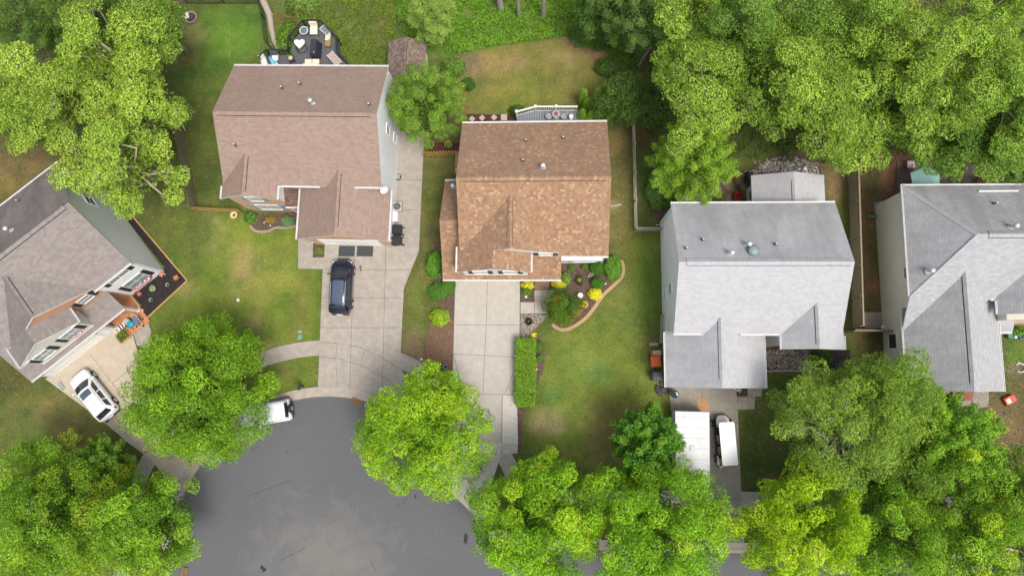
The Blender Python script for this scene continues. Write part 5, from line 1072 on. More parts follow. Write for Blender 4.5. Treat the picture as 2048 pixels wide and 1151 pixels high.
# ------------------------------------------------------------------ fences
WOODG = wood('weathered_wood', (.20, .165, .115)); WOODN = wood('new_wood', (.42, .27, .11)); WOODL = wood('light_grey_wood', (.38, .33, .27)); WOODY = wood('yellow_wood', (.36, .23, .075))
def board_fence(name, line, h, label, mat, pitch=.19, bw=.14, th=.02, group=None, post=True, world=False, z_rail=(.35, 1.0, 1.6), rail_side=1, gap_top=0.0, cap=False, jit=.02):
    L_ = line if world else gl(line); o = L_[0]; root = empty(name, (*o, 0)); tag(root, label, 'fence', group)
    b = MB(); r = MB(); posts = []
    for p, q in zip(L_, L_[1:]):
        dx, dy = q[0] - p[0], q[1] - p[1]; D = math.hypot(dx, dy); a = math.atan2(dy, dx); ux, uy = dx / D, dy / D; n = int(D / pitch)
        for i in range(n):
            s = (i + .5) * D / n; hh = h + random.uniform(-jit, jit); c = (p[0] - o[0] + ux * s - uy * th * .5, p[1] - o[1] + uy * s + ux * th * .5)
            b.obox(c, a + random.uniform(-.02, .02), bw, th, .03, hh)
        for z in z_rail:
            if z > h: continue
            c = (p[0] - o[0] + dx / 2 + uy * .03, p[1] - o[1] + dy / 2 - ux * .03); r.obox(c, a, D, .04, z, z + .09)
        if cap: r.obox((p[0] - o[0] + dx / 2, p[1] - o[1] + dy / 2), a, D, .12, h + .02, h + .055)
        k = max(1, int(D / 2.4))
        for i in range(k + (1 if q is L_[-1] else 0)):
            s = i * D / k; posts.append((p[0] - o[0] + ux * s + uy * .10, p[1] - o[1] + uy * s - ux * .10, a))
    b.build('boards', mat, root); r.build('rail', mat, root)
    for x, y, a in posts: pm = MB(); pm.obox((x, y), a, .09, .09, -.05, h - .05); pm.build('post', mat, root)
    return root
board_fence('board_fence', [(352, 205), (372, 290), (399, 420)], 1.8, 'weathered board fence between the sweetgums and the dark green back lawn', WOODG, .30, .17, jit=.05)
board_fence('board_fence', [(399, 421), (489, 425)], 1.35, 'short run of new yellowish board fence ending at the front garden', WOODY, .20, .12)
board_fence('board_fence', [(1696, 345), (1700, 480), (1705, 655)], 2.0, 'tall weathered board fence between the two grey roofed houses', wood('grey_brown_wood', (.27, .225, .15)), .17, .15, cap=True)
board_fence('board_fence', [(1692, 662), (1784, 664)], 1.7, 'short grey board fence joining the tall fence to the beige wall', WOODG, .16, .14, cap=True)
board_fence('picket_fence', [(852, 312), (922, 310)], 1.25, 'low yellowish picket fence left of the orange-brown roof', WOODY, .24, .14, z_rail=(.3, .9))
board_fence('curved_fence', [(1272, 148), (1282, 130), (1296, 112), (1316, 100), (1336, 92)], 1.5, 'curved grey board fence at the left edge of the wood', WOODG, .16, .15, cap=True)
board_fence('board_fence', [(352, 8), (375, 6)], 1.6, 'grey board fence piece in the top corner by the fire pit', WOODG, .16, .14)
def rail_fence(name, line, h, label, mat, n=3):
    L_ = gl(line); o = L_[0]; root = empty(name, (*o, 0)); tag(root, label, 'fence')
    for p, q in zip(L_, L_[1:]):
        dx, dy = q[0] - p[0], q[1] - p[1]; D = math.hypot(dx, dy); k = max(1, round(D / 2.3)); a = math.atan2(dy, dx)
        for i in range(k):
            s0, s1 = i / k, (i + 1) / k
            for j in range(n):
                m = MB(); z = .25 + j * (h - .3) / (n - 1); e = random.uniform(-.03, .03)
                m.obox((p[0] - o[0] + dx * (s0 + s1) / 2 + .02 * j, p[1] - o[1] + dy * (s0 + s1) / 2), a + e * .2, D / k + .05, .045, z, z + .13); m.build('rail', mat, root)
            m = MB(); m.obox((p[0] - o[0] + dx * s0 + .06, p[1] - o[1] + dy * s0), a, .11, .11, -.05, h + .1); m.build('post', mat, root)
    m = MB(); m.obox((q[0] - o[0], q[1] - o[1]), a, .11, .11, -.05, h + .1); m.build('post', mat, root)
    # wire netting drawn as thin wires
    return root
rail_fence('rail_fence', [(1264, 245), (1269, 462), (1322, 462)], 1.35, 'pale post and rail fence right of the orange-brown roofed house', WOODL)
rail_fence('rail_fence', [(1320, 632), (1319, 685)], 1.3, 'short pale rail fence piece along the left wall of the pale roofed house', WOODL)
def bar_fence(name, line, h, label, mat, z0=0.0, pitch=.13, group=None):
    L_ = gl(line); o = L_[0]; root = empty(name, (*o, z0)); tag(root, label, 'fence', group); b = MB(); r = MB()
    for p, q in zip(L_, L_[1:]):
        dx, dy = q[0] - p[0], q[1] - p[1]; D = math.hypot(dx, dy); a = math.atan2(dy, dx); n = int(D / pitch)
        for i in range(n): b.obox((p[0] - o[0] + dx * i / n, p[1] - o[1] + dy * i / n), a, .018, .018, .02, h)
        for z in (.12, h - .06): r.obox((p[0] - o[0] + dx / 2, p[1] - o[1] + dy / 2), a, D, .035, z, z + .04)
        m = MB(); m.obox((p[0] - o[0], p[1] - o[1]), a, .07, .07, 0, h + .05); m.build('post', mat, root)
    b.build('bars', mat, root); r.build('rail', mat, root); return root
bar_fence('metal_fence', [(376, 8), (450, 8), (524, 8), (531, 40), (538, 92), (558, 112)], 1.2, 'thin black metal fence round the dark green back lawn', BLACK)
# fallen log beside it
lg = empty('fallen_log', (*g(538, 10), 0)); tag(lg, 'grey fallen tree log lying beside the black metal fence', 'log'); o_ = g(538, 10); m = MB()
m.tube([(g(x, y)[0] - o_[0], g(x, y)[1] - o_[1], .28) for x, y in ((520, -6), (532, 12), (542, 35), (545, 60), (551, 85), (563, 108))], [.34, .32, .30, .27, .24, .18], 10); m.build('trunk', PALEBARK, lg, True)
m = MB(); m.tube([(g(543, 40)[0] - o_[0], g(543, 40)[1] - o_[1], .3), (g(552, 36)[0] - o_[0], g(552, 36)[1] - o_[1], .7)], [.08, .03], 6); m.build('stub', PALEBARK, lg)
# ------------------------------------------------------------------ deck behind the mauve roofed house
DK = wood('grey_decking', (.105, .105, .115), .25, .7, (8, 1, 8)); ZD = .9
dk = empty('deck', (*g(630, 100, ZD), 0)); tag(dk, 'dark grey raised deck with black railing behind the mauve-brown roofed house', 'deck')
do = g(630, 100, ZD)
dpx = [(526, 140), (526, 124), (540, 110), (582, 110), (584, 84), (612, 52), (648, 52), (679, 84), (679, 112), (700, 134), (700, 142)]
dpoly = [(x - do[0], y - do[1]) for x, y in gl(dpx, ZD)]
m = MB(); m.prism(dpoly, ZD - .16, ZD - .03); m.build('deck_frame', DK, dk)
m = MB()                                                  # boards clipped to the outline, running towards the house
def spans(poly, x):
    ys = []
    for i in range(len(poly)):
        (x0, y0), (x1, y1) = poly[i], poly[(i + 1) % len(poly)]
        if (x0 > x) != (x1 > x): ys.append(y0 + (x - x0) * (y1 - y0) / (x1 - x0))
    ys.sort(); return list(zip(ys[::2], ys[1::2]))
x = min(p[0] for p in dpoly) + .02
while x < max(p[0] for p in dpoly) - .1:
    for a, b in spans(dpoly, x + .065): m.box(x, x + .125, a + .01, b - .01, ZD - .028, ZD)
    x += .145
m.build('deck_board', DK, dk)
m = MB(); pm = MB()
for p, q in zip(dpoly[:-1], dpoly[1:]):
    dx, dy = q[0] - p[0], q[1] - p[1]; D = math.hypot(dx, dy); a = math.atan2(dy, dx)
    if D < .9 and abs(dx) < .05: continue
    for z, w_ in ((ZD + .12, .05), (ZD + .86, .05), (ZD + .95, .12)): m.obox((p[0] + dx / 2, p[1] + dy / 2), a, D - .09, w_, z, z + .04)
    n = int(D / .13)
    for i in range(1, n): m.obox((p[0] + dx * i / n, p[1] + dy * i / n), a, .022, .022, ZD + .16, ZD + .86)
    c = MB(); c.obox(p, a, .1, .1, 0, ZD + 1.02); c.build('post', BLACK, dk)
m.build('railing', BLACK, dk)
def item(name, px, py, z, label, cat, rz=0.0, group=None): r_ = empty(name, (*g(px, py, z), z), rz); return tag(r_, label, cat, group)
CREAM = plain((.62, .57, .46), .85, .15, name='cream_cushion'); WICK = plain((.25, .17, .09), .8, .2, name='wicker'); PALEC = plain((.60, .60, .58), .8, .2, name='pale_cloth')
def patio_chair(px, py, z, label, rz, cush, frame=BLACK, w=.62, d=.62, group=None, name='patio_chair', backm=None):
    r_ = item(name, px, py, z, label, 'chair', rz, group)
    m = MB(); m.box(-w/2, w/2, -d/2, d/2, .34, .44); m.build('seat', cush, r_, bevel=.03)
    m = MB(); m.hexa([(-w/2, d/2 - .06, .44), (w/2, d/2 - .06, .44), (w/2, d/2 + .06, .44), (-w/2, d/2 + .06, .44), (-w/2, d/2 + .06, .92), (w/2, d/2 + .06, .92), (w/2, d/2 + .18, .92), (-w/2, d/2 + .18, .92)]); m.build('backrest', backm or cush, r_, bevel=.03)
    for s in (-1, 1):
        m = MB(); m.tube([(s * (w/2 + .03), -d/2, .0), (s * (w/2 + .03), -d/2, .58), (s * (w/2 + .03), d/2, .60), (s * (w/2 + .03), d/2 + .02, 0)], .022, 6); m.build('armrest', frame, r_)
    return r_
patio_chair(631, 65, ZD, 'cream armchair at the back rail of the grey deck', 0, CREAM, BLACK, .72, .8)
patio_chair(554, 120, ZD, 'white chair with dark mesh back near the left end of the grey deck', 0, PALEC, GREYM, .6, .55, backm=plain((.08, .09, .10), .8, .2, name='mesh'))
patio_chair(532, 128, ZD, 'white chair at the far left end of the grey deck', R(20), PALEC, WICK, .55, .6)
r_ = item('loveseat', 627, 129, ZD, 'cream two-seat sofa of the grey deck next to the house eave', 'sofa', R(180)); m = MB()
for s in (-1, 1): m.box(s * .33 - .31, s * .33 + .31, -.3, .3, .34, .46)
m.build('seat_cushion', CREAM, r_, bevel=.03); m = MB(); m.box(-.68, .68, .3, .42, .2, .85); m.build('backrest', CREAM, r_, bevel=.03); m = MB(); m.box(-.7, .7, -.32, .42, .05, .335); m.build('base', WICK, r_)
r_ = item('round_table', 613, 69, ZD + .0, 'round glass table with pale rim on the grey deck', 'table'); m = MB()
for k in range(24):
    a0, a1 = 2 * math.pi * k / 24, 2 * math.pi * (k + 1) / 24
    m.hexa([(math.cos(a) * q, math.sin(a) * q, z) for z in (.68, .73) for a, q in ((a0, .33), (a0, .38), (a1, .38), (a1, .33))])
m.build('rim', plain((.62, .66, .66), .4, .4, name='pale_rim'), r_); m = MB(); m.lathe((0, 0, 0), [(.33, .69), (.33, .705)], 24); m.build('table_top', glass_mat('table_glass', (.10, .12, .12), .1), r_)
for k in range(3): m = MB(); a = k * 2.09; m.tube([(math.cos(a) * .3, math.sin(a) * .3, .69), (math.cos(a) * .22, math.sin(a) * .22, 0)], .018); m.build('leg', GREYM, r_)
r_ = item('side_table', 654, 66, ZD, 'rectangular mesh table with a white rim at the right back rail of the grey deck', 'table', R(-42)); m = MB()
for (a, b, c, d) in ((-.5, .5, -.28, -.24), (-.5, .5, .24, .28), (-.5, -.46, -.24, .24), (.46, .5, -.24, .24)): m.box(a, b, c, d, .45, .49)
m.build('rim', PALEC, r_); m = MB()
for k in range(8): m.box(-.459, .459, -.235 + k * .06, -.195 + k * .06, .455, .475)
m.build('table_top', GREYM, r_)
for sx_, sy_ in ((-1, -1), (1, -1), (1, 1), (-1, 1)): m = MB(); m.tube([(sx_ * .47, sy_ * .25, 0), (sx_ * .47, sy_ * .25, .45)], .02); m.build('leg', PALEC, r_)
r_ = item('egg_chair', 604, 96, ZD, 'hanging egg chair with a white heart-shaped cushion on the grey deck', 'chair'); m = MB()
for t0 in range(20):
    a0, a1 = 2 * math.pi * t0 / 20, 2 * math.pi * (t0 + 1) / 20; m.tube([(math.cos(a0) * .5, -.1 + math.sin(a0) * .42, .05), (math.cos(a1) * .5, -.1 + math.sin(a1) * .42, .05)], .03, 5)
m.tube([(-.2, -.5, .05), (-.45, .1, 1.2), (-.2, .3, 1.9), (0, .15, 1.95)], .03); m.build('stand', BLACK, r_)
m = MB(); n_ = 26; ring_ = []
for k in range(n_):
    t_ = 2 * math.pi * k / n_; X_ = .47 * math.sin(t_) ** 3; Y_ = (.40 * math.cos(t_) - .15 * math.cos(2 * t_) - .06 * math.cos(3 * t_)); ring_.append((X_ * 1.0, Y_ + .1))
m.prism(ring_, .55, .72); m.build('cushion', plain((.66, .68, .68), .85, .15, var=.12, nscale=9, name='heart_cushion'), r_, bevel=.04)
r_ = item('hot_tub_cover', 635, 104, ZD, 'black covered grill box in the middle of the grey deck', 'grill', R(-2)); m = MB()
m.hexa([(-.42, -.78, 0), (.40, -.78, 0), (.40, .78, 0), (-.42, .78, 0), (-.32, -.70, 1.02), (.20, -.70, 1.02), (.20, .70, 1.02), (-.32, .70, 1.02)]); m.build('cover', plain((.028, .032, .040), .7, .25, var=.25, nscale=4, name='black_cover'), r_, bevel=.05)
m = MB(); m.box(.02, .07, -.55, -.45, 1.021, 1.026); m.build('tag', PALEC, r_)
r_ = item('storage_bench', 659, 85, ZD, 'cream cushioned bench along the right rail of the grey deck', 'bench', R(-4)); m = MB(); m.box(-.24, .24, -.55, .45, 0, .42); m.build('base', WICK, r_); m = MB(); m.box(-.25, .25, -.05, .46, .421, .52); m.box(.16, .27, -.1, .5, .521, .8); m.build('cushion', plain((.58, .55, .36), .85, .15, name='yellow_cushion'), r_, bevel=.02)
r_ = item('lounge_chair', 672, 122, ZD, 'striped lounger lying along the lower right rail of the grey deck', 'lounger', R(-48)); m = MB()
for k in range(7): m.box(-.75 + k * .2, -.57 + k * .2, -.26, .26, .32, .37)
m.build('slats', plain((.40, .30, .27), .8, .2, var=.35, nscale=9, name='striped_fabric'), r_); m = MB(); m.box(-.8, .7, -.32, -.27, .28, .36); m.box(-.8, .7, .27, .32, .28, .36); m.build('frame', PALEC, r_)
for sx_ in (-.6, .5):
    for s in (-1, 1): m = MB(); m.tube([(sx_, s * .29, 0), (sx_, s * .29, .3)], .022); m.build('leg', PALEC, r_)
r_ = item('side_stool', 585, 121, ZD, 'dark stool with a round yellow cushion on the grey deck', 'stool', R(20)); m = MB(); m.box(-.25, .25, -.25, .25, .1, .42); m.build('base', plain((.05, .05, .07), .6, name='dark_rattan'), r_, bevel=.02); m = MB(); m.lathe((-.02, .05, .42), [(.20, 0), (.21, .04), (.12, .06)], 16); m.build('cushion', plain((.50, .42, .20), .8, .2, name='yellow_pad'), r_, True)
for sx_, sy_ in ((-1, -1), (1, -1), (1, 1), (-1, 1)): m = MB(); m.box(sx_ * .22 - .03, sx_ * .22 + .03, sy_ * .22 - .03, sy_ * .22 + .03, 0, .1); m.build('leg', BLACK, r_)
r_ = item('pool_float', 548, 128, ZD + .0, 'light blue folded float on the left end of the grey deck', 'pool float', R(-55)); m = MB(); m.tube([(-.6, 0, .3), (-.2, .04, .36), (.2, -.02, .33), (.6, 0, .25)], [.12, .2, .19, .1], 10); m.build('tube', plain((.12, .42, .58), .5, .4, var=.1, name='blue_vinyl'), r_, True); m = MB(); m.tube([(-.5, .22, .2), (.3, .24, .22), (.6, .2, .15)], [.08, .1, .06], 8); m.build('side_tube', plain((.25, .55, .66), .5, .4, name='pale_blue_vinyl'), r_, True)
# fire pit
fx_, fy_ = g(384, 37); fp = empty('fire_pit', (fx_, fy_, 0)); tag(fp, 'round stone fire pit with a grill lid in the corner of the back lawn', 'fire pit'); m = MB()
for k in range(14):
    a = 2 * math.pi * k / 14; m.obox((math.cos(a) * .52, math.sin(a) * .52), a + math.pi / 2, .22, .2, 0, .28)
m.build('stone_ring', plain((.24, .16, .12), .9, .15, var=.3, nscale=5, name='pit_stone'), fp, bevel=.015)
m = MB(); m.lathe((0, 0, .05), [(.40, 0), (.40, .1), (.05, .11)], 16); m.build('ash', plain((.02, .02, .02), .9, .1, name='ash'), fp); m = MB()
for k in range(6): m.tube([(-.3, -.25 + k * .1, .3), (.3, -.25 + k * .1, .3)], .012, 5)
m.build('grate', GREYM, fp); m = MB(); m.obox((-.34, .12), .3, .35, .55, .30, .36); m.build('lid', PALEC, fp); m = MB(); m.obox((-.62, .15), .1, .5, .34, .02, .30); m.build('side_box', GREYM, fp)
# ------------------------------------------------------------------ white deck behind the orange-brown roof
WD_ = empty('deck', (*g(1100, 235, .9), 0)); tag(WD_, 'grey deck with a white railing behind the orange-brown roofed house', 'deck'); wo = g(1100, 235, .9)
wl = [(x - wo[0], y - wo[1]) for x, y in gl([(1034, 246), (1034, 232), (1071, 222), (1112, 222), (1156, 222), (1156, 250)], .9)]
m = MB(); m.prism(wl, .72, .87); m.build('deck_frame', WHITE, WD_); m = MB(); x = min(p[0] for p in wl) + .02
while x < max(p[0] for p in wl) - .1:
    for a, b in spans(wl, x + .065): m.box(x, x + .125, a + .01, b - .01, .872, .90)
    x += .145
m.build('deck_board', wood('blue_grey_decking', (.16, .175, .20), .2, .7, (8, 1, 8)), WD_)
m = MB()
for i, (p, q) in enumerate(zip(wl[:-1], wl[1:])):
    dx, dy = q[0] - p[0], q[1] - p[1]; D = math.hypot(dx, dy); a = math.atan2(dy, dx)
    if i in (1, 2, 3):
        for z, w_ in ((1.0, .06), (1.86, .13)): m.obox((p[0] + dx / 2, p[1] + dy / 2), a, D - .16, w_, z, z + .05)
        n = int(D / .15)
        for k in range(1, n): m.obox((p[0] + dx * k / n, p[1] + dy * k / n), a, .045, .045, 1.05, 1.86)
        c = MB(); c.obox(p, a, .16, .16, 0, 1.98); c.obox(p, a, .22, .22, 1.981, 2.02); c.build('post', WHITE, WD_)
m.build('railing', WHITE, WD_)
r_ = item('round_table', 1112, 234, .9, 'small round table with a red centre on the white railed deck', 'table'); m = MB(); m.lathe((0, 0, 0), [(.36, .68), (.38, .70), (.36, .72)], 20); m.build('table_top', GREYM, r_); m = MB(); m.lathe((0, 0, 0), [(.13, .722), (.15, .80), (.06, .86)], 12); m.build('flower_pot', plain((.30, .05, .05), .7, name='red_pot'), r_)
m = MB(); m.lathe((0, 0, 0), [(.2, 0), (.04, .05), (.04, .68)], 10); m.build('leg', GREYM, r_)
def round_chair(px, py, z, label, rz, mt):
    r_ = item('round_chair', px, py, z, label, 'chair', rz, 'metal chairs at the deck table'); m = MB(); m.lathe((0, 0, 0), [(.27, .42), (.28, .45), (.25, .47)], 16); m.build('seat', mt, r_); m = MB()
    m.tube([(math.cos(a) * .31, math.sin(a) * .31, .80 - .15 * abs(math.cos(a))) for a in [math.pi * k / 8 for k in range(9)]], .022, 6)
    for k in range(1, 8): a = math.pi * k / 8; m.tube([(math.cos(a) * .27, math.sin(a) * .27, .45), (math.cos(a) * .31, math.sin(a) * .31, .80 - .15 * abs(math.cos(a)))], .01, 4)
    m.build('backrest', mt, r_)
    for k in range(4): a = math.pi / 4 + k * math.pi / 2; m = MB(); m.tube([(math.cos(a) * .2, math.sin(a) * .2, .43), (math.cos(a) * .26, math.sin(a) * .26, 0)], .016, 5); m.build('leg', mt, r_)
round_chair(1098, 236, .9, 'grey round backed metal chair left of the deck table', R(20), GREYM); round_chair(1127, 236, .9, 'grey round backed metal chair right of the deck table', R(-20), GREYM)
r_ = item('side_table', 1142, 237, .9, 'tiny white round table at the conifer end of the white railed deck', 'table'); m = MB(); m.lathe((0, 0, 0), [(.19, .47), (.20, .5), (.18, .52)], 16); m.build('table_top', WHITE, r_); m = MB(); m.lathe((0, 0, 0), [(.14, 0), (.03, .03), (.03, .47)], 10); m.build('leg', WHITE, r_)
for i, (x, y, s, a) in enumerate([(944, 238, .42, .78), (964, 236, .42, .78), (988, 235, .42, .78), (1008, 235, .55, 0)]):
    m = MB(); m.obox((0, 0), a, s, s, -.02, .05); o = m.build('stepping_stone', plain((.42, .36, .31), .9, .15, name='stone_slab'), None, bevel=.01); o.location = (*g(x, y, .05), .045); tag(o, ['diamond-set stepping stone nearest the round pine', 'diamond-set stepping stone, second from the round pine', 'diamond-set stepping stone next to the square one', 'larger square stepping stone beside the clipped shrub'][i], 'stepping stone', 'stepping stones in the red mulch')
# ------------------------------------------------------------------ vehicles
def bil(c, u, v):  # c = 4 corners (p00, p10, p11, p01)
    c = [Vector(q) for q in c]; return (c[0] * (1 - u) + c[1] * u) * (1 - v) + (c[3] * (1 - u) + c[2] * u) * v
def panel(mb, c, u0, u1, v0, v1, off=.012, n=3):
    c = [Vector(q) for q in c]; nrm = (c[1] - c[0]).cross(c[3] - c[0]).normalized() * off; b = len(mb.v)
    for j in range(n + 1):
        for i in range(n + 1):
            u, v = u0 + (u1 - u0) * i / n, v0 + (v1 - v0) * j / n; mb.v.append(tuple(bil(c, u, v) + nrm))
    for j in range(n):
        for i in range(n): k = b + j * (n + 1) + i; mb.face([k, k + 1, k + n + 2, k + n + 1])
def car(name, px, py, rz, label, paint, L=4.85, W=1.92, boxy=False, rails=True, glassroof=None, hz=1.0, cat='suv'):
    r_ = empty(name, (*g(px, py, .8), .0), rz); tag(r_, label, cat); w = W / 2; k = L / 4.85
    if boxy: st = [(2.36, .80, .42, .92, .95), (2.28, .90, .40, 1.02, 1.05), (1.1, .93, .38, 1.12, 1.15), (.6, .94, .38, 1.13, 1.16), (-1, .95, .38, 1.12, 1.14), (-2.1, .95, .38, 1.10, 1.12), (-2.28, .90, .40, 1.08, 1.10)]
    else: st = [(2.42, .52, .38, .66, .68), (2.34, .74, .33, .78, .82), (2.10, .88, .30, .90, .96), (1.6, .945, .28, .98, 1.05), (1.1, .96, .28, 1.03, 1.11), (0, .96, .28, 1.05, 1.08), (-1.2, .96, .28, 1.06, 1.08), (-1.9, .95, .28, 1.05, 1.08), (-2.2, .90, .30, 1.02, 1.05), (-2.36, .74, .36, .95, .97)]
    m = MB()
    for y, hw, zb, zt, zc in st:
        hw = hw * w / .96
        for x_, z_ in ((-hw + .1, zb), (-hw, zb + .16), (-hw, zt - .16), (-hw * .93, zt), (-hw * .5, zc), (0, zc + .012), (hw * .5, zc), (hw * .93, zt), (hw, zt - .16), (hw, zb + .16), (hw - .1, zb)): m.v.append((x_, y * k, z_))
    N = 11
    for i in range(len(st) - 1):
        for j in range(N): a, b = i * N + j, i * N + (j + 1) % N; m.face([a, b, b + N, a + N])
    m.face(list(range(N))[::-1]); m.face([(len(st) - 1) * N + j for j in range(N)])
    m.build('body', paint, r_, True, subsurf=0 if boxy else 1)
    if boxy: fb, fr_, rr_, rb, zr_, wr = .75, .45, -2.12, -2.22, 1.80, .80
    else: fb, fr_, rr_, rb, zr_, wr = 1.28, .50, -1.72, -2.22, 1.60, .66
    zr_ *= hz; wb = .86 * w / .96; wr *= w / .96
    A, B, Cc, D_ = (fb * k, 1.05), (fr_ * k, zr_), (rr_ * k, zr_), (rb * k, 1.04)
    def P(s, q, hw): return (s * hw, q[0], q[1])
    m = MB(); nn = 6
    for q, hw in ((A, wb), (B, wr), (Cc, wr * .97), (D_, wb * .97)):
        for i in range(nn + 1):
            t_ = -1 + 2 * i / nn; bow = (1 - t_ * t_); y = q[0] + (bow * .16 if q is A else bow * .07 if q is B else -bow * .06 if q in (Cc,) else -bow * .05); m.v.append((t_ * hw, y, q[1] + (bow * .055 if q in (B, Cc) else bow * .03)))
    for a in range(3):
        for i in range(nn): k0 = a * (nn + 1) + i; m.face([k0, k0 + 1, k0 + nn + 2, k0 + nn + 1])
    for i in (0, nn): m.face([i, i + nn + 1, i + 2 * (nn + 1), i + 3 * (nn + 1)] if i == 0 else [i + 3 * (nn + 1), i + 2 * (nn + 1), i + nn + 1, i])
    m.build('cabin', paint, r_, True)
    def strip3(row0, row1, u0, u1, v0, v1, nm, mat=CARGLASS, off=.02):
        q = MB(); n2 = 8
        for j in range(3):
            v = v0 + (v1 - v0) * j / 2
            for i in range(n2 + 1):
                u = u0 + (u1 - u0) * i / n2
                def at(row):
                    f = u * nn; i0 = min(int(f), nn - 1); f -= i0; a = Vector(m.v[row * (nn + 1) + i0]); b = Vector(m.v[row * (nn + 1) + i0 + 1]); return a * (1 - f) + b * f
                p = at(row0) * (1 - v) + at(row1) * v; e1 = at(row1) - at(row0); nrm = Vector((1, 0, 0)).cross(e1).normalized()
                if nrm.z < 0: nrm = -nrm
                q.v.append(tuple(p + nrm * off))
        for j in range(2):
            for i in range(n2): k0 = j * (n2 + 1) + i; q.face([k0, k0 + 1, k0 + n2 + 2, k0 + n2 + 1])
        return q.build(nm, mat, r_, True)
    strip3(0, 1, .07, .93, .10, .94, 'windshield'); strip3(2, 3, .10, .90, .06, .80, 'rear_window')
    if glassroof: strip3(1, 2, .14, .86, glassroof[0], glassroof[1], 'sunroof', glass_mat('roof_glass', (.05, .065, .10), .08))
    for s in (-1, 1):
        c = [P(s, A, wb + .004), P(s, D_, wb * .97 + .004), P(s, Cc, wr * .97 + .004), P(s, B, wr + .004)]
        if s > 0: c = [c[1], c[0], c[3], c[2]]
        for (u0, u1, e) in ((.08, .36, 0), (.39, .66, 0), (.69, .92, 0)):
            a0, a1 = (u0, u1) if s < 0 else (1 - u1, 1 - u0)
            q = MB(); panel(q, c, a0, a1, .14, .86, -.012 if s < 0 else -.012); panel(q, c, a0, a1, .14, .86, .012); q.build('side_window', CARGLASS, r_)
        if rails:
            q = MB(); q.tube([(s * wr * .93, B[0] - .15, zr_ + .02), (s * wr * .93, B[0] - .3, zr_ + .065), (s * wr * .92, Cc[0] + .25, zr_ + .065), (s * wr * .92, Cc[0] + .12, zr_ + .02)], .022, 6); q.build('roof_rail', GALV, r_)
        q = MB(); q.hexa([(s * (w + .01), A[0] - .28, .98), (s * (w + .20), A[0] - .30, .98), (s * (w + .20), A[0] - .16, .98), (s * (w + .01), A[0] - .14, .98), (s * (w + .01), A[0] - .28, 1.14), (s * (w + .19), A[0] - .30, 1.14), (s * (w + .19), A[0] - .18, 1.14), (s * (w + .01), A[0] - .16, 1.14)]); q.box(min(s * (w - .12), s * (w + .012)), max(s * (w - .12), s * (w + .012)), A[0] - .26, A[0] - .18, 1.0, 1.06); q.build('mirror', paint, r_, bevel=.02)
        yf = st[1][0] * k
        q = MB(); q.hexa([(s * .48 * w, yf + .02, .66), (s * .86 * w, yf - .16, .66), (s * .86 * w, yf - .30, .66), (s * .48 * w, yf - .12, .66), (s * .48 * w, yf - .03, .83 if not boxy else 1.0), (s * .86 * w, yf - .20, .86 if not boxy else 1.0), (s * .86 * w, yf - .34, .86 if not boxy else 1.0), (s * .48 * w, yf - .17, .83 if not boxy else 1.0)]); q.build('headlight', plain((.55, .58, .60), .15, .6, name='headlight_lens'), r_)
        q = MB(); yr_ = st[-2][0] * k; q.hexa([(s * .62 * w, yr_ - .10, .78), (s * .93 * w, yr_ + .02, .78), (s * .95 * w, yr_ + .20, .78), (s * .62 * w, yr_ + .1, .78), (s * .62 * w, yr_ - .06, 1.0), (s * .92 * w, yr_ + .04, 1.0), (s * .94 * w, yr_ + .20, 1.0), (s * .62 * w, yr_ + .1, 1.0)]); q.build('taillight', plain((.30, .02, .015), .2, .6, name='tail_lens'), r_)
        for yw in (1.45 * k, -1.42 * k):
            q = MB(); q.tube([(s * (w - .27), yw, .35), (s * (w - .02), yw, .35), (s * (w + .012), yw, .35)], [.36, .36, .33], 20); wh = q.build('wheel', RUBBER, r_); q = MB(); q.tube([(s * (w - .01), yw, .35), (s * (w + .02), yw, .35)], [.23, .20], 16)
            q.build('rim', GALV, wh)
            q = MB(); nn2 = 14
            for i in range(nn2):
                a0, a1 = math.pi * i / nn2, math.pi * (i + 1) / nn2; pts = [(yw + math.cos(a) * rr2, .35 + math.sin(a) * rr2) for a, rr2 in ((a0, .37), (a1, .37), (a1, .43), (a0, .43))]
                xo, xi = s * (w + .008), s * (w - .12); q.poly([(xo, *p) for p in pts]); q.poly([(xo, *pts[2]), (xo, *pts[3]), (xi, *pts[3]), (xi, *pts[2])])
            q.build('wheel_arch', BLACK, r_)
    q = MB(); q.box(-.26, .26, -2.40 * k - .03, -2.34 * k - .03, .62, .74) if not boxy else q.box(-.8, -.5, -2.33 * k, -2.29 * k, .6, .72); q.build('number_plate', PALEC, r_)
    q = MB(); q.box(-.78 * w, .78 * w, -2.38 * k - .04, -2.16 * k, .36, .56); q.build('rear_bumper', BLACK, r_, bevel=.04)
    if not boxy:
        q = MB(); q.box(-.5, .5, 2.40 * k, 2.46 * k, .45, .66); q.build('grille', BLACK, r_, bevel=.02); q = MB(); q.box(-.60 * w, .60 * w, Cc[0] - .16, Cc[0] - .01, zr_ - .02, zr_ + .045); q.build('roof_spoiler', paint, r_, bevel=.02)
        q = MB(); 
        for s in (-1, 1): q.tube([(s * .42 * w, 1.2 * k, 1.125), (s * .5 * w, 2.1 * k, .975)], .012, 4)
        q.build('bonnet_crease', paint, r_)
    else:
        q = MB()
        for kk in range(24):
            a0, a1 = 2 * math.pi * kk / 24, 2 * math.pi * (kk + 1) / 24
        q.tube([(0.05, -2.30 * k, 1.0), (0.05, -2.34 * k, 1.0), (0.05, -2.52 * k, 1.0), (0.05, -2.56 * k, 1.0)], [.33, .37, .37, .31], 20); sp = q.build('spare_wheel', RUBBER, r_); q = MB(); q.tube([(0.05, -2.55 * k, 1.0), (0.05, -2.58 * k, 1.0)], [.22, .18], 14); q.build('rim', GALV, sp)
    return r_
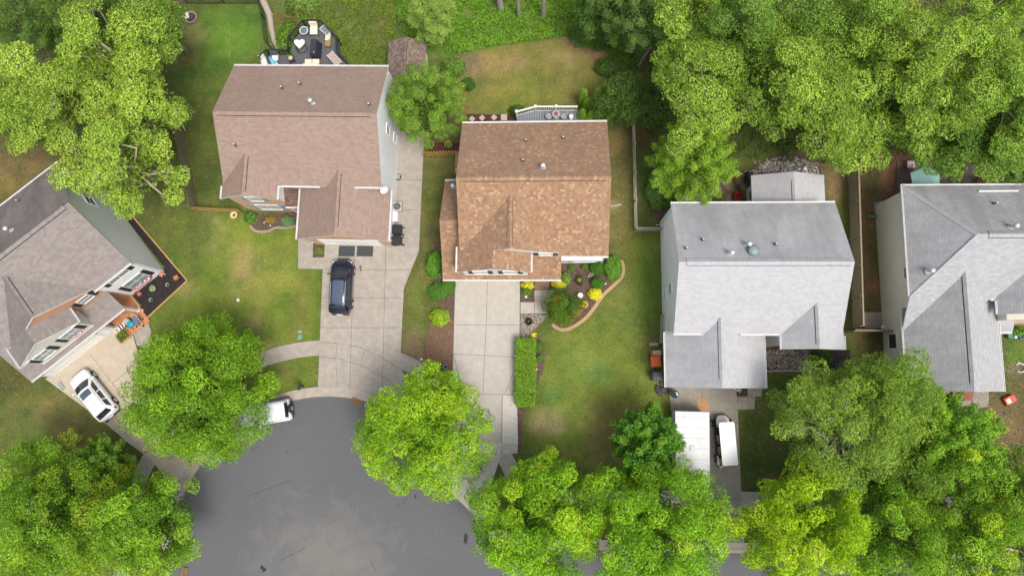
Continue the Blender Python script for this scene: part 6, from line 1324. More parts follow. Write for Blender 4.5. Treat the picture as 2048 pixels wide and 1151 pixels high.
def paintm(name, col, rough=.22, coat=.6):
    t = NT(name); t.base(t.mix(t.noise(2.0, 3), sc(col, .94), sc(col, 1.05)), rough, .5); t.b.inputs['Coat Weight'].default_value = coat; t.b.inputs['Coat Roughness'].default_value = .05; return t.mat
PW, PB, PW2 = paintm('white_paint', (.64, .65, .65)), paintm('dark_blue_paint', (.004, .006, .022), .2, 1.0), paintm('off_white_paint', (.60, .61, .63))
c1 = car('parked_suv', 682, 573, R(-1.0), 'dark blue suv with silver roof rails on the driveway of the mauve-brown roofed house', PB, L=4.85, W=1.95, glassroof=(.05, .92))
c2 = car('parked_suv', 186, 790, R(43.5), 'white suv parked outside the garage of the taupe roofed house', PW, L=5.0, W=1.98, glassroof=(.06, .30))
m = MB(); m.tube([(-.55, -.45, 1.665), (.55, -.45, 1.665)], .018, 6); m.build('cross_bar', GREYM, c2); m = MB(); m.tube([(-.55, -1.0, 1.665), (.55, -1.0, 1.665)], .018, 6); m.build('cross_bar', GREYM, c2)
c3 = car('parked_jeep', 531, 826, R(100), 'boxy white off-roader with a spare wheel, half under the large green tree', PW2, L=4.5, W=1.85, boxy=True, rails=False, cat='off-roader')
# trailer
tx, ty = g(1385, 896, 2.35); tr = empty('cargo_trailer', (tx, ty, 0), R(-1)); tag(tr, 'large white enclosed trailer parked left of the golf cart', 'trailer')
m = MB(); m.box(-1.28, 1.28, -2.8, 2.8, .45, 2.30); m.build('body', paintm('trailer_white', (.66, .67, .68), .4, .2), tr, bevel=.03)
t_ = NT('trailer_roof'); o_ = t_.obj(); n_ = t_.noise(.9, 5, .65, t_.map(o_, (1, .35, 1)), .6); t_.base(t_.mix(t_.ramp(n_, [(.45, (0, 0, 0)), (.7, (1, 1, 1))]), (.57, .585, .60, 1), (.48, .49, .505, 1)), .5, .3)
m = MB(); m.hexa([(-1.33, -2.85, 2.30), (1.33, -2.85, 2.30), (1.33, 2.85, 2.30), (-1.33, 2.85, 2.30), (-1.33, -2.85, 2.36), (1.33, -2.85, 2.36), (1.33, 2.85, 2.36), (-1.33, 2.85, 2.36)]); m.build('roof', t_.mat, tr)
m = MB()
for k in range(7): m.box(-1.30, 1.30, -2.5 + k * .82, -2.47 + k * .82, 2.362, 2.372)
m.build('roof_seam', plain((.36, .37, .38), .6, name='seam_sealant'), tr); m = MB(); m.box(-.2, .2, -.2, .2, 2.362, 2.45); m.build('roof_vent', plain((.5, .51, .52), .5, name='vent_plastic'), tr, bevel=.02); m = MB(); m.box(-1.335, 1.335, -2.858, -2.80, 2.29, 2.366); m.box(-1.335, 1.335, 2.80, 2.858, 2.29, 2.366) if False else None; m.build('roof_trim', GALV, tr)
for s in (-1, 1):
    for y in (-.45, .42):
        m = MB(); m.tube([(s * 1.30, y, .36), (s * 1.52, y, .36)], .36, 18); wh = m.build('wheel', RUBBER, tr); m = MB(); m.tube([(s * 1.51, y, .36), (s * 1.535, y, .36)], .2, 12); m.build('rim', GALV, wh)
    m = MB(); x0, x1 = sorted((s * 1.285, s * 1.56)); m.box(x0, x1, -.95, .92, .76, .80); m.build('fender', GALV, tr)
m = MB(); m.tube([(-.8, -2.7, .45), (0, -3.9, .45), (.8, -2.7, .45)], .05, 6); m.tube([(0, -3.8, .05), (0, -3.8, .7)], .04, 6); m.build('tow_bar', BLACK, tr)
m = MB(); m.box(-1.15, 1.15, 2.801, 2.84, .5, 2.2); m.build('rear_door', paintm('trailer_door', (.60, .61, .62), .4, .2), tr)
# golf cart
gx, gy = g(1452, 885, 1.2); gc = empty('golf_cart', (gx, gy, 0), R(3.5)); tag(gc, 'long white roofed golf cart on the driveway of the pale roofed house', 'golf cart'); GW = plain((.72, .72, .70), .35, .45, var=.04, name='cart_white')
m = MB(); m.prism([(-.66, -1.95), (.66, -1.95), (.66, 1.3), (.50, 1.95), (-.50, 1.95), (-.66, 1.3)], .28, .42); m.build('chassis', BLACK, gc, bevel=.02)
m = MB()
for y, hw, z in ((1.25, .56, .95), (1.5, .56, .90), (1.85, .50, .74), (2.08, .36, .55), (2.12, .30, .42)):
    for x_ in (-1, -.5, 0, .5, 1): m.v.append((x_ * hw, y + (1 - x_ * x_) * .06, z + (1 - x_ * x_) * .05))
for i in range(4):
    for j in range(4): k = i * 5 + j; m.face([k + 5, k + 6, k + 1, k])
m.build('front_cowl', GW, gc, True)
m = MB(); m.box(-.52, .52, 1.2, 1.4, .42, .95); m.build('dashboard', BLACK, gc); m = MB(); m.prism([(-.62, 1.95), (-.4, 2.2), (.4, 2.2), (.62, 1.95)], .38, .52); m.build('front_bumper', BLACK, gc, bevel=.02)
for y in (.35, -.55, -1.45):
    m = MB(); m.box(-.6, .6, y - .25, y + .25, .72, .86); m.box(-.6, .6, y - .37, y - .27, .86, 1.25); m.build('seat', plain((.32, .24, .17), .7, .3, name='cart_vinyl'), gc, bevel=.03); m = MB(); m.box(-.58, .58, y - .24, y + .24, .42, .715); m.build('seat_base', BLACK, gc)
m = Parts(); m.box(-.68, -.60, -1.8, -1.05, .42, .82); m.box(.60, .68, -1.8, -1.05, .42, .82); m.box(-.68, -.62, -.15, -.72, .42, .62) if False else None; m.build('rear_body', GW, gc)
m = MB(); m.prism([(-.62, -1.55), (-.56, -1.68), (.56, -1.68), (.62, -1.55), (.62, 1.58), (.54, 1.70), (-.54, 1.70), (-.62, 1.58)], 1.90, 1.98); rf_ = m.build('roof', GW, gc, bevel=.03)
m = MB(); m.box(-.50, .50, -1.55, 1.55, 1.981, 1.995); m.build('roof_panel', plain((.70, .71, .71), .4, .4, var=.04, name='roof_white'), rf_, bevel=.006)
for x_ in (-.58, .58):
    for y0, y1 in ((1.35, 1.5), (-.1, -.1), (-1.6, -1.55)): m = MB(); m.tube([(x_, y0, .5), (x_, y1, 1.9)], .022, 6); m.build('roof_post', BLACK, gc)
for x_ in (-.60, .60):
    for y in (1.52, -1.30): m = MB(); s = 1 if x_ > 0 else -1; m.tube([(x_ - s * .02, y, .27), (x_ + s * .20, y, .27)], .29, 18); wh = m.build('wheel', RUBBER, gc); m = MB(); m.tube([(x_ + s * .19, y, .27), (x_ + s * .215, y, .27)], .15, 12); m.build('rim', GALV, wh)
m = MB(); m.tube([(-.28, 1.0, 1.05), (-.28, 1.2, .85)], .02, 6)
for k in range(12): a0, a1 = 2 * math.pi * k / 12, 2 * math.pi * (k + 1) / 12; m.tube([(-.28 + math.cos(a0) * .17, .98 + math.sin(a0) * .08, 1.06 + math.sin(a0) * .14), (-.28 + math.cos(a1) * .17, .98 + math.sin(a1) * .08, 1.06 + math.sin(a1) * .14)], .014, 5)
m.build('steering_wheel', BLACK, gc); m = MB(); m.obox((-.45, -1.85), R(25), .3, .22, .75, .95); m.build('cool_box', plain((.55, .45, .25), .6, name='tan_box'), gc)
# ------------------------------------------------------------------ bins, boxes and small things
def wheelie(px, py, rz, label, mt, group=None, w=.62, d=.78, h=1.05, name='wheelie_bin'):
    r_ = item(name, px, py, h * .0, label, 'bin', rz, group); x, y = g(px, py, h); r_.location = (x, y, .0)
    m = MB(); m.hexa([(-w * .4, -d * .4, .08), (w * .4, -d * .4, .08), (w * .4, d * .4, .08), (-w * .4, d * .4, .08), (-w/2, -d/2, h - .08), (w/2, -d/2, h - .08), (w/2, d/2, h - .08), (-w/2, d/2, h - .08)]); m.build('body', mt, r_, bevel=.03)
    m = MB(); m.hexa([(-w/2 - .02, -d/2 - .03, h - .075), (w/2 + .02, -d/2 - .03, h - .075), (w/2 + .02, d/2 + .02, h - .075), (-w/2 - .02, d/2 + .02, h - .075), (-w/2 + .05, -d/2 + .08, h), (w/2 - .05, -d/2 + .08, h), (w/2 - .05, d/2 - .04, h + .02), (-w/2 + .05, d/2 - .04, h + .02)]); m.box(-.16, .16, -d/2 + .16, d/2 - .25, h + .005, h + .026); ld = m.build('lid', mt, r_, bevel=.02)
    m = MB(); m.tube([(-w/2 + .06, d/2 + .07, h - .06), (w/2 - .06, d/2 + .07, h - .06)], .018, 6); m.build('handle', mt, r_)
    for s in (-1, 1): m = MB(); m.tube([(s * (w/2 - .1), d/2 - .02, .12), (s * (w/2 - .02), d/2 - .02, .12)], .12, 12); m.build('wheel', RUBBER, r_)
    return r_
ORG = plain((.62, .115, .022), .5, .4, name='orange_plastic'); GRB = plain((.055, .062, .078), .5, .4, name='dark_grey_plastic')
wheelie(1312, 722, R(4), 'orange lidded bin standing in the grass at the left wall of the pale roofed house', ORG, None, .80, .86)
wheelie(1316, 751, R(90), 'dark grey bin standing in the grass at the left wall of the pale roofed house', GRB, None, .72, .86)
bn_ = BLACK
wheelie(793, 458, R(-90), 'black wheelie bin on the side path, farther from the garage corner', bn_, 'black bins by the garage of the mauve-brown roofed house', .78, .82)
wheelie(792, 480, R(-80), 'black wheelie bin at the garage corner beside the two dark mats', bn_, 'black bins by the garage of the mauve-brown roofed house', .78, .86)
CARD = plain((.46, .28, .15), .85, .15, name='cardboard')
r_ = item('cardboard_box', 1311, 706, 0, 'tan cardboard box behind the orange bin', 'box', R(3)); m = MB(); m.box(-.34, .34, -.22, .22, 0, .75); m.build('box_body', CARD, r_); m = MB(); m.box(-.34, .34, .03, .2, .751, .765); m.box(-.33, .33, -.2, .02, .751, .758); m.build('flap', plain((.52, .36, .22), .85, .15, name='pale_cardboard'), r_)
r_ = item('cardboard_sheet', 1405, 808, .09, 'flattened brown cardboard lying on the driveway behind the trailer', 'cardboard', R(2)); m = MB(); m.prism([(-.46, -.55), (.52, -.55), (.50, .42), (.42, .55), (-.40, .55), (-.46, .42)], .0, .02); m.build('sheet', plain((.36, .215, .12), .9, .15, name='brown_cardboard'), r_); m = MB(); m.box(-.02, .0, .1, .55, .021, .026); m.box(-.2, .2, -.25, -.23, .021, .026); m.build('crease', plain((.16, .09, .05), .9, .1, name='crease'), r_)
# mat, tubs, heaps
def flat(name, px, py, sx_, sy_, z, label, cat, mt, rz=0.0, h=.02, group=None):
    m = MB(); m.box(-sx_/2, sx_/2, -sy_/2, sy_/2, 0, h); o = m.build(name, mt, None, bevel=.004); o.location = (*g(px, py, z), z); o.rotation_euler = (0, 0, rz); return tag(o, label, cat, group)
MAT = plain((.055, .06, .062), .9, .15, var=.2, nscale=30, name='rubber_mat')
flat('floor_mat', 693.5, 502, 1.42, .92, .08, 'left of the two dark grey mats outside the garage', 'mat', MAT, R(-1), group='mats outside the garage')
flat('floor_mat', 730, 502, 1.42, .92, .08, 'right of the two dark grey mats outside the garage', 'mat', MAT, R(-1), group='mats outside the garage')
flat('door_mat', 1484, 783, .9, .75, .08, 'dark brown mat on the path right of the garage of the pale roofed house', 'mat', plain((.055, .04, .035), .9, .1, name='brown_mat'), h=.02)
flat('meter_lid', 600, 663, .34, .22, .0, 'small pale green utility lid in the front lawn, the upper one', 'utility lid', plain((.18, .30, .26), .7, name='green_lid_a'), h=.05)
flat('meter_lid', 600, 674, .36, .42, .0, 'larger green utility lid in the front lawn, the lower one', 'utility lid', plain((.12, .26, .21), .7, name='green_lid_b'), h=.06)
flat('yard_sign', 477, 600, .22, .22, .0, 'small white marker in the grass of the front lawn', 'marker', WHITE, R(20), h=.12)
flat('garden_plaque', 282, 622, .42, .25, .06, 'small white plaque lying in the dark mulch by the porch of the taupe roofed house', 'plaque', WHITE, R(30), h=.03)
flat('path_slab_small', 1307, 688, .7, .28, .02, 'pale board lying at the left wall of the pale roofed house', 'board', WOODL, h=.1)
r_ = item('kettle_grill', 1346, 787, 0, 'black kettle barbecue at the corner of the pale roofed house garage', 'grill', 0); m = MB(); m.lathe((0, 0, 0), [(.12, .55), (.30, .70), (.34, .82), (.33, .84)], 18); m.build('bowl', BLACK, r_, True); m = MB(); m.lathe((.0, .0, .845), [(.31, 0), (.31, .01)], 18); m.build('grate', plain((.03, .045, .055), .9, .1, name='grate_metal'), r_); m = MB(); m.obox((.17, .02), .4, .12, .3, .86, .9); m.build('tool_tray', PALEC, r_)
for k in range(3): m = MB(); a = k * 2.09; m.tube([(math.cos(a) * .15, math.sin(a) * .15, .6), (math.cos(a) * .3, math.sin(a) * .3, 0)], .02); m.build('leg', GREYM, r_)
r_ = item('mulch_heap', 1324, 778, 0, 'heap of black mulch bags at the garage corner of the pale roofed house', 'heap'); m = MB()
for k in range(26): a, q = rng.uniform(0, 6.28), rng.uniform(0, .5); m.obox((math.cos(a) * q, math.sin(a) * q), a, rng.uniform(.2, .4), rng.uniform(.15, .3), rng.uniform(0, .1), .15 + rng.uniform(0, .25) * (1 - q))
m.build('bags', plain((.045, .04, .042), .6, .3, var=.6, nscale=8, name='black_bag'), r_, bevel=.03)
# leaning timber across the garage front right
r_ = item('leaning_ladder', 1472, 779, 1.6, 'white ladder leaning at the garage front of the pale roofed house', 'ladder'); r_.location = (*g(1472, 779, 1.2), 0); m = MB()
m.tube([(-.75, .32, 2.2), (.62, -.20, 0.1)], .04, 6); m.build('rail', WHITE, r_); m = MB(); m.tube([(-.68, .50, 2.2), (.72, -.04, 0.1)], .04, 6); m.build('rail', WHITE, r_); m = MB()
for k in range(7): f = k / 7 + .07; m.tube([(-.75 + 1.37 * f, .32 - .52 * f, 2.2 - 2.1 * f), (-.68 + 1.4 * f, .50 - .54 * f, 2.2 - 2.1 * f)], .018, 5)
m.build('rung', WHITE, r_)
# air conditioners
def aircon(px, py, label, rz=0, s=.8):
    r_ = item('air_conditioner', px, py, 0, label, 'air conditioner', rz); r_.location = (*g(px, py, .85), 0)
    m = MB(); m.box(-s/2, s/2, -s/2, s/2, .05, .80); m.build('housing', plain((.42, .41, .37), .5, .4, name='unit_paint'), r_, bevel=.04); m = MB(); m.lathe((0, 0, .802), [(.32, 0), (.30, .03), (.31, .035)], 20); m.build('fan_well', BLACK, r_); m = MB()
    for q in (.12, .2, .28):
        for k in range(16): a0, a1 = 2 * math.pi * k / 16, 2 * math.pi * (k + 1) / 16; m.tube([(math.cos(a0) * q, math.sin(a0) * q, .85), (math.cos(a1) * q, math.sin(a1) * q, .85)], .008, 4)
    for k in range(4): a = k * math.pi / 4; m.tube([(math.cos(a) * .3, math.sin(a) * .3, .85), (-math.cos(a) * .3, -math.sin(a) * .3, .85)], .008, 4)
    m.build('fan_guard', GALV, r_); m = MB(); m.box(-s/2 - .1, s/2 + .1, -s/2 - .1, s/2 + .1, -.02, .05); m.build('pad', CONC3, r_)
aircon(1770, 411, 'air conditioner unit beside the beige wall of the hip roofed house'); aircon(794, 412, 'pale grey air conditioner on the side path of the mauve-brown roofed house', 0, .75)
r_ = item('storage_box', 793, 436, 0, 'white box between the air conditioner and the black bins', 'box'); m = MB(); m.box(-.22, .22, -.42, .42, 0, .7); m.build('box_body', WHITE, r_, bevel=.02); m = MB(); m.box(-.25, .25, -.45, .45, .701, .75); m.build('lid', WHITE, r_)
r_ = item('hose_reel', 793, 352, 0, 'dark hose and meters on the wall beside the side path', 'hose'); r_.location = (*g(794, 352, .6), 0); m = MB(); m.lathe((0, 0, 0), [(.25, .0), (.12, .1), (.12, .45), (.25, .5)], 12); m.build('reel', GREYM, r_); m = MB()
for k in range(3):
    for j in range(14): a0, a1 = 2 * math.pi * j / 14, 2 * math.pi * (j + 1) / 14; q = .2 + .05 * k; m.tube([(math.cos(a0) * q, math.sin(a0) * q, .15 + k * .08), (math.cos(a1) * q, math.sin(a1) * q, .15 + k * .08)], .015, 5)
m.build('hose', BLACK, r_)
# mailbox
r_ = item('mailbox', 607, 770, 0, 'black mailbox on a post in the grass by the kerb', 'mailbox'); r_.location = (*g(607, 772, 0), 0); m = MB(); m.box(-.05, .05, -.05, .05, 0, 1.0); m.box(-.05, .05, -.25, .3, .92, 1.0); m.build('post', BLACK, r_); m = MB()
for k in range(8):
    a0, a1 = math.pi * k / 8, math.pi * (k + 1) / 8; m.poly([(math.cos(a0) * .1, -.28, 1.12 + math.sin(a0) * .1), (math.cos(a0) * .1, .25, 1.12 + math.sin(a0) * .1), (math.cos(a1) * .1, .25, 1.12 + math.sin(a1) * .1), (math.cos(a1) * .1, -.28, 1.12 + math.sin(a1) * .1)])
m.box(-.1, .1, -.28, .25, 1.0, 1.12); m.build('box', BLACK, r_); m = MB(); m.box(-.16, -.11, .0, .03, 1.05, 1.3); m.build('flag', plain((.4, .03, .03), .5, name='red_flag'), r_)
# storm drains: grate in the kerb
def drain(px, py, rz, label):
    r_ = item('storm_drain', px, py, .11, label, 'storm drain', rz, 'storm drain grates'); r_.location.z = .108; m = MB(); m.box(-.46, .46, -.22, .22, 0, .008); m.build('pit', plain((.03, .022, .015), .9, .1, name='drain_pit'), r_); m = MB()
    for k in range(5): m.box(-.46, .46, -.22 + k * .098, -.172 + k * .098, .012, .03)
    m.box(-.49, -.461, -.22, .22, .010, .032); m.box(.461, .49, -.22, .22, .010, .032); m.build('grate', plain((.28, .16, .07), .8, .3, var=.3, name='rusty_iron'), r_)
drain(713, 803, R(-26), 'rusty storm drain grate at the top of the cul-de-sac'); drain(368, 1146, R(80), 'rusty storm drain grate at the bottom left of the asphalt')
# garden lamps, pots, ornaments
def pot(px, py, r, h, label, mt, plant=None, name='plant_pot', cat='pot', group=None):
    r_ = item(name, px, py, 0, label, cat, 0, group); m = MB(); m.lathe((0, 0, 0.04), [(r * .7, 0), (r, h), (r * 1.06, h), (r * .85, h - .01), (r * .8, h - .06)], 14); m.build('pot', mt, r_, True)
    if plant:
        n = 160; d = rng.normal(size=(n, 3)); d[:, 2] = np.abs(d[:, 2]); d /= np.linalg.norm(d, axis=1, keepdims=True); P = d * r * 1.3 * rng.uniform(.5, 1, (n, 1)) + [0, 0, h]; o = bpy.data.objects.new('flowers', leaves_mesh('flowers', P, d + rng.normal(size=(n, 3)) * .4, .09, np.array(plant)[None] * rng.uniform(.7, 1.3, (n, 1)))); S.collection.objects.link(o); o.parent = r_
    else: m = MB(); m.lathe((0, 0, 0.04), [(r * .8, h - .05), (r * .5, h - .045)], 12); m.build('soil', plain((.03, .05, .045), .9, .1, name='soil'), r_)
AQ = plain((.33, .44, .41), .6, .3, name='aqua_glaze'); TC = plain((.36, .17, .09), .8, .2, name='terracotta')
pot(339, 570, .17, .3, 'pale aqua empty pot in the dark mulch, nearer the timber corner', AQ, group='aqua pots in the dark mulch'); pot(306, 600, .17, .3, 'pale aqua empty pot in the dark mulch, nearer the porch', AQ, group='aqua pots in the dark mulch')
pot(327, 549, .20, .3, 'flower pot with pink and white flowers under the swagged window', TC, (.40, .20, .25)); pot(356, 556, .22, .3, 'terracotta pot with orange flowers at the timber corner', TC, (.34, .18, .09))
pot(308, 577, .26, .22, 'low planter with green and white leaves in the dark mulch', WHITE, (.10, .17, .03)); pot(282, 588, .18, .2, 'pot of bright pink flowers in the dark mulch', BLACK, (.50, .14, .26)); pot(275, 585, .14, .2, 'small pot of red flowers at the cream wall', BLACK, (.20, .05, .06))
pot(892, 733, .20, .3, 'round tub with a pale rim beside the pine straw bed', plain((.35, .35, .33), .7, name='grey_tub'))
for i, (x, y, rr2, lb) in enumerate([(843, 718, .16, 'white ceramic ornament at the edge of the pine straw bed'), (847, 733, .09, 'small white stone below the white ceramic ornament'), (1072, 737, .17, 'white goose-like ornament right of the long hedge'), (1246 - 86, 592, .24, 'white shallow birdbath in the curved flower bed'), (1211, 567, .12, 'small pale lamp near the curb stones of the flower bed'), (1052, 593, .16, 'white stone in the narrow bed left of the steps'), (1076, 232, .001, ''), (483, 10, .001, ''), (509, 431, .17, 'pale rock in the front garden left side'), (541, 451, .10, 'small white ornament at the front garden edge, right'), (529, 445, .09, 'small white ornament at the front garden edge, left'), (1222, 141, .2, 'pale stone beside the dark bramble'), (1608, 338, .22, 'pale boulder on the rear gravel bed')]):
    if rr2 < .01: continue
    r_ = item('birdbath' if 'birdbath' in lb else 'garden_ornament', x, y, .05, lb, 'birdbath' if 'birdbath' in lb else 'ornament'); m = MB()
    if 'birdbath' in lb: m.lathe((0, 0, 0), [(.14, 0), (.05, .05), (.05, .5), (.1, .52), (rr2, .58), (rr2, .60), (rr2 * .8, .58), (.03, .55)], 18)
    else: m.lathe((0, 0, 0), [(rr2 * .8, 0), (rr2, rr2 * .6), (rr2 * .7, rr2 * 1.2), (rr2 * .25, rr2 * 1.45)], 10, sx=1, sy=.75, ang=i)
    m.build('bowl' if 'birdbath' in lb else 'stone', plain((.60, .59, .56), .7, .3, var=.15, nscale=8, name='white_stone'), r_, True)
# sun-shaped metal flower
r_ = item('garden_sunflower', 468, 430, .6, 'pale wooden sunflower ornament standing left of the front garden', 'ornament'); r_.location.z = 0; m = MB()
for k in range(14): a = 2 * math.pi * k / 14; c, s = math.cos(a), math.sin(a); m.poly([(c * .12 - s * .05, s * .12 + c * .05, .6), (c * .12 + s * .05, s * .12 - c * .05, .6), (c * .30 + s * .05, s * .30 - c * .05, .64), (c * .38, s * .38, .66), (c * .30 - s * .05, s * .30 + c * .05, .64)])
m.build('petals', plain((.58, .45, .22), .7, .3, name='petal_paint'), r_); m = MB(); m.lathe((0, 0, .58), [(.14, 0), (.12, .06), (.03, .08)], 12); m.build('centre', plain((.14, .06, .03), .8, name='flower_centre'), r_); m = MB(); m.tube([(0, 0, 0), (0, 0, .6)], .015); m.build('stalk', GREYM, r_)
# curved stone edging of the flower beds: individual kerb blocks along a line
def edging(name, line, w, h, label, mt, cat='edging', pitch=.3, off=0):
    L_ = gl(line); o = L_[0]; root = empty(name, (*o, 0)); tag(root, label, cat); m = MB(); dense = []
    for p, q in zip(L_, L_[1:]):
        D = math.hypot(q[0] - p[0], q[1] - p[1]); n = max(1, round(D / pitch))
        for i in range(n): s = (i + .5) / n; m.obox((p[0] - o[0] + (q[0] - p[0]) * s, p[1] - o[1] + (q[1] - p[1]) * s), math.atan2(q[1] - p[1], q[0] - p[0]), D / n - .012, w, -.02, h)
    m.build('blocks', mt, root, bevel=.015); return root
def curve(pts, n=8):
    out = []; P_ = [pts[0]] + pts + [pts[-1]]
    for i in range(1, len(P_) - 2):
        for k in range(n):
            t = k / n; a, b, c, d = P_[i - 1], P_[i], P_[i + 1], P_[i + 2]
            out.append(tuple(.5 * (2 * b[j] + (c[j] - a[j]) * t + (2 * a[j] - 5 * b[j] + 4 * c[j] - d[j]) * t * t + (3 * b[j] - a[j] - 3 * c[j] + d[j]) * t ** 3) for j in (0, 1)))
    return out + [pts[-1]]
SANDY = plain((.42, .28, .16), .85, .2, var=.2, name='sandstone')
edging('curb_edging', curve([(1242, 520), (1247, 535), (1244, 552), (1230, 568), (1208, 588), (1192, 610), (1175, 632), (1155, 648), (1135, 658), (1118, 658), (1104, 648)]), .30, .10, 'curved sandy curb round the flower bed of the orange-brown roofed house', SANDY, pitch=.25)
edging('timber_edging', [(252, 434), (262, 428), (375, 561), (290, 640)], .12, .10, 'light timber edging round the dark mulch of the taupe roofed house', WOODN, pitch=2.4)
edging('timber_edging', [(263, 588), (283, 612), (264, 636)], .12, .35, 'light timber step edge beside the porch of the taupe roofed house', WOODN, pitch=2.0)
edging('stone_edging', curve([(500, 450), (512, 462), (535, 463), (552, 456), (572, 456), (594, 452)]), .22, .14, 'rough stone edging of the front garden of the mauve-brown roofed house', plain((.30, .24, .18), .9, .2, var=.35, nscale=5, name='field_stone'), pitch=.28)
edging('brick_edging', curve([(1418, 339), (1460, 340), (1500, 339), (1525, 326), (1552, 314), (1590, 312), (1618, 320), (1638, 336), (1642, 355)]), .14, .10, 'dark brick edging round the rear patio and gravel bed', plain((.12, .075, .06), .9, .15, var=.3, nscale=6, name='dark_brick'), pitch=.22)
edging('brick_edging', [(1525, 742), (1570, 741), (1620, 741)], .12, .09, 'pale stone edging in front of the front gravel bed', plain((.32, .29, .25), .9, .15, var=.3, nscale=6, name='pale_edging'), pitch=.22)
m_ = MB()
for k in range(330):
    x, y = g(rng.uniform(1505, 1638), rng.uniform(318, 398)); s = rng.uniform(.06, .14)
    m_.lathe((x, y, .05), [(s, 0), (s * .9, s * .5), (s * .3, s * .8)], 6, sx=1, sy=rng.uniform(.6, 1), ang=rng.uniform(0, 3))
for k in range(300):
    x, y = g(rng.uniform(1528, 1640), rng.uniform(703, 738)); s = rng.uniform(.06, .13)
    m_.lathe((x, y, .04), [(s, 0), (s * .9, s * .5), (s * .3, s * .8)], 6, sx=1, sy=rng.uniform(.6, 1), ang=rng.uniform(0, 3))
tag(m_.build('river_stones', plain((.24, .205, .175), .85, .2, var=.6, nscale=6, name='river_stone')), 'rounded river stones covering the gravel beds of the pale roofed house', 'stones', kind='stuff')
# rear patio of the pale roofed house
RED = plain((.36, .035, .035), .7, .3, name='red_fabric')
patio_chair(1456, 356, 0, 'red chair on the flagstone patio near the black grill', R(-80), RED, BLACK, .62, .6); patio_chair(1473, 400, 0, 'red chair on the flagstone patio against the rear eave', R(0), RED, BLACK, .62, .6)
r_ = item('gas_grill', 1494, 358, 0, 'black barbecue grill beside the sunroom', 'grill', R(80)); m = MB(); m.box(-.42, .42, -.28, .28, .1, .82); m.build('cabinet', BLACK, r_, bevel=.02); m = MB(); m.lathe((0, 0, .82), [(.40, 0), (.38, .16), (.22, .28), (.05, .32)], 16, sx=1, sy=.7); m.build('lid', plain((.03, .03, .032), .3, .5, name='enamel'), r_, True); m = MB(); m.box(-.75, -.43, -.25, .25, .80, .84); m.build('side_shelf', BLACK, r_); m = MB(); m.tube([(-.25, -.3, .95), (.25, -.3, .95)], .02); m.build('handle', GALV, r_)
r_ = item('garden_bench_box', 1367, 400, 0, 'white box beside the tall shrub at the rear wall', 'box'); m = MB(); m.box(-.4, .4, -.3, .5, 0, .6); m.build('box_body', WHITE, r_, bevel=.02); m = MB(); m.box(-.42, .42, -.32, .52, .601, .64); m.build('lid', WHITE, r_)
# umbrella and patio things at the right
ux_, uy_ = g(1864, 364, 2.4); um = empty('patio_umbrella', (ux_, uy_, 0)); tag(um, 'pale aqua patio umbrella behind the grey hip roof', 'umbrella'); m = MB(); R6 = 1.35
rim = [(math.cos(R(90 + 60 * k)) * R6 - .3, math.sin(R(90 + 60 * k)) * R6 + .2, 2.05) for k in range(6)]
for k in range(6):
    a, b = Vector(rim[k]), Vector(rim[(k + 1) % 6]); c = Vector((-.3 + .25, .2 - .2, 2.55)); n = 4; rows = []
    for i in range(n + 1):
        t = i / n; rows.append([tuple(c * (1 - t) + (a * (1 - s) + b * s) * t + Vector((0, 0, -.06 * math.sin(math.pi * s) * t)) - (a * (1 - s) + b * s - c) * .06 * t * math.sin(math.pi * s)) for s in (0, .5, 1)])
    for i in range(n):
        for j in range(2): m.poly([rows[i][j], rows[i + 1][j], rows[i + 1][j + 1], rows[i][j + 1]])
m.build('canopy', plain((.30, .50, .47), .8, .2, var=.10, nscale=2, name='aqua_canvas'), um, True); m = MB(); m.tube([(0, 0, 0), (-.05, 0, 2.6)], .025); m.build('pole', GREYM, um)
for k in range(6): m = MB(); m.tube([(-.05, 0, 2.5), (rim[k][0], rim[k][1], 2.03)], .012, 5); m.build('rib', plain((.35, .28, .2), .7, name='rib_wood'), um)
r_ = item('round_grill', 1878, 334, .06, 'large black round grill on the patio of the hip roofed house', 'grill'); m = MB(); m.lathe((0, 0, 0), [(.3, 0), (.36, .3), (.44, .62), (.42, .66), (.30, .80), (.1, .88)], 20); m.build('bowl', BLACK, r_, True); m = MB(); m.tube([(-.2, .05, .9), (.2, .05, .9)], .025); m.build('handle', GREYM, r_); m = MB(); m.box(.45, .75, -.15, .15, .6, .63); m.build('side_shelf', BLACK, r_)
r_ = item('cool_box', 1817, 332, .06, 'white and red cooler on the patio of the hip roofed house', 'cooler'); m = MB(); m.box(-.33, .33, -.28, .28, 0, .42); m.build('body', plain((.45, .05, .05), .5, .4, name='cooler_red'), r_, bevel=.03); m = MB(); m.box(-.34, .30, -.29, .29, .421, .50); m.build('lid', plain((.62, .60, .60), .5, .4, var=.1, name='cooler_lid'), r_, bevel=.02); m = MB(); m.obox((.05, -.1), .2, .18, .16, .501, .53); m.build('sticker', plain((.45, .08, .08), .5, name='red_patch'), r_)
patio_chair(1836, 362, .06, 'dark chair left of the aqua umbrella', R(60), BLACK, BLACK, .5, .5); patio_chair(1902, 346, .06, 'small dark chair right of the round grill', R(-50), plain((.08, .03, .02), .7, name='dark_red'), BLACK, .42, .42)
patio_chair(1955, 366, .06, 'dark red seat in the shade at the right end of the patio', R(0), plain((.10, .03, .03), .7, name='maroon_seat'), BLACK, .7, .5)
r_ = item('bucket', 1852, 331, .06, 'small black bucket next to the cooler', 'bucket'); m = MB(); m.lathe((0, 0, 0), [(.14, 0), (.18, .32), (.17, .32), (.14, .1)], 14); m.build('pail', BLACK, r_, True); m = MB(); m.tube([(-.17, 0, .3), (0, 0, .42), (.17, 0, .3)], .01); m.build('handle', GREYM, r_)
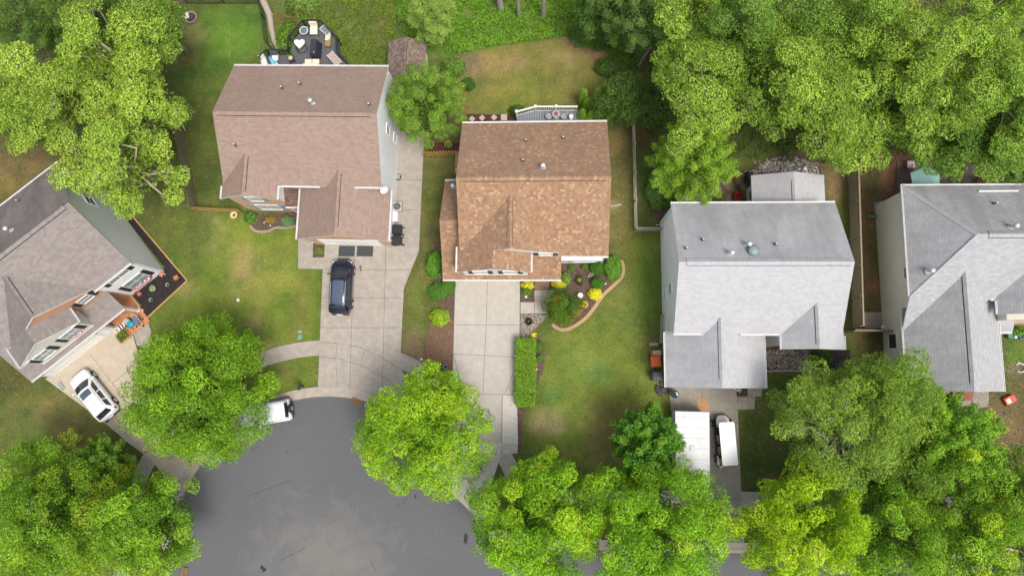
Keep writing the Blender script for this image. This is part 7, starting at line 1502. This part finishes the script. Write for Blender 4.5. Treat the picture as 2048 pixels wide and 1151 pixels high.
# small things at the hip roofed house
r_ = item('hose_reel', 1763, 655, 0, 'round pale hose reel by the fence at the beige wall', 'hose'); m = MB(); m.lathe((0, 0, .3), [(.2, 0), (.22, .06), (.08, .1)], 14); m.build('reel', PALEC, r_, True); m = MB(); m.box(-.04, .04, -.04, .04, 0, .3); m.build('stand', GREYM, r_)
flat('garden_bench', 1740, 434, .75, .2, .0, 'small green slatted bench beside the corner of the beige wall', 'bench', plain((.10, .17, .11), .7, name='green_slats'), h=.4)
tx_, ty_ = g(2014, 799); tc = empty('toy_car', (tx_, ty_, 0), R(-65)); tag(tc, 'red and yellow ride-on toy car on the grass at the right', 'toy car'); m = MB(); m.prism([(-.28, -.42), (.28, -.42), (.32, 0), (.28, .42), (.15, .52), (-.15, .52), (-.28, .42), (-.32, 0)], .08, .38); m.build('body', plain((.48, .045, .025), .4, .45, name='toy_red'), tc, bevel=.05); m = MB(); m.box(-.2, .2, -.36, .02, .381, .46); m.build('seat', plain((.55, .48, .30), .5, name='toy_cream'), tc, bevel=.03); m = MB(); m.tube([(0, .12, .4), (0, .06, .55)], .02); m.build('steering_wheel', BLACK, tc)
for s in (-1, 1):
    for y in (-.3, .3): m = MB(); m.tube([(s * .26, y, .1), (s * .35, y, .1)], .1, 12); m.build('wheel', BLACK, tc)
hx, hy = g(2040, 735); hr_ = empty('hose', (hx, hy, 0)); tag(hr_, 'white loop of hose lying on the grass at the right edge', 'hose'); m = MB(); m.tube([(math.cos(t) * .36, math.sin(t) * .36, .05) for t in [-2.4 + i * .26 for i in range(20)]], .04, 6); m.build('loop', PALEC, hr_, True); m = MB(); m.tube([(.0, .36, .05), (-.2, .5, .05)], .045, 6); m.build('nozzle', GREYM, hr_)
r_ = item('recycling_bin', 2019, 671, 0, 'green and white crate at the front wall on the right edge', 'crate'); m = MB(); m.box(-.35, .05, -.2, .2, 0, .4); m.build('crate', plain((.05, .18, .10), .6, name='green_crate'), r_, bevel=.02); m = MB(); m.box(.08, .28, -.22, .22, 0, .5); m.box(.09, .27, -.2, .2, .501, .52); m.build('frame', WHITE, r_)
r_ = item('planter_box', 2040, 672, 0, 'blue planter at the front wall on the right edge', 'planter'); m = MB(); m.box(-.3, .3, -.25, .25, 0, .45); m.build('tub', plain((.02, .20, .27), .5, .4, name='blue_tub'), r_, bevel=.03); m = MB(); m.box(-.25, .25, -.2, .2, .451, .46); m.build('soil', DKMULCH, r_)
# steps at the hip roofed house front
r_ = item('brick_steps', 1921, 788, 0, 'dark brick steps under the right garage eave of the hip roofed house', 'steps'); m = MB(); m.box(-.8, .8, -.5, .8, 0, .17); m.box(-.8, .8, -.2, .79, .171, .34); m.build('step', BR_M, r_)
# step for the orange-brown roofed house entry
r_ = item('brick_steps', 1084, 568, 0, 'brown brick steps at the entry of the orange-brown roofed house', 'steps'); r_.location = (*g(1084, 571, 0), 0); m = MB(); m.box(-.62, .62, -.42, .12, 0, .085); m.box(-.62, .62, -.1, .7, .086, .165); m.build('step', brick('brown_brick', (.17, .105, .07), (.22, .14, .095), (.15, .12, .1)), r_)
r_ = item('downspout_extension', 1075, 561, 0, 'white splash spout at the left of the entry steps', 'spout'); m = MB(); m.tube([(0, .2, .3), (0, 0, .1), (.02, -.15, .08)], .05, 6); m.build('pipe', WHITE, r_); m = MB(); m.tube([(0, .2, .3), (0, .2, .5)], .055, 6); m.build('collar', WHITE, r_)
# lantern frames in the flower bed
r_ = item('garden_trellis', 1180, 552, 0, 'thin white wire ornament among the dark shrubs of the flower bed', 'ornament'); m = MB(); m.tube([(-.2, -.1, .3), (.0, .15, .6), (.25, .12, .6), (.1, -.05, .5), (-.2, -.1, .3)], .02, 5); m.build('wire', PALEC, r_); m = MB(); m.tube([(-.1, 0, 0), (-.1, 0, .4)], .015); m.build('stake', PALEC, r_)
# seedling dirt mound and log by the orange-brown roof right wall
r_ = item('log', 1231, 411, 0, 'pale log lying in the grass right of the orange-brown roof', 'log', R(10)); m = MB(); m.tube([(-.45, 0, .1), (.45, 0, .1)], [.10, .12], 10); m.build('trunk', PALEBARK, r_); m = MB(); m.tube([(.445, 0, .1), (.46, 0, .1)], [.11, .10], 10); m.build('cut_end', WOODN, r_)
bh = MB()
for k in range(260):
    x, y = g(1165 + rng.normal() * 13, 80 + rng.normal() * 8); a = rng.uniform(0, 3.1); L = rng.uniform(.1, .45); z = rng.uniform(.03, .3); bh.tube([(x - math.cos(a) * L, y - math.sin(a) * L, z), (x + math.cos(a) * L, y + math.sin(a) * L, z + rng.uniform(-.05, .1))], rng.uniform(.01, .03), 4)
tag(bh.build('brush_pile', plain((.24, .165, .125), .9, .15, var=.4, nscale=4, name='dry_sticks')), 'pile of dry reddish brush at the back of the olive clearing', 'brush', kind='stuff')
bh = MB()
for k in range(120):
    x, y = g(1198 + rng.normal() * 9, 112 + rng.normal() * 8); a = rng.uniform(0, 3.1); L = rng.uniform(.08, .3); bh.tube([(x - math.cos(a) * L, y - math.sin(a) * L, .04), (x + math.cos(a) * L, y + math.sin(a) * L, .10)], rng.uniform(.01, .03), 4)
tag(bh.build('bark_heap', plain((.32, .20, .10), .9, .15, var=.4, nscale=4, name='bark_chips')), 'orange-tan bark scraps right of the brush pile', 'brush', kind='stuff')
# porch things of the taupe roofed house
def at1(a, b): c, s = math.cos(R(39.2)), math.sin(R(39.2)); x, y = g(100, 760); return x + a * c - b * s, y + a * s + b * c
def item1(name, a, b, z, label, cat, rz=0.0): r_ = empty(name, (*at1(a, b), z), R(39.2) + rz); return tag(r_, label, cat)
pf = empty('brick_landing', (*at1(8.9, -.9), 0), R(39.2)); tag(pf, 'red brick landing before the porch of the taupe roofed house', 'landing'); m = MB(); m.box(-.9, 1.1, -.55, .75, -.02, .14); m.build('landing', BR_R, pf); m = MB(); m.box(-.5, .8, -.85, -.552, -.02, .07); m.build('step', BR_R, pf)
r_ = item1('rocking_chair', 8.7, -.75, .14, 'dark porch chair with a teal cushion before the taupe roofed house', 'chair', R(15)); m = MB(); m.lathe((0, 0, 0), [(.30, .42), (.33, .47), (.28, .54)], 16); m.build('cushion', plain((.02, .26, .32), .7, .3, name='teal_cushion'), r_, True); m = MB(); m.box(-.28, .28, -.26, .26, .36, .415); m.build('seat', BLACK, r_); m = MB(); m.box(-.28, .28, .27, .32, .42, 1.05); m.build('backrest', PALEC, r_)
for s in (-1, 1): m = MB(); m.tube([(s * .3, -.4, .08), (s * .3, -.1, .02), (s * .3, .2, .03), (s * .3, .45, .12)], .02); m.tube([(s * .3, -.2, .02), (s * .3, -.2, .62), (s * .3, .3, .62)], .02); m.build('rocker', BLACK, r_)
r_ = item1('stroller', 9.3, -.95, .14, 'grey and white folding stroller on the brick landing', 'stroller', R(-30)); m = MB(); m.tube([(-.3, -.4, .1), (-.25, .1, .6), (-.2, .5, 1.0), (.2, .5, 1.0), (.25, .1, .6), (.3, -.4, .1)], .025); m.build('frame', PALEC, r_); m = MB(); m.hexa([(-.2, -.3, .35), (.2, -.3, .35), (.2, .1, .35), (-.2, .1, .35), (-.22, -.28, .5), (.22, -.28, .5), (.22, .3, .9), (-.22, .3, .9)]); m.build('seat', plain((.10, .12, .20), .8, name='navy_fabric'), r_)
for s in (-1, 1):
    for y in (-.4, .2): m = MB(); m.tube([(s * .27, y, .1), (s * .32, y, .1)], .1, 12); m.build('wheel', RUBBER, r_)
r_ = item1('porch_bench', 8.2, -.45, .14, 'bench with pale and dark striped cushions at the porch of the taupe roofed house', 'bench', R(0)); m = MB()
for k in range(5): m.box(-.6 + k * .25, -.49 + k * .25, -.2, .25, .42, .46)
m.build('slats', WHITE, r_); m = MB(); m.box(-.62, .62, -.22, .27, .36, .415); m.build('seat', BLACK, r_)
for s in (-1, 1): m = MB(); m.box(s * .55 - .04, s * .55 + .04, -.2, .25, 0, .36); m.build('leg', BLACK, r_)
r_ = item1('planter_box', 7.45, -1.05, 0, 'raised wooden planter with leafy plants at the garage corner of the taupe roofed house', 'planter'); m = MB()
for (a, b, c, d) in ((-.55, .55, -.45, -.39), (-.55, .55, .39, .45), (-.55, -.49, -.389, .389), (.49, .55, -.389, .389)): m.box(a, b, c, d, 0, .35)
m.build('frame', WOODN, r_); m = MB(); m.box(-.488, .488, -.388, .388, 0, .28); m.build('soil', DKMULCH, r_)
n = 260; P = np.stack([rng.uniform(-.45, .45, n), rng.uniform(-.36, .36, n), rng.uniform(.3, .6, n)], 1); o = bpy.data.objects.new('leaves', leaves_mesh('leaves', P, rng.normal(size=(n, 3)) * .5 + [0, 0, 1], .12, np.array([.09, .13, .03])[None] * rng.uniform(.6, 1.4, (n, 1)))); S.collection.objects.link(o); o.parent = r_
m = MB(); m.lathe((0, 0, 0), [(.42, 0), (.42, .02)], 20); o = m.build('door_mat', plain((.05, .045, .055), .9, .1, name='dark_mat')); o.location = (*g(277, 645, .08), .08); tag(o, 'round dark mat on the path at the porch of the taupe roofed house', 'mat')
r_ = item('splash_block', 124, 770, 0, 'green-grey splash block at the left garage corner of the taupe roofed house', 'splash block', R(39)); m = MB(); m.box(-.18, .18, -.4, .4, .0, .1); m.build('block', plain((.14, .2, .17), .7, name='green_block'), r_); m = MB(); m.box(-.12, .12, -.35, .35, .101, .11); m.build('channel', GREYM, r_)
r_ = item('lawn_ornament', 228, 929, 0, 'small white and tan dog-like lawn figure between the bottom left trees', 'ornament', R(35)); m = MB(); m.tube([(-.25, 0, .25), (-.1, 0, .28), (.15, 0, .28), (.28, 0, .36)], [.07, .1, .09, .08], 8); m.build('body', plain((.60, .50, .38), .7, name='tan_white'), r_, True); m = MB(); m.tube([(.26, 0, .36), (.42, 0, .38)], [.08, .05], 8); m.build('head', WHITE, r_, True)
for x_, y_ in ((-.18, .05), (-.18, -.05), (.16, .05), (.16, -.05)): m = MB(); m.tube([(x_, y_, .22), (x_, y_, 0)], [.03, .025], 6); m.build('leg', WHITE, r_)
# cracks and stains in the asphalt
ck = MB()
for l in ([(603, 1040), (612, 1037), (625, 1040), (645, 1045), (665, 1037), (690, 1034)], [(604, 1045), (608, 1062), (612, 1080), (608, 1095)], [(715, 1008), (716, 1025), (712, 1045)], [(708, 1062), (712, 1085), (725, 1100), (740, 1120)], [(708, 1062), (740, 1058), (790, 1050), (800, 1044)]):
    q = curve([(x + rng.normal() * 1.0, y + rng.normal() * 1.0) for x, y in l], 3); strip(ck, gl(q), .035, .012)
struct(ck.build('road_crack', plain((.135, .13, .12), .9, .1, var=.3, name='crack_fill')))
ck = MB()
for l in ([(495, 992), (540, 975), (575, 962), (582, 960)], [(500, 900), (520, 890)], [(560, 1120), (600, 1100), (612, 1094)], [(738, 1116), (752, 1141)], [(800, 960), (812, 1000), (790, 1010)]): strip(ck, gl(curve(l, 3)), .03, .0125)
for x, y, s in ((528, 1137, .22), (932, 1073, .24), (831, 992, .12), (575, 904, .07), (595, 896, .05), (931, 1081, .18), (523, 1133, .15)):
    c = g(x, y); ck.sheet([(c[0] + math.cos(a) * s * rng.uniform(.6, 1.1), c[1] + math.sin(a) * s * rng.uniform(.7, 1.5)) for a in [k * .7 for k in range(9)]], .013)
struct(ck.build('road_stain', plain((.035, .035, .037), .8, .2, name='tar')))
dr = MB()
for x, y, s in ((721, 534, .16), (722, 540, .12), (674, 540, .1)):
    c = g(x, y, .075); dr.sheet([(c[0] + math.cos(a) * s * rng.uniform(.6, 1.1), c[1] + math.sin(a) * s * rng.uniform(.7, 1.2)) for a in [k * .7 for k in range(9)]], .0795)
struct(dr.build('oil_stain', plain((.10, .085, .07), .8, .2, var=.4, nscale=9, name='oil')))
